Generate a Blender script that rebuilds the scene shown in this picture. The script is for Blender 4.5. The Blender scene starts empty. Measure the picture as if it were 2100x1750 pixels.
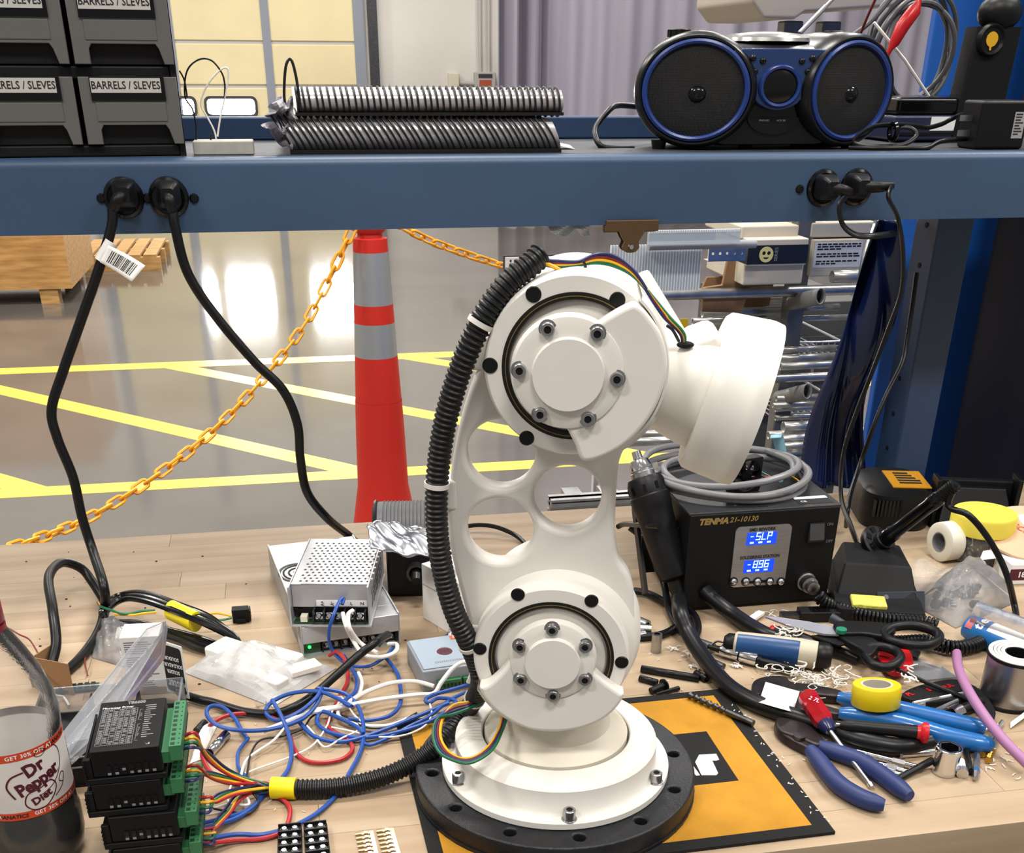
import bpy, bmesh, math, random
from mathutils import Vector, Matrix, Euler
PI = math.pi
random.seed(7)
SC = bpy.context.scene
COL = SC.collection
# ---------------------------------------------------------------- camera
TH, PS, RO, FPX = math.radians(29.25), math.radians(11), math.radians(.375), 2265.0
PY = 1400.0                                # row of the optical axis: the photograph is the upper part of a taller frame
CAM = Vector((0, 0, 1.46))
BZ = .92                                   # bench top height
_F = Vector((math.sin(PS)*math.cos(TH), math.cos(PS)*math.cos(TH), -math.sin(TH)))
_R0 = Vector((math.cos(PS), -math.sin(PS), 0)); _U0 = _R0.cross(_F)
_R = _R0*math.cos(RO) + _U0*math.sin(RO); _U = _U0*math.cos(RO) - _R0*math.sin(RO)
cd = bpy.data.cameras.new('camera'); cam = bpy.data.objects.new('camera', cd); COL.objects.link(cam)
cd.sensor_width = 36; cd.sensor_fit = 'HORIZONTAL'; cd.lens = 36*FPX/2100; cd.shift_y = (PY-875)/2100; cd.clip_start = .02; cd.clip_end = 200
m3 = Matrix((_R, _U, -_F)).transposed()
cam.matrix_world = Matrix.Translation(CAM) @ m3.to_4x4()
SC.camera = cam
# ---------------------------------------------------------------- world, lamps, exposure
SC.view_settings.view_transform = 'Standard'; SC.view_settings.look = 'None'
SC.view_settings.gamma = 1; SC.view_settings.use_curve_mapping = False
SC.view_settings.exposure = 0.0
w = bpy.data.worlds.new('hall_ambient'); SC.world = w; w.use_nodes = True
w.node_tree.nodes['Background'].inputs[0].default_value = (1, .965, .92, 1)
w.node_tree.nodes['Background'].inputs[1].default_value = .30
def lamp(name, loc, sx, sy, power, col=(1, .96, .90)):
    l = bpy.data.lights.new(name, 'AREA'); l.shape = 'RECTANGLE'; l.size = sx; l.size_y = sy
    l.energy = power; l.color = col
    o = bpy.data.objects.new(name, l); COL.objects.link(o); o.location = loc
    return o
for _x in (-3.4, 0.4, 4.2):                # rows of high-bay strip lamps under the hall roof
    for _y in (-1.6, 2.2, 6.2, 10.4):
        lamp('high_bay_lamp', (_x, _y, 5.6), 1.5, .5, 172)
# ---------------------------------------------------------------- pixel rays -> places in the room
def ray(x, y): return _F + _R*((x-1050)/FPX) - _U*((y-PY)/FPX)
def P(x, y, h=0.0):                        # point at height h above the bench top
    d = ray(x, y); return CAM + d*((BZ+h-CAM.z)/d.z)
def OZ(x, y, z):
    d = ray(x, y); return CAM + d*((z-CAM.z)/d.z)
def W(x, y, Y):                            # point on the vertical plane at depth Y
    d = ray(x, y); return CAM + d*(Y/d.y)
# ---------------------------------------------------------------- materials
def lin(h):
    h = h.lstrip('#'); r = [int(h[i:i+2], 16)/255 for i in (0, 2, 4)]
    return tuple(c/12.92 if c <= .04045 else ((c+.055)/1.055)**2.4 for c in r) + (1,)
MATS = {}
def mk(name, col, rough=.5, metal=0, var=0, vs=30, bump=0, bs=300, spec=.5, alpha=1, emis=0, coat=0, trans=0, ior=1.45, stretch=None, col2=None, objrand=0, sss=0):
    m = bpy.data.materials.new(name); m.use_nodes = True; nt = m.node_tree; b = nt.nodes['Principled BSDF']
    c = lin(col); b.inputs['Base Color'].default_value = c; b.inputs['Roughness'].default_value = rough
    b.inputs['Metallic'].default_value = metal; b.inputs['Specular IOR Level'].default_value = spec
    b.inputs['Alpha'].default_value = alpha; b.inputs['Coat Weight'].default_value = coat
    b.inputs['Transmission Weight'].default_value = trans; b.inputs['IOR'].default_value = ior
    if sss: b.inputs['Subsurface Weight'].default_value = sss; b.inputs['Subsurface Radius'].default_value = (.004, .003, .002)
    if emis:
        b.inputs['Emission Color'].default_value = c; b.inputs['Emission Strength'].default_value = emis
    if var or bump or objrand:
        tc = nt.nodes.new('ShaderNodeTexCoord'); mp = nt.nodes.new('ShaderNodeMapping')
        nt.links.new(tc.outputs['Object'], mp.inputs['Vector'])
        if stretch: mp.inputs['Scale'].default_value = stretch
        src = mp.outputs['Vector']
        if objrand:
            oi = nt.nodes.new('ShaderNodeObjectInfo')
            ad = nt.nodes.new('ShaderNodeVectorMath'); ad.operation = 'ADD'
            sc = nt.nodes.new('ShaderNodeVectorMath'); sc.operation = 'SCALE'; sc.inputs['Scale'].default_value = 40
            cx = nt.nodes.new('ShaderNodeCombineXYZ')
            for k in range(3): nt.links.new(oi.outputs['Random'], cx.inputs[k])
            nt.links.new(cx.outputs[0], sc.inputs[0]); nt.links.new(src, ad.inputs[0]); nt.links.new(sc.outputs[0], ad.inputs[1])
            src = ad.outputs[0]
        if var:
            n = nt.nodes.new('ShaderNodeTexNoise'); n.inputs['Scale'].default_value = vs; n.inputs['Detail'].default_value = 5
            nt.links.new(src, n.inputs['Vector'])
            mx = nt.nodes.new('ShaderNodeMix'); mx.data_type = 'RGBA'
            c2 = lin(col2) if col2 else tuple(max(0, q*(1-var)) for q in c[:3])+(1,)
            c1 = c if col2 else tuple(min(1, q*(1+var*.5)) for q in c[:3])+(1,)
            mx.inputs[6].default_value = c1; mx.inputs[7].default_value = c2
            rp = nt.nodes.new('ShaderNodeMapRange'); rp.inputs[1].default_value = .35; rp.inputs[2].default_value = .68
            nt.links.new(n.outputs['Fac'], rp.inputs[0])
            nt.links.new(rp.outputs[0], mx.inputs[0])
            out = mx.outputs[2]
            if objrand:
                hs = nt.nodes.new('ShaderNodeHueSaturation'); mr = nt.nodes.new('ShaderNodeMapRange')
                mr.inputs[3].default_value = 1-objrand; mr.inputs[4].default_value = 1+objrand
                nt.links.new(oi.outputs['Random'], mr.inputs[0]); nt.links.new(mr.outputs[0], hs.inputs['Value'])
                nt.links.new(out, hs.inputs['Color']); out = hs.outputs[0]
            nt.links.new(out, b.inputs['Base Color'])
        if bump:
            n2 = nt.nodes.new('ShaderNodeTexNoise'); n2.inputs['Scale'].default_value = bs; n2.inputs['Detail'].default_value = 3
            nt.links.new(mp.outputs['Vector'], n2.inputs['Vector'])
            bp = nt.nodes.new('ShaderNodeBump'); bp.inputs['Strength'].default_value = bump; bp.inputs['Distance'].default_value = .002
            nt.links.new(n2.outputs['Fac'], bp.inputs['Height']); nt.links.new(bp.outputs[0], b.inputs['Normal'])
    MATS[name] = m
    return m
mk('black_plastic', '#0f0f11', .42, spec=.3); mk('black_matte', '#0e0e10', .62, bump=.15, bs=900, spec=.25); mk('black_gloss', '#09090b', .16, spec=.4)
mk('black_rubber', '#0d0d0f', .36, spec=.35); mk('dark_grey', '#3b3c3e', .5); mk('mid_grey', '#77787a', .5)
mk('chrome', '#d8d8da', .14, 1); mk('steel', '#a9a9ab', .32, 1, var=.25, vs=60); mk('steel_dark', '#57575a', .36, 1, var=.3, vs=80)
mk('galv', '#b3b6ba', .38, 1, var=.2, vs=25); mk('alu', '#c9cacd', .34, 1, var=.12, vs=40)
mk('white_plastic', '#e6e3de', .45); mk('white_paper', '#e8e6e2', .7); mk('cream', '#dcd6c0', .6)
mk('print_black', '#161616', .6); mk('print_white', '#e9e9e9', .6); mk('print_grey', '#9a9b9d', .6)
mk('red_plastic', '#b5161d', .3); mk('blue_wire', '#1a4795', .4); mk('red_wire', '#a32027', .4); mk('white_wire', '#e2dfda', .45)
mk('black_wire', '#101012', .45); mk('green_wire', '#15603f', .42); mk('yellow_wire', '#dca61e', .42); mk('navy_wire', '#1c2352', .42); mk('brown_wire', '#6d2021', .42)
mk('yellow_tape', '#ecd915', .4); mk('copper', '#b87b45', .3, 1); mk('brass', '#c29a45', .3, 1)
mk('clear', '#ffffff', .08, trans=1, ior=1.4)
mk('film', '#dfe3ea', .2, alpha=.26, bump=.6, bs=25); mk('film_dense', '#e6e5e4', .3, alpha=.55, bump=.8, bs=40)
# ---------------------------------------------------------------- mesh helpers
def catmull(pts, n=8, closed=False):
    pts = [Vector(p) for p in pts]
    if len(pts) < 3: return pts
    out = []; N = len(pts)
    rng = range(N if closed else N-1)
    for i in rng:
        if closed: p0, p1, p2, p3 = pts[(i-1) % N], pts[i], pts[(i+1) % N], pts[(i+2) % N]
        else: p0, p1, p2, p3 = pts[max(i-1, 0)], pts[i], pts[i+1], pts[min(i+2, N-1)]
        for k in range(n):
            t = k/n; t2 = t*t; t3 = t2*t
            out.append(.5*((2*p1) + (p2-p0)*t + (2*p0-5*p1+4*p2-p3)*t2 + (3*p1-p0-3*p2+p3)*t3))
    if not closed: out.append(pts[-1])
    return out
def resample(pts, step):
    out = [pts[0].copy()]; acc = 0
    for a, b in zip(pts, pts[1:]):
        L = (b-a).length
        if L < 1e-9: continue
        t = step-acc
        while t <= L:
            out.append(a+(b-a)*(t/L)); t += step
        acc = (acc+L) % step
    return out
def RX(a): return Matrix.Rotation(a, 4, 'X')
def RY(a): return Matrix.Rotation(a, 4, 'Y')
def RZ(a): return Matrix.Rotation(a, 4, 'Z')
def T(x, y=0, z=0): return Matrix.Translation(x if isinstance(x, Vector) else Vector((x, y, z)))
def align(p, d, up=None):                  # matrix at p whose z runs along d
    q = Vector(d).normalized().to_track_quat('Z', 'Y'); return Matrix.Translation(Vector(p)) @ q.to_matrix().to_4x4()
class MB:
    def __init__(s): s.v = []; s.f = []
    def add(s, vs, fs, M=None):
        o = len(s.v); s.v += [tuple(M @ Vector(p)) for p in vs] if M else [tuple(p) for p in vs]
        s.f += [tuple(i+o for i in f) for f in fs]; return s
    def box(s, x0, x1, y0, y1, z0, z1, M=None):
        vs = [(x, y, z) for z in (z0, z1) for y in (y0, y1) for x in (x0, x1)]
        return s.add(vs, [(0, 2, 3, 1), (4, 5, 7, 6), (0, 1, 5, 4), (2, 6, 7, 3), (0, 4, 6, 2), (1, 3, 7, 5)], M)
    def cyl(s, p0, p1, r0, r1=None, n=20, cap=True, M=None):
        r1 = r0 if r1 is None else r1; A = align(p0, Vector(p1)-Vector(p0)); L = (Vector(p1)-Vector(p0)).length
        return s.lathe([(0, 0), (r0, 0), (r1, L), (0, L)] if cap else [(r0, 0), (r1, L)], n, (M @ A) if M else A)
    def lathe(s, prof, n=32, M=None, a0=0, a1=2*PI):
        full = abs(a1-a0-2*PI) < 1e-6; cols = n if full else n+1; vs = []; idx = []
        for r, z in prof:
            if r < 1e-9: idx.append([len(vs)]*cols); vs.append((0, 0, z))
            else:
                idx.append(list(range(len(vs), len(vs)+cols)))
                vs += [(r*math.cos(a0+(a1-a0)*k/n), r*math.sin(a0+(a1-a0)*k/n), z) for k in range(cols)]
        fs = []
        for i in range(len(prof)-1):
            A, B = idx[i], idx[i+1]
            for k in range(n):
                k2 = (k+1) % cols
                q = [A[k], A[k2], B[k2], B[k]]; q2 = []
                for j in q:
                    if j not in q2: q2.append(j)
                if len(q2) > 2: fs.append(tuple(q2))
        return s.add(vs, fs, M)
    def tube(s, pts, r, n=8, closed=False, cap=True, M=None, flat=1.0):
        pts = [Vector(p) for p in pts]; N = len(pts); rr = r if isinstance(r, (list, tuple)) else [r]*N
        tan = []
        for i in range(N):
            a = pts[(i-1) % N] if (closed or i > 0) else pts[i]; b = pts[(i+1) % N] if (closed or i < N-1) else pts[i]
            d = b-a; tan.append(d.normalized() if d.length > 1e-12 else Vector((0, 0, 1)))
        u = tan[0].orthogonal().normalized()
        if flat != 1.0 and abs(tan[0].z) < .95: u = tan[0].cross(Vector((0, 0, 1))).normalized()
        vs = []
        for i in range(N):
            u = (u - tan[i]*u.dot(tan[i]))
            u = u.normalized() if u.length > 1e-9 else tan[i].orthogonal().normalized()
            w_ = tan[i].cross(u)
            vs += [pts[i] + (u*math.cos(2*PI*k/n)*flat + w_*math.sin(2*PI*k/n))*rr[i] for k in range(n)]
        fs = []
        for i in range(N if closed else N-1):
            j = (i+1) % N
            for k in range(n): fs.append((i*n+k, i*n+(k+1) % n, j*n+(k+1) % n, j*n+k))
        if cap and not closed: fs.append(tuple(range(n-1, -1, -1))); fs.append(tuple((N-1)*n+k for k in range(n)))
        return s.add(vs, fs, M)
    def sphere(s, c, r, n=16, m=10, sc=(1, 1, 1), M=None):
        prof = [(math.sin(PI*i/m), -math.cos(PI*i/m)) for i in range(m+1)]; prof[0] = (0, -1); prof[-1] = (0, 1)
        A = Matrix.Translation(Vector(c)) @ Matrix.Diagonal((r*sc[0], r*sc[1], r*sc[2], 1))
        return s.lathe(prof, n, (M @ A) if M else A)
    def torus(s, R, r, n=40, m=8, M=None):
        return s.tube([(R*math.cos(2*PI*k/n), R*math.sin(2*PI*k/n), 0) for k in range(n)], r, m, closed=True, M=M)
    def ring(s, r0, r1, z0, z1, n=40, M=None):     # washer
        return s.lathe([(r0, z0), (r1, z0), (r1, z1), (r0, z1), (r0, z0)], n, M)
    def prism(s, poly, z0, z1, M=None):            # convex or mildly concave outline in xy
        N = len(poly); vs = [(x, y, z0) for x, y in poly] + [(x, y, z1) for x, y in poly]
        fs = [tuple(range(N-1, -1, -1)), tuple(range(N, 2*N))] + [(i, (i+1) % N, N+(i+1) % N, N+i) for i in range(N)]
        return s.add(vs, fs, M)
    def loft(s, rings, cap=True, M=None, closed=False):
        N = len(rings[0]); vs = [p for r in rings for p in r]; fs = []
        for i in range(len(rings) - (0 if closed else 1)):
            j = (i+1) % len(rings)
            for k in range(N): fs.append((i*N+k, i*N+(k+1) % N, j*N+(k+1) % N, j*N+k))
        if cap and not closed: fs.append(tuple(range(N-1, -1, -1))); fs.append(tuple((len(rings)-1)*N+k for k in range(N)))
        return s.add(vs, fs, M)
    def grid(s, fn, nu, nv, M=None):
        vs = [fn(u/nu, v/nv) for v in range(nv+1) for u in range(nu+1)]
        fs = [(v*(nu+1)+u, v*(nu+1)+u+1, (v+1)*(nu+1)+u+1, (v+1)*(nu+1)+u) for v in range(nv) for u in range(nu)]
        return s.add(vs, fs, M)
    def mesh(s, me, M=None):
        return s.add([v.co.copy() for v in me.vertices], [tuple(p.vertices) for p in me.polygons], M)
    def data(s, name, mat, smooth=True, ang=40, fix=True):
        me = bpy.data.meshes.new(name); me.from_pydata(s.v, [], s.f)
        if fix:
            bm = bmesh.new(); bm.from_mesh(me); bmesh.ops.recalc_face_normals(bm, faces=bm.faces); bm.to_mesh(me); bm.free()
        me.materials.append(MATS[mat] if isinstance(mat, str) else mat)
        if smooth:
            me.shade_smooth()
            try: me.set_sharp_from_angle(angle=math.radians(ang))
            except Exception: pass
        return me
    def build(s, name, mat, parent=None, bevel=0, seg=2, smooth=True, ang=40, solid=0, sub=0, fix=True):
        o = bpy.data.objects.new(name, s.data(name, mat, smooth, ang, fix)); COL.objects.link(o)
        if parent is not None: o.parent = parent
        if solid: md = o.modifiers.new('solid', 'SOLIDIFY'); md.thickness = solid; md.offset = 0
        if bevel: md = o.modifiers.new('bevel', 'BEVEL'); md.width = bevel; md.segments = seg; md.limit_method = 'ANGLE'; md.angle_limit = math.radians(35); md.harden_normals = True
        if sub: md = o.modifiers.new('sub', 'SUBSURF'); md.levels = sub; md.render_levels = sub
        return o
def tag(o, label, cat, group=None, kind=None):
    if label: o['label'] = label
    if cat: o['category'] = cat
    if group: o['group'] = group
    if kind: o['kind'] = kind
    return o
def thing(name, label, cat, loc=(0, 0, 0), rz=0, group=None, rot=None):
    o = bpy.data.objects.new(name, None); COL.objects.link(o); o.location = loc; o.empty_display_size = .02
    o.rotation_euler = rot if rot else (0, 0, rz)
    return tag(o, label, cat, group)
def struct(o): o['kind'] = 'structure'; return o
def base_origin(o):                        # move a one-mesh thing's origin to the middle of its foot
    me = o.data; xs = [v.co for v in me.vertices]
    c = Vector(((min(v.x for v in xs)+max(v.x for v in xs))/2, (min(v.y for v in xs)+max(v.y for v in xs))/2, min(v.z for v in xs)))
    for v in me.vertices: v.co -= c
    o.location = c; return o
def dup(root, loc=None, rz=None, label=None, rot=None):
    r = root.copy(); COL.objects.link(r)
    if loc is not None: r.location = loc
    if rz is not None: r.rotation_euler = (0, 0, rz)
    if rot is not None: r.rotation_euler = rot
    if label: r['label'] = label
    for ch in list(root.children):
        c = ch.copy(); COL.objects.link(c); c.parent = r
        for g in list(ch.children):
            d = g.copy(); COL.objects.link(d); d.parent = c
    return r
def link_copy(o, name, parent, M=None):    # another piece sharing mesh data
    c = bpy.data.objects.new(name, o.data); COL.objects.link(c); c.parent = parent
    for md in o.modifiers:
        n = c.modifiers.new(md.name, md.type)
        for a in ('width', 'segments', 'limit_method', 'angle_limit', 'thickness', 'offset', 'levels', 'render_levels', 'harden_normals'):
            if hasattr(md, a): setattr(n, a, getattr(md, a))
    if M is not None: c.matrix_local = M
    return c
def curve_mesh(splines, extrude=0, bevel=0, res=2, fill='BOTH'):      # filled flat outline with holes, thickness and rounded edge
    cu = bpy.data.curves.new('outline', 'CURVE'); cu.dimensions = '2D'; cu.fill_mode = fill
    cu.extrude = max(0, extrude-bevel); cu.bevel_depth = bevel; cu.bevel_resolution = res; cu.offset = -bevel
    for pts in splines:
        sp = cu.splines.new('POLY'); sp.points.add(len(pts)-1); sp.use_cyclic_u = True
        for q, p in zip(sp.points, pts): q.co = (p[0], p[1], 0, 1)
    ob = bpy.data.objects.new('outline', cu); me = bpy.data.meshes.new_from_object(ob)
    bpy.data.objects.remove(ob); bpy.data.curves.remove(cu); return me
def circ(cx, cy, r, n=32, ry=None): return [(cx+r*math.cos(2*PI*k/n), cy+(ry or r)*math.sin(2*PI*k/n)) for k in range(n)]
def rrect(x0, x1, y0, y1, r, n=5):
    out = []
    for cx, cy, a in ((x1-r, y1-r, 0), (x0+r, y1-r, PI/2), (x0+r, y0+r, PI), (x1-r, y0+r, 1.5*PI)):
        out += [(cx+r*math.cos(a+PI/2*k/n), cy+r*math.sin(a+PI/2*k/n)) for k in range(n+1)]
    return out
def smooth2(pts, n=6, closed=True): return [(p.x, p.y) for p in catmull([(a, b, 0) for a, b in pts], n, closed)]
def text_mesh(s, size, align_='CENTER', bold=0, shear=0, sx=1, spacing=1):
    cu = bpy.data.curves.new('txt', 'FONT'); cu.body = s; cu.size = size; cu.align_x = align_; cu.align_y = 'CENTER'
    cu.offset = bold; cu.shear = shear; cu.space_character = spacing; cu.resolution_u = 2
    ob = bpy.data.objects.new('txt', cu); me = bpy.data.meshes.new_from_object(ob)
    bpy.data.objects.remove(ob); bpy.data.curves.remove(cu)
    if sx != 1:
        for v in me.vertices: v.co.x *= sx
    return me
FRONT = RX(PI/2)                           # flat drawing (x, y) -> upright, facing -Y
def text(name, s, size, mat, parent, M, fn=None, **k):
    me = text_mesh(s, size, **k); b = MB(); b.mesh(me, M)
    if fn: b.v = [tuple(fn(Vector(p))) for p in b.v]
    return b.build(name, mat, parent, smooth=False, fix=False)
def wire(name, pts, r, mat, label, group=None, n=8, cat='wire', px=True, step=7):
    w_ = catmull([P(*p) if px else p for p in pts], step)
    o = MB().tube(w_, r, n).build(name, mat); base_origin(o); return tag(o, label, cat, group)
def frame(a, b, h=0.0):                    # front bottom edge given by two pixels on the bench
    A, B = P(a[0], a[1], h), P(b[0], b[1], h); d = B-A; return A, math.atan2(d.y, d.x), d.length
# ================================================================ the hall
mk('concrete', '#625e5a', .092, var=.16, vs=1.2, bump=.03, bs=6, spec=.6)
mk('floor_yellow', '#dfc258', .3, var=.08, vs=3)
mk('wall_white', '#d9d4cd', .8, var=.05, vs=.8); mk('door_cream', '#e6d7ab', .6, var=.05, vs=2)
mk('door_bar', '#8a909b', .5); mk('daylight', '#ffffff', emis=190); mk('curtain', '#8f8a97', .75, var=.12, vs=1.5, stretch=(6, 1, .3))
mk('conduit_grey', '#b9b6b2', .5); mk('box_red', '#b2563b', .6)
mk('plywood', '#c39458', .6, var=.5, vs=5, stretch=(.8, 3, 6), col2='#9a6c36'); mk('lumber', '#b98e55', .65, var=.3, vs=8, stretch=(1, 6, 6))
mk('cone_red', '#c5281d', .5); mk('cone_band', '#a9acb0', .3, .5, bump=.3, bs=400); mk('chain_yellow', '#e79a12', .4)
mk('blue_paint', '#384e6b', .42, var=.1, vs=6, bump=.06, bs=250); mk('blue_panel', '#0b52a8', .5); mk('navy_dark', '#080e26', .5); mk('navy_film', '#0d1a42', .16, bump=.5, bs=7, coat=.4)
mk('post_blue', '#2a3f5e', .4, var=.1, vs=8)
mk('rack_steel', '#6f6f6d', .5, .25, var=.2, vs=20); mk('tube_steel', '#a9a9a6', .3, .75, var=.2, vs=30)
mk('cardboard', '#8d6a48', .8, var=.15, vs=9); mk('carton', '#cfc5b2', .75, var=.08, vs=6); mk('poly_sheet', '#c7d2d8', .25, alpha=.6); mk('beige_plastic', '#b5a99a', .5)
mk('yellow_tag', '#c9a514', .5)
o = MB().box(-10, 10, -3, 14.3, -.05, 0).build('floor', 'concrete'); struct(o); FLOOR = o
def strip(a, b, wd, t=.0012):
    a, b = Vector(a), Vector(b); d = (b-a).normalized(); n = Vector((-d.y, d.x))*wd/2
    q = [a-n, b-n, b+n, a+n]
    return MB().prism([(p.x, p.y) for p in q], 0, t).build('floor_line', 'floor_yellow', FLOOR)
strip((-6, 6.415), (6, 6.415), .14); strip((-6, 4.375), (6, 4.375), .11)
for x0 in (-4.5, -3.19, -1.92, -.70, .6, 1.9): strip((x0, 6.415), (x0+2.16, 4.375), .115, .0008)
YW = 14.3
o = MB().box(-10, 10, YW, YW+.2, 0, 6).build('wall_back', 'wall_white'); struct(o); WALL = o
# sectional dock door: panels, rails, stiles, windows
D = bpy.data.objects.new('door_1', None); COL.objects.link(D); D.location = (0, YW, 0); D['kind'] = 'structure'
def wx(px, py=90): return W(px, py, YW).x
xl = [wx(150), wx(350), wx(548), wx(737)]
zs = [0, W(500, 177, YW).z, W(500, 87, YW).z, W(500, -40, YW).z, W(500, -200, YW).z]
zl = [.02, zs[1]-.62, zs[1], zs[2], zs[2]+(zs[2]-zs[1])*1.05, zs[2]+(zs[2]-zs[1])*2.1]
for i in range(3):
    for j in range(5):
        MB().box(xl[i]+.03, xl[i+1]-.03, -.06, 0, zl[j]+.015, zl[j+1]-.015).build('panel', 'door_cream', D, bevel=.012)
for j in range(1, 5): MB().box(xl[0], xl[3], -.045, 0, zl[j]-.02, zl[j]+.02).build('rail', 'conduit_grey', D)
for i, wd in ((0, .05), (1, .05), (2, .045), (3, .06)): MB().box(xl[i]-wd, xl[i]+wd, -.075, 0, 0, 3.6).build('stile', 'door_bar', D)
MB().box(xl[3]+.1, xl[3]+.2, -.14, 0, 0, 3.6).build('track', 'steel_dark', D)
zw0, zw1 = W(480, 234, YW).z, W(480, 203, YW).z
n = 0
for a, b in ((366, 399), (426, 523), (612, 706)):
    x0, x1 = wx(a, 218), wx(b, 218); n += 1
    me = curve_mesh([rrect(x0-.03, x1+.03, zw0-.03, zw1+.03, .06), rrect(x0, x1, zw0, zw1, .04)], .02)
    fr_ = MB().mesh(me, T(0, -.07, 0) @ FRONT).build('window_frame', 'dark_grey', D)
    MB().prism(rrect(x0, x1, zw0, zw1, .04), 0, .01, T(0, -.062, 0) @ FRONT).build('window_pane', 'daylight', D)
# grey curtain with folds
c0, c1 = W(1022, 100, 12.22).x, 7.2
def fold(u, v):
    x = c0+(c1-c0)*u; a = .05*math.sin(x*9+math.sin(x*3)*2)+.03*math.sin(x*23)
    if x < c0+.5: a = .12*math.sin((x-c0)*32)
    return (x, 12.22+a, .04+3.6*v)
struct(MB().grid(fold, 220, 4).build('trim_1', 'curtain', solid=.01))['label'] = 'grey hanging curtain with vertical folds'
# wall fittings
e = thing('electrical_box', 'small grey electrical box with red label on white wall', 'electrical box', (W(992, 172, YW).x, YW, W(992, 182, YW).z))
MB().box(-.12, .12, -.12, 0, 0, .17).build('case', 'conduit_grey', e, bevel=.01); MB().box(-.07, .07, -.125, -.119, .03, .09).build('red_label', 'box_red', e)
MB().box(-.08, .08, -.125, -.119, .11, .15).build('dark_plate', 'dark_grey', e)
o = MB().box(-.06, .06, -.1, 0, 0, .16).build('junction_box', 'cream', bevel=.01); o.location = (W(929, 180, YW).x, YW, W(929, 182, YW).z); tag(o, 'small beige junction box on the white wall', 'junction box')
o = MB().cyl((W(937, 170, YW).x, YW-.04, W(937, 170, YW).z), (W(972, 170, YW).x, YW-.04, W(972, 171, YW).z), .025, n=10).build('wall_pipe', 'conduit_grey'); base_origin(o); tag(o, 'short horizontal white pipe between the two wall boxes', 'pipe')
for px, lb in ((983, 'vertical grey conduit above the left of the red labelled box'), (1001, 'vertical grey conduit above the right of the red labelled box')):
    x = W(px, 90, YW).x; o = MB().cyl((x, YW-.04, W(px, 160, YW).z), (x, YW-.04, 3.6), .022, n=10).build('conduit', 'conduit_grey'); base_origin(o); tag(o, lb, 'conduit', 'wall conduits')
# wooden crate on blocks
cr = thing('wooden_crate', 'large plywood crate standing on wooden blocks', 'crate', (-2.3, 8.35, 0))
bx0, bx1 = -.9, W(142, 560, 8.35).x+2.3
MB().box(bx0, bx1, 0, .02, .12, 1.1).build('front_panel', 'plywood', cr)
MB().box(bx1-.02, bx1, .02, 1.1, .12, 1.1).build('side_panel', 'lumber', cr)
MB().box(bx0, bx0+.02, .02, 1.1, .12, 1.1).build('side_panel', 'plywood', cr); MB().box(bx0, bx1, 1.1, 1.12, .12, 1.1).build('back_panel', 'plywood', cr)
MB().box(bx0, bx1, 0, 1.12, 1.1, 1.12).build('lid', 'plywood', cr)
MB().box(bx0, bx1, 0, 1.12, .10, .12).build('bottom', 'lumber', cr)
for x in (bx0+.1, bx1-.22):
    for y in (0.02, .95): MB().box(x, x+.12, y, y+.12, 0, .10).build('block', 'lumber', cr)
pl = thing('pallet', 'wooden pallet lying behind the plywood crate', 'pallet', (-1.25, 9.7, 0))
for y in (0, .45, .9): MB().box(-.5, .25, y, y+.08, 0, .1).build('bearer', 'lumber', pl)
for k in range(6): MB().box(-.5+k*.125, -.4+k*.125, 0, .98, .1, .12).build('slat', 'lumber', pl)
o = MB().box(-.04, .04, -.04, .04, .0, 1.0).build('white_post', 'white_plastic', bevel=.01); o.location = (-1.62, 9.62, 0); tag(o, 'slim white post standing behind the plywood crate', 'post')
# traffic cone
cn = thing('traffic_cone', 'tall orange-red looper cone with two reflective bands', 'cone', (W(770, 700, 3.51).x, 3.51, 0))
zt = 1.045
MB().prism(rrect(-.18, .18, -.18, .18, .05), 0, .035).build('base', 'black_rubber', cn)
MB().lathe([(.125, .035), (.115, .06), (.083, .25), (.079, .40), (.074, .53)], 40).build('lower_cone', 'cone_red', cn)
def rc(z): return .079 + (z-.40)*(.052-.079)/(.98-.40)
def zpx(py): return W(770, py, 3.51).z
seg = [(zpx(728), zpx(660), 'cone_band', 'reflective_band'), (zpx(660), zpx(622), 'cone_red', 'middle_cone'), (zpx(622), zpx(515), 'cone_band', 'reflective_band'), (zpx(515), zpx(488), 'cone_red', 'top_cone')]
MB().lathe([(rc(.53), .53), (rc(seg[0][0]), seg[0][0])], 40).build('lower_cone', 'cone_red', cn)
for a, b, m_, nm in seg: MB().lathe([(rc(a), a), (rc(b), b)], 40).build(nm, m_, cn)
b_ = seg[-1][1]
MB().lathe([(rc(b_), b_), (.038, b_+.004), (.036, b_+.012), (.046, b_+.02), (.05, b_+.035), (.046, b_+.05), (.038, b_+.056), (.03, b_+.075), (.042, b_+.09), (.03, b_+.11), (0, b_+.112)], 32).build('loop_handle', 'cone_red', cn)
# plastic chain, link by link
def chain(pts, label, pitch=.042, Lk=.056, wd=.026, r=.0042):
    w_ = resample(catmull(pts, 40), pitch); ch = thing('plastic_chain', label, 'chain', w_[0], group='barrier chains'); inv = Matrix.Translation(-w_[0])
    prof = [(x, y, 0) for x, y in [(Lk/2-wd/2+math.cos(a)*wd/2*.85, math.sin(a)*wd/2*.85) for a in [-PI/2+PI*k/7 for k in range(8)]]]
    prof += [(-x, -y, 0) for x, y, _ in prof]
    src = None
    for i in range(len(w_)-1):
        c = (w_[i]+w_[i+1])/2; d = (w_[i+1]-w_[i]).normalized()
        M = Matrix.Translation(c-w_[0]) @ d.to_track_quat('X', 'Z').to_matrix().to_4x4() @ RX(PI/4 + (PI/2 if i % 2 else 0) + random.uniform(-.15, .15))
        if src is None: src = MB().tube(prof, r, 6, closed=True).build('link', 'chain_yellow', ch); src.matrix_local = M
        else: link_copy(src, 'link', ch, M)
    return ch
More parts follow.
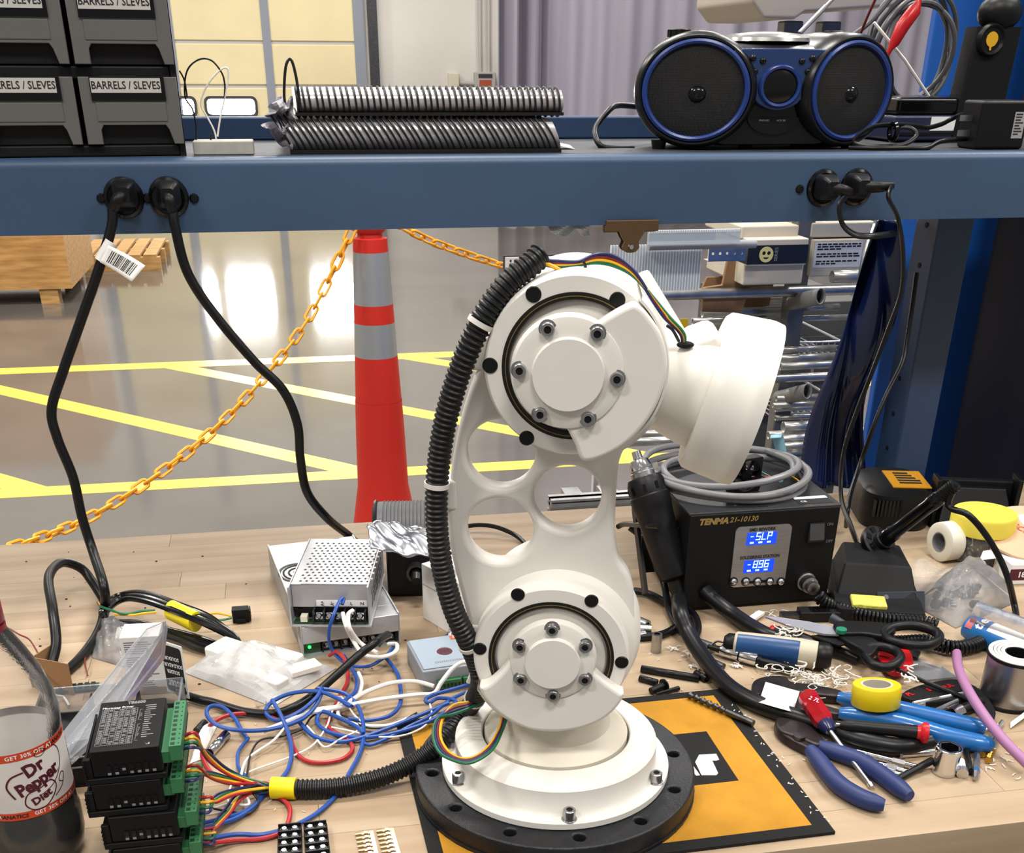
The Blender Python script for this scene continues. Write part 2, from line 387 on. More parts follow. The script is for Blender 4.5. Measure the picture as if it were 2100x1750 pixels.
ct = Vector((cn.location.x, 3.47, b_+.07))
chain([ct+Vector((-.03, 0, 0)), W(640, 640, 3.38), W(545, 770, 3.25), W(430, 890, 3.094), W(300, 990, 2.938), W(170, 1068, 2.782), W(40, 1118, 2.6), W(-100, 1160, 2.444)], 'yellow plastic chain sagging from the cone down behind the bench')
chain([ct+Vector((.03, 0, 0)), W(860, 484, 3.536), W(930, 512, 3.588), W(1030, 545, 3.666), W(1110, 566, 3.718)], 'yellow plastic chain running from the cone towards the tube rack')
# tube rack behind the bench
rk = thing('tube_rack', 'grey steel storage rack with posts, arms and rails behind the bench', 'rack', (1.0, 2.665, 0))
def rx(px, py, Y=2.05): p = W(px, py, Y*1.3); return p - Vector((1.0, 2.665, 0))
for px, py, z0 in ((1622, 40, 1.36), (1640, 520, 0)):
    x = rx(px, py).x; MB().box(x-.022, x+.022, -.022, .022, z0, W(1600, 38, 2.535).z).build('post', 'rack_steel', rk, bevel=.004)
for py, a, b, r in ((597, 1345, 1800, .0125), (772, 1560, 1760, .011), (925, 1560, 1720, .011)):
    p, q = rx(a, py+4, 2.0), rx(b, py, 2.0); z = (p.z+q.z)/2; MB().cyl((p.x, p.y, z), (q.x, q.y, z), r, n=14).build('rail', 'tube_steel', rk)
for px, py in ((1683, 608), (1656, 803)):     # angled arms with open oval ends
    e_ = rx(px, py, 1.86); s_ = rx(px-62, py+14, 2.04)
    me = MB(); me.tube([s_, e_], .017, 16, cap=False, flat=.6); me.build('arm', 'rack_steel', rk, solid=.003)
TLB = ['open-ended steel tube resting on the rack rail by the text carton', 'bright slim tube above the middle rack rail', 'thin tube high behind the rack post', 'thick tube lowest but two in the stack by the station', 'tube just under the thick one in the lower stack', 'thin tube at the bottom of the lower stack', 'upper tube of the pair behind the robot forearm', 'lower tube of the pair behind the robot forearm', 'short thin tube behind the upper oval arm', 'upper tube under the hanging cardboard sheet', 'lower tube under the hanging cardboard sheet', 'tube right below the long rack rail', 'upper of two thin tubes over the lower basket', 'lower of two thin tubes over the lower basket']
for tk, (a, b, py, Y, r) in enumerate(((1706, 1830, 568, 1.95, .0135), (1600, 1760, 752, 1.9, .008), (1605, 1760, 655, 2.06, .006), (1606, 1700, 877, 1.9, .013), (1590, 1700, 902, 1.88, .010), (1600, 1700, 916, 1.86, .008),
                       (1300, 1480, 892, 1.95, .008), (1290, 1480, 908, 1.92, .009), (1640, 1720, 632, 2.06, .007), (1420, 1600, 660, 2.1, .008), (1420, 1600, 690, 2.12, .009), (1450, 1620, 622, 2.12, .008), (1590, 1720, 840, 2.03, .006), (1590, 1720, 858, 2.03, .006))):
    p, q = W(a, py, Y*1.3), W(b, py, Y*1.3); q.z = p.z
    o = MB().tube([p, q], r, 14, cap=False).build('steel_tube', 'tube_steel', solid=.002); base_origin(o)
    tag(o, TLB[tk], 'tube', 'tubes on the rack')
for k, (a, b, py0, py1, Y) in enumerate(((1620, 1725, 700, 738, 2.2), (1590, 1700, 812, 860, 2.2))):
    Y = Y*1.3; p, q = W(a, py1, Y), W(b, py0, Y); bk = thing('wire_basket', ('upper', 'lower')[k]+' zinc wire basket sitting inside the tube rack', 'basket', (p.x, Y, p.z))
    w_, h_ = q.x-p.x, q.z-p.z; m_ = MB()
    for y in (0, .3):
        for i in range(5): m_.tube([(0, y, h_*i/4), (w_, y, h_*i/4)], .0018, 5)
        for i in range(9): m_.tube([(w_*i/8, y, 0), (w_*i/8, y, h_)], .0018, 5)
    for i in range(9): m_.tube([(w_*i/8, 0, 0), (w_*i/8, .3, 0)], .0018, 5)
    m_.build('wire_mesh', 'galv', bk)
    for i in (0, 8): MB().cyl((w_*i/8, .15, -p.z if k else -.2), (w_*i/8, .15, 0), .004, n=8).build('support', 'galv', bk)
    MB().tube([(0, 0, h_), (w_, 0, h_), (w_, .3, h_), (0, .3, h_)], .0035, 6, closed=True).build('rim', 'galv', bk)
# beige tray edge on top of the rack
bt = MB(); p0, p1 = W(1541, 12, 2.535), W(1900, 5, 2.535)
zz = W(1600, 38, 2.535).z
bt.prism([(p0.x+.03, zz), (p0.x+.10, zz), (p0.x+.12, zz+.012), (p1.x, zz+.03), (p1.x, zz+.2), (p0.x+.02, zz+.2), (p0.x, zz+.05), (p0.x, zz+.03)], -.35, 0, T(0, 2.535, 0) @ FRONT)
o = bt.build('plastic_tray', 'beige_plastic', bevel=.006); base_origin(o); tag(o, 'beige plastic tray on top of the tube rack', 'tray')
# cartons and books on the rack shelf
def boxpx(name, x0, x1, y0, y1, Y, dep, mat, label, cat, group=None, bevel=.004):
    Y = Y*1.3; a, b = W(x0, y1, Y), W(x1, y0, Y); o = MB().box(0, b.x-a.x, 0, dep, 0, b.z-a.z).build(name, mat, bevel=bevel)
    o.location = (a.x, Y, a.z); return tag(o, label, cat, group)
c1_ = boxpx('carton', 1522, 1650, 538, 586, 1.96, .25, 'carton', 'plain cream carton below the dark box with round emblem', 'carton')
dk = thing('parts_box', 'cream and navy box with a round yellow emblem on the rack', 'box', W(1531, 547, 2.535))
q = W(1660, 489, 2.535)-W(1531, 547, 2.535)
MB().box(0, q.x, 0, .22, 0, q.z).build('carton_body', 'carton', dk, bevel=.003)
mk('navy_card', '#171b26', .5)
MB().box(-.001, q.x, -.0015, .1, q.z*.08, q.z*.78).build('navy_band', 'navy_card', dk)
mk('emblem', '#d8cf8e', .6)
me = curve_mesh([circ(0, 0, .017), circ(-.006, .003, .0042), circ(.006, .003, .0042), [(-.008, -.006), (.008, -.006), (.003, -.010), (-.003, -.010)]], .0004)
MB().mesh(me, T(q.x*.3, -.003, q.z*.44) @ FRONT).build('round_emblem', 'emblem', dk, smooth=False)
text('side_lettering', 'SERIES', .011, 'print_grey', dk, T(q.x*.47, -.002, q.z*.44) @ FRONT @ RZ(PI/2))
boxpx('carton', 1520, 1640, 462, 492, 1.98, .25, 'carton', 'cream carton resting on the box with the round emblem', 'carton')
lb = thing('instruction_carton', 'cream carton with a printed text label right of the grey post', 'carton', W(1660, 568, 2.626))
q = W(1790, 490, 2.626)-W(1660, 568, 2.626)
MB().box(0, q.x, 0, .22, 0, q.z).build('carton_body', 'carton', lb, bevel=.003)
MB().box(q.x*.03, q.x*.84, -.001, .002, q.z*.25, q.z*.93).build('text_label', 'white_paper', lb)
m_ = MB(); random.seed(3)
for k in range(9):
    if k in (3, 6): continue
    z = q.z*(.88-.066*k); x = q.x*.07
    while x < q.x*(.79 if k not in (2, 8) else .4):
        l = random.uniform(.006, .016); m_.box(x, min(x+l, q.x*.81), -.0016, -.0009, z-.0016, z+.0016); x += l+.003
m_.build('label_print', 'print_black', lb, smooth=False)
boxpx('carton', 1662, 1800, 455, 488, 2.03, .25, 'carton', 'plain cream carton lying over the carton with printed text', 'carton')
# brown cardboard, folded
a = W(1440, 640, 2.6); o = MB().prism([(0, 0), (.10, -.005), (.12, .06), (.09, .065), (.07, .125), (.055, .14), (.045, .06), (0, .055)], -.012, 0, T(a) @ FRONT).build('torn_cardboard', 'cardboard', bevel=.002); base_origin(o)
tag(o, 'torn brown cardboard piece standing on the tube rack', 'cardboard')
a = W(1425, 680, 2.73); o = MB().prism([(0, .08), (.02, .13), (.2, .13), (.19, .03), (.12, 0), (.06, .03)], -.01, 0, T(a) @ FRONT).build('cardboard_sheet', 'cardboard', bevel=.002); base_origin(o)
tag(o, 'brown cardboard sheet hanging under the rack rail', 'cardboard')
# fluted translucent sheet
sh = thing('fluted_sheet', 'translucent fluted plastic sheet leaning on the rack', 'plastic sheet', W(1250, 600, 2.47))
q = W(1440, 500, 2.47)-W(1250, 600, 2.47)
MB().box(0, q.x, 0, .001, 0, q.z).build('back_skin', 'poly_sheet', sh)
MB().box(0, q.x, .006, .007, 0, q.z).build('front_skin', 'poly_sheet', sh)
m_ = MB()
for k in range(33): m_.box(q.x*k/32-.0008, q.x*k/32+.0008, -.001, .008, 0, q.z)
m_.build('flutes', 'print_white', sh)
s2 = thing('fluted_sheet', 'narrow fluted plastic sheet lying flat above the leaning one', 'plastic sheet', W(1330, 502, 2.405))
q2 = W(1520, 470, 2.405)-W(1330, 502, 2.405)
MB().box(0, q2.x, 0, .012, 0, q2.z).build('sheet_body', 'poly_sheet', s2)
m_ = MB()
for k in range(40): m_.box(q2.x*k/40, q2.x*k/40+.002, -.002, .001, q2.z*.82, q2.z)
m_.build('flutes', 'print_white', s2)
rl = MB(); a, b = W(1330, 505, 2.444), W(1550, 498, 2.444); rl.cyl(a, (b.x, b.y, a.z), .009, n=12)
o = rl.build('foam_tube', 'print_grey'); base_origin(o); tag(o, 'grey foam tube under the flat fluted sheet', 'tube')
pp = thing('punched_angle', 'short punched steel angle beside the navy box', 'bracket', W(1452, 535, 2.509))
me = curve_mesh([rrect(0, .088, 0, .03, .002)]+[circ(.01+.017*k, .015, .003, 12) for k in range(5)], .001)
MB().mesh(me, FRONT).build('flange_plate', 'galv', pp); MB().box(0, .088, 0, .03, -.002, 0).build('lower_flange', 'galv', pp)
o = boxpx('yellow_tag', 1393, 1412, 654, 682, 1.9, .002, 'yellow_tag', 'small yellow tag hanging beside the robot forearm', 'tag', bevel=0)
# perforated white strip behind the robot's conduit
ps_ = thing('perforated_strip', 'white strip with a row of square holes behind the conduit', 'strip', W(1036, 556, 2.08))
q = W(1256, 523, 2.08)-W(1036, 556, 2.08)
me = curve_mesh([rrect(0, q.x, 0, q.z, .001)]+[[(x0, q.z-.009), (x0+.004, q.z-.009), (x0+.004, q.z-.004), (x0, q.z-.004)] for x0 in [.008+.0078*k for k in range(int((q.x-.016)/.0078))]], .001)
MB().mesh(me, FRONT).build('strip_plate', 'white_plastic', ps_); MB().box(q.x*.92, q.x*.97, .004, .02, -W(1036, 556, 2.08).z, q.z).build('upright', 'white_plastic', ps_)
for x in (.9, 1.0): MB().box(q.x*x-.01, q.x*x+.01, -.15, .15, -W(1036, 556, 2.08).z, -W(1036, 556, 2.08).z+.02).build('foot', 'white_plastic', ps_)
MB().box(0, q.x, .02, .022, 0, q.z).build('back_plate', 'dark_grey', ps_)
# aluminium extrusion behind the bench
a, b = W(1130, 1062, 1.716), W(1310, 1046, 1.716); ex = thing('aluminium_extrusion', 'slotted aluminium extrusion behind the far bench edge', 'extrusion', a)
L = b.x-a.x
for z in (0, .016): MB().box(0, L, 0, .03, z, z+.008).build('lip', 'alu', ex, bevel=.001)
MB().box(0, L, .01, .02, -.006, .03).build('core', 'alu', ex); MB().box(0, L, 0, .03, .026, .03).build('lip', 'alu', ex)
for x in (.03, L-.06): MB().box(x, x+.03, .03, .06, -a.z, .03).build('leg', 'alu', ex)
# blue panels and protective film on the right
o = MB().box(W(1852, 450, 1.768).x, 2.6, 1.768, 1.788, .2, 2.3).build('machine_cabinet', 'blue_panel', bevel=.004); base_origin(o); tag(o, 'large bright blue machine side behind the bench post', 'machine')
def film(u, v):
    a = W(1806, 448, 1.586).lerp(W(1846, 448, 1.586), u); b = W(1634, 985, 1.56).lerp(W(1772, 1010, 1.56), u)
    p = a.lerp(b, v); p.y += .02*math.sin(u*5+v*4) + .012*math.sin(v*9+u*2) + .008*math.sin(u*14-v*5); p.x += .006*math.sin(v*7); return p
o = MB().grid(film, 24, 40).build('film_drape', 'navy_film', solid=.0006); base_origin(o); tag(o, 'dark blue glossy plastic film draped left of the post', 'plastic film')
def film2(u, v):
    x = W(2003, 700, 1.68).x+.24*u; return (x, 1.68+.012*math.sin(u*9+v*2)-.05*u, .5+1.5*v)
o = MB().grid(film2, 24, 20).build('film_curtain', 'navy_dark', solid=.0006); base_origin(o); tag(o, 'dark navy film curtain hanging right of the bench post', 'plastic film')

def wrapf(u, v): q = W(1125+85*u, 468, 1.312); return Vector((q.x, 1.312+.006*math.sin(u*11+v*5), 1.3017-v*(.006+.008*math.sin(u*5)**2)-.001*math.sin(u*17)*v))
o = MB().grid(wrapf, 20, 6).build('wrap_scrap', 'poly_sheet', solid=.0006, smooth=False); base_origin(o); tag(o, 'scrap of crinkled clear wrap hanging under the shelf edge', 'wrap')

# extra rack tubes, and an added box that darkens the gaps behind them
mk('backing_grey', '#4a4a49', .6, .2, var=.2, vs=6)
a, b = W(1490, 968, 3.3), W(1770, 616, 3.3); sbn = thing('dark_backing', 'added dark grey bin standing behind the rack tubes', 'bin', (a.x, 3.3, 0))
MB().box(0, b.x-a.x, 0, .4, 0, b.z).build('front_panel', 'backing_grey', sbn, bevel=.004)
for k in range(5): MB().box(-.003, b.x-a.x+.003, -.006, 0, b.z*(.3+.14*k), b.z*(.3+.14*k)+.012).build('swage', 'backing_grey', sbn)
xt = ((1600, 1712, 718, 2.0, .007, 'thin tube just under the upper wire basket'), (1598, 1712, 736, 1.98, .009, 'tube resting under the upper wire basket, thicker one'), (1592, 1700, 818, 1.97, .007, 'thin tube beside the lower oval arm'), (1585, 1690, 832, 1.96, .006, 'thinnest tube beside the lower oval arm'),
      (1575, 1680, 893, 1.93, .009, 'tube lying between the thick one and the blue tape'), (1570, 1672, 934, 1.9, .012, 'thick tube right above the grey cable coil'), (1565, 1668, 950, 1.88, .010, 'lowest tube behind the grey cable coil'), (1440, 1600, 642, 2.08, .011, 'tube passing behind the torn cardboard'), (1420, 1560, 706, 2.08, .008, 'tube behind the top of the robot wrist'))
for (a_, b__, py, Y, r, lb_) in xt:
    p, q = W(a_, py, Y*1.3), W(b__, py, Y*1.3); q.z = p.z
    o = MB().tube([p, q], r, 14, cap=False).build('steel_tube', 'tube_steel', solid=.002); base_origin(o); tag(o, lb_, 'tube', 'tubes on the rack')
# ================================================================ the bench and its shelf
mk('maple', '#a9967e', .5, var=.45, vs=4, stretch=(.6, 9, 9), col2='#988168', objrand=.07, bump=.04, bs=60, spec=.3)
XB0, XB1, YB0, YB1 = -.95, 1.45, .642, 1.4155
wb = thing('workbench', 'maple butcher-block workbench covered with tools and parts', 'workbench', (0, 1.03, BZ-.045))
random.seed(11)
rows = 18; wd = (YB1-YB0)/rows
for r in range(rows):
    x = XB0 + random.uniform(-.5, 0)
    while x < XB1:
        l = random.uniform(.35, .8); a, b = max(x, XB0), min(x+l, XB1); x += l
        if b-a < .02: continue
        MB().box(a+.0001, b-.0001, YB0+r*wd-1.03+.0001, YB0+(r+1)*wd-1.03-.0001, 0, .045).build('stave', 'maple', wb, bevel=.0003, seg=1)
for sx in (-.9, 1.35):
    MB().box(sx-.04, sx+.04, -.34, -.27, -(BZ-.045), 0).build('leg', 'post_blue', wb); MB().box(sx-.04, sx+.04, .27, .34, -(BZ-.045), 0).build('leg', 'post_blue', wb)
YS, ZT, ZB_ = 1.3, 1.374, 1.3015             # shelf front, top, bottom
sh = thing('overhead_shelf', 'blue steel shelf with power outlets above the workbench', 'shelf', (.2, YS, ZB_))
me = curve_mesh([rrect(0, .30, 0, ZT-ZB_, .006), rrect(.0025, .31, -.01, ZT-ZB_-.0025, .004)], 0)
prof = [(0, 0), (0, .063)] + [(.01-.01*math.cos(a), .063+.0095*math.sin(a)) for a in [PI/2*k/6 for k in range(1, 7)]] + [(.30, .0725), (.30, .087), (.3025, .087), (.3025, .070), (.01, .070), (.0025, .061), (.0025, 0)]
xs0, xs1 = -.95, 1.1
MB().loft([[(x, y, z) for y, z in prof] for x in (xs0, xs1)]).build('shelf_pan', 'blue_paint', sh, ang=25)
mk('deck', '#3b3e46', .5, var=.3, vs=30)
MB().box(xs0, xs1, .012, .28, .0725, .0727).build('deck', 'deck', sh)
MB().box(xs0, xs1, .0025, .03, -.0, .0025).build('bottom_lip', 'blue_paint', sh)
MB().box(xs0, xs1, .28, .2995, .0727, .0995).build('back_rail', 'post_blue', sh, bevel=.003)
ph = [circ(.0285+.0, z, .0035, 10) for z in [.03+.05*k for k in range(8)]]
MB().box(.6615, .7145, .156, .216, BZ-ZB_-.3, .0).build('post', 'post_blue', sh, bevel=.003)
MB().box(.6615, .7145, .216, .29, -.02, .068).build('bracket', 'post_blue', sh)
for k in range(8):
    z = -.03-.052*k; MB().cyl((.6605, .186, z), (.6616, .186, z), .0035, n=10).build('post_hole', 'black_matte', sh)
# outlets: round flange, body; screws beside them
def outlet(px, py):
    p = W(px, py, YS); l = p-Vector((.2, YS, ZB_))
    A = T(l) @ FRONT
    o_ = MB().lathe([(0, .004), (.0145, .004), (.0165, .0045), (.0195, .003), (.0205, 0), (0, 0)], 28, A @ Matrix.Diagonal((1, 1.0, 1, 1))).build('outlet', 'black_gloss', sh)
    MB().box(-.010, .010, -.012, .012, .004, .006, A).build('outlet_face', 'black_matte', o_)
    return l
for q in ((254, 406), (346, 405), (1688, 386), (1756, 384)): outlet(*q)
for px, py in ((208, 407), (302, 407), (398, 407), (1640, 388)):
    l = W(px, py, YS)-Vector((.2, YS, ZB_)); MB().lathe([(0, .003), (.003, .0028), (.0048, .001), (.005, 0), (0, 0)], 14, T(l) @ FRONT).build('screw', 'black_gloss', sh)
def plug(px, py, label, dirx, drop, mat='black_plastic'):
    """moulded right-angle plug standing out of the outlet; returns the cord exit point"""
    p = W(px, py, YS-.007); t = thing('power_plug', label, 'plug', p, group='power plugs in the shelf')
    m_ = MB(); m_.loft([[(x*s, -y, z*s) for x, z in rrect(-.0115, .0115, -.013, .013, .005)] for s, y in ((1, 0), (1, .012), (.85, .020), (.55, .026))]); m_.build('plug_body', mat, t)
    e_ = Vector((dirx*.016, -.022, drop))
    w_ = catmull([(0, -.018, 0), (dirx*.008, -.026, drop*.35), e_], 6); n_ = len(w_)
    MB().tube(w_, [.0075-.003*i/(n_-1) for i in range(n_)], 12).build('strain_relief', mat, t)
    return p+e_
ex1 = plug(258, 395, 'black plug with the tagged cord in the outlet under the drawers', -.8, -.014)
ex2 = plug(347, 397, 'black plug beside the tagged one in the shelf outlet', .2, -.016)
ex3 = plug(1690, 383, 'black plug in the outlet below the boombox, flat cord', 1.4, -.004)
ex4 = plug(1752, 380, 'black angled plug right of the flat corded plug', 2.2, .001)
def cord(name, pts, r, label, mat='black_rubber', n=10, flat=1.0, group=None):
    o = MB().tube(catmull(pts, 10), r, n, flat=flat).build(name, mat); base_origin(o); return tag(o, label, 'cord', group)
cord('power_cable', [ex1, W(228, 470, 1.2675), W(200, 560, 1.261), W(165, 660, 1.2545), W(130, 760, 1.248), W(106, 840, 1.2415), W(118, 900, 1.235), W(150, 980, 1.2285), W(168, 1060, 1.222), W(190, 1130, 1.209), P(212, 1200, .05), P(215, 1250, .02), P(200, 1300, .007), P(165, 1350, .005), P(120, 1388, .005), P(104, 1375, .012), P(115, 1320, .03), P(108, 1250, .05), P(100, 1185, .055), P(125, 1155, .05), P(165, 1165, .035), P(190, 1195, .02), P(215, 1235, .006)],   .0052, 'thick black power cord with a barcode tag hanging from the shelf')
cord('power_cable', [ex2, W(360, 470, 1.2675), W(385, 560, 1.2636), W(440, 645, 1.261), W(520, 740, 1.2584), W(580, 800, 1.2571), W(610, 870, 1.2558), W(616, 940, 1.2558), W(630, 1010, 1.261), W(670, 1062, 1.274), P(712, 1096, .02), P(735, 1115, .012), P(770, 1125, .006)],   .0052, 'thick black power cord hanging from the shelf to the metal supplies')
cord('power_cable', [ex3, W(1722, 420, 1.261), W(1728, 460, 1.2584), W(1755, 482, 1.2558), W(1790, 484, 1.2558), W(1815, 482, 1.274), W(1836, 478, 1.313)], .0042, 'folded flat black cord looping below the right outlets', flat=.5)
cord('power_cable', [ex4, W(1822, 405, 1.2545), W(1842, 450, 1.2545), W(1852, 520, 1.261), W(1848, 600, 1.2675), W(1820, 680, 1.274), W(1790, 760, 1.274), W(1755, 850, 1.274), W(1730, 930, 1.274), P(1725, 1020, .06), P(1745, 1080, .05), P(1762, 1130, .035), P(1762, 1170, .02), P(1745, 1200, .012), P(1715, 1215, .006), P(1690, 1222, .006)], .0042, 'long flat black cord falling from the shelf past the solder station', flat=.6)
cord('power_cable', [W(1880, 560, 1.404), W(1872, 620, 1.391), W(1860, 700, 1.378), W(1850, 745, 1.365), W(1818, 810, 1.339), W(1790, 880, 1.326), W(1765, 950, 1.326), P(1745, 1010, .05), P(1738, 1050, .04), P(1735, 1080, .01)], .003, 'thin black cord in front of the bench post')
# barcode tag wrapped on the first cord
tg = thing('barcode_tag', 'white barcode tag wrapped around the hanging cord', 'tag', W(222, 522, 1.2558))
b0 = W(222, 522, 1.2558)
MB().cyl(W(228, 496, 1.2636)-b0, W(206, 536, 1.261)-b0, .0062, n=14).build('tag_wrap', 'white_paper', tg)
def tagf(u, v):
    a = W(222, 503, 1.2519).lerp(W(205, 538, 1.2493), v); c = W(298, 545, 1.2415).lerp(W(270, 578, 1.2389), v); p = a.lerp(c, u); p.y += .006*math.sin(u*PI)*(1-.5*v); return p-b0
MB().grid(tagf, 12, 6).build('tag_flag', 'white_paper', tg, solid=.0003)
m_ = MB(); random.seed(5); u = .14
while u < .86:
    d = random.uniform(.008, .03); m_.grid(lambda a, b, u=u, d=d: tagf(u+d*a, .18+.64*b)+Vector((0, -.0005, 0)), 2, 6); u += d+random.uniform(.01, .03)
m_.build('barcode', 'print_black', tg, smooth=False)
# ================================================================ things on the shelf
ZS = ZB_+.0727
mk('drawer_grey', '#5d5d5c', .5); mk('cab_black', '#0e0e10', .55, spec=.3)
YC = 1.3156
ca = W(-185, 322, YC); cb = W(384, 322, YC)
dc = thing('drawer_cabinet', 'black small-parts drawer cabinet with grey drawers on the shelf', 'drawer cabinet', (ca.x, YC-.014, ZS), rz=math.radians(4))
CW = cb.x-ca.x; CH = .40
zA, zB, zC = W(200, 298, YC).z-ZS, W(200, 155, YC).z-ZS, W(200, 134, YC).z-ZS
rowh = zB-zA; zs_ = [zA, zC, zC+rowh+.0125, zC+2*(rowh+.0125)]
MB().box(0, .006, .0, .05, 0, CH).build('side_wall', 'cab_black', dc); MB().box(CW-.006, CW, 0, .05, 0, CH).build('side_wall', 'cab_black', dc)
MB().box(.006, CW-.006, .045, .05, 0, CH).build('back_wall', 'cab_black', dc)
MB().box(.006, CW-.006, .0, .045, 0, zA).build('base_rail', 'cab_black', dc, bevel=.002)
for k in range(1, 4): MB().box(.006, CW-.006, .002, .045, zs_[k]-.0125, zs_[k]-.0005).build('divider', 'cab_black', dc, bevel=.002)
mk('label_white', '#b9b8b4', .65)
pitch = W(272, 225, YC).x - W(60, 225, YC).x
xr = W(377, 280, YC).x-ca.x
dw = pitch-.005
for r in range(3):
    for c in range(3):
        x1 = xr-c*pitch; x0 = x1-dw
        if x0 < .006: x0 = .007
        z0, z1 = zs_[r]+.001, zs_[r]+rowh-.001; h_ = z1-z0; w_ = x1-x0
        f = MB(); cut = [(x0+w_*.16, z0-.001), (x0+w_*.16, z0+h_*.22), (x0+w_*.19, z0+h_*.29), (x0+w_*.83, z0+h_*.29), (x0+w_*.86, z0+h_*.22), (x0+w_*.90, z0-.001)]
        outl = [(x0, z0), (x0, z1), (x1, z1), (x1, z0)] + [(cut[5][0], z0)] + cut[4:0:-1] + [(cut[0][0], z0)]
        me = curve_mesh([outl], .004, .0008); f.mesh(me, T(0, -.002, 0) @ FRONT)
        dr = f.build('drawer', 'drawer_grey', dc)
        MB().box(x0+.001, x1-.001, .003, .044, z0, z1-.004).build('drawer_box', 'cab_black', dr)
        MB().box(x0+w_*.14, x0+w_*.86, -.0068, -.005, z0+h_*.34, z0+h_*.63).build('recess_panel', 'drawer_grey', dr, bevel=.0008)
        MB().box(x0+w_*.11, x0+w_*.87, -.0075, -.005, z0+h_*.65, z1).build('label_window', 'black_gloss', dr)
        MB().box(x0+w_*.12, x0+w_*.83, -.0082, -.0074, z0+h_*.77, z1-.001).build('label_card', 'label_white', dr)
        text('label_text', 'BARRELS / SLEVES', .0098, 'print_black', dr, T(x0+w_*.475, -.0085, z0+h_*.875) @ FRONT, sx=.88, bold=.0001)
# comb-bound books
mk('pages', '#b9b6ba', .3, .3, var=.15, vs=60, stretch=(1, 1, 20)); mk('comb', '#0e0e10', .4)
def comb_book(x0, x1, zbase, hh, Y, n, lean, label, big=False):
    t = thing('comb_bound_book', label, 'book', (x0, Y, zbase), group='comb bound books on the shelf'); L = x1-x0
    MB().loft([[(lean*(-.5)*(z-.2)/1.0*hh*1.1+dx, y, hh*z) for y, z in ((.012, .10), (.004, .3), (.002, .5), (.004, .72), (.012, .93), (.16, .93), (.16, .10))] for dx in (.006, L)]).build('page_block', 'pages', t)
    MB().box(0.004, L, .002, .16, 0, hh*.12).build('back_cover', 'comb', t); 
    path = []
    for k in range(13):
        a = -PI*.62 + 2*PI*.80*k/12
        y = .016-.0155*math.cos(a*1.0); z = hh*.5 + hh*.54*math.sin(a); path.append((-lean*(z/hh-.1)*hh*.55 - lean*.25*hh*max(0, (z/hh))**2, y, z))
    src = None
    for k in range(n):
        M = T(.008+(L-.012)*k/(n-1)+random.uniform(-.0006, .0006), 0, 0)
        if src is None: src = MB().tube(catmull(path, 3), .00125, 6).build('ring', 'comb', t); src.matrix_local = M
        else: link_copy(src, 'ring', t, M)
    return t
xl0, xl1 = W(588, 318, 1.326).x, W(1152, 318, 1.326).x; hl = W(900, 240, 1.326).z-ZS
comb_book(xl0, xl1, ZS, hl, 1.326, 44, .75, 'thick comb-bound book with leaning black rings on the shelf')
xu0, xu1 = W(598, 235, 1.326).x, W(1158, 235, 1.326).x; hu = W(900, 183, 1.326).z-(ZS+hl)
ub = comb_book(xu0, xu1, ZS+hl+.001, hu, 1.3286, 43, .12, 'comb-bound book with upright black rings lying on another book')
MB().tube(catmull([(-.004, .012, .0), (-.006, .006, .018), (-.002, .005, .045), (.004, .006, .052), (.008, .004, .035), (.010, .002, .005)], 5), .0015, 6).build('loose_ring', 'comb', ub)
mk('crumple', '#9b98a3', .35, alpha=.85, bump=.5, bs=60)
random.seed(4)
def crump(u, v):
    a = W(566, 205, 1.339).lerp(W(602, 205, 1.339), u); b = W(545, 262, 1.339).lerp(W(600, 318, 1.339), u); p = a.lerp(b, v)
    p.y += .012*math.sin(u*7+v*11)+.008*math.sin(v*23+u*4); p.x += .006*math.sin(v*19)*(1-u); p.z = max(p.z+.004*math.sin(u*9), ZS+.002); return p
o = MB().grid(crump, 14, 22).build('crumpled_wrap', 'crumple', solid=.0006, smooth=False); base_origin(o); tag(o, 'crumpled grey plastic wrap at the end of the books', 'wrap')
o = MB().grid(lambda u, v: W(1150+30*u, 306+6*u-6*v, 1.378)+Vector((0, .03*v, .0)), 3, 2).build('paper_scrap', 'label_white', solid=.0004); base_origin(o); o.location.z = ZS; tag(o, 'pale paper scrap beside the lower comb-bound book', 'paper')
# foam block with thin wires
mk('foam', '#aba8a0', .9, var=.1, vs=80)
fb = thing('foam_block', 'white foam block with thin wires stuck in it', 'foam block', (W(398, 320, 1.326).x, 1.326, ZS))
fw = W(522, 320, 1.326).x-W(398, 320, 1.326).x
MB().box(0, fw, 0, .035, 0, .0135).build('foam_body', 'foam', fb, bevel=.0015)
b0 = Vector((W(398, 320, 1.326).x, 1.326, ZS))
for nm, pts, mt in (('white_lead', [(445, 300), (440, 270), (425, 240), (412, 213), (425, 175), (450, 145), (466, 140), (468, 160), (460, 205), (452, 240), (446, 280)], 'white_wire'), ('black_lead', [(446, 298), (441, 292), (431, 285), (434, 275)], 'black_wire'),
                    ('black_lead', [(402, 290), (402, 260), (395, 225), (380, 200), (380, 160), (390, 135), (412, 121), (435, 125), (455, 150), (461, 175), (460, 203)], 'black_wire'), ('black_lead', [(384, 200), (378, 165), (368, 145)], 'black_wire')):
    MB().tube(catmull([W(a, b, 1.3455)-b0 for a, b in pts], 6), .0009, 6).build(nm, mt, fb)
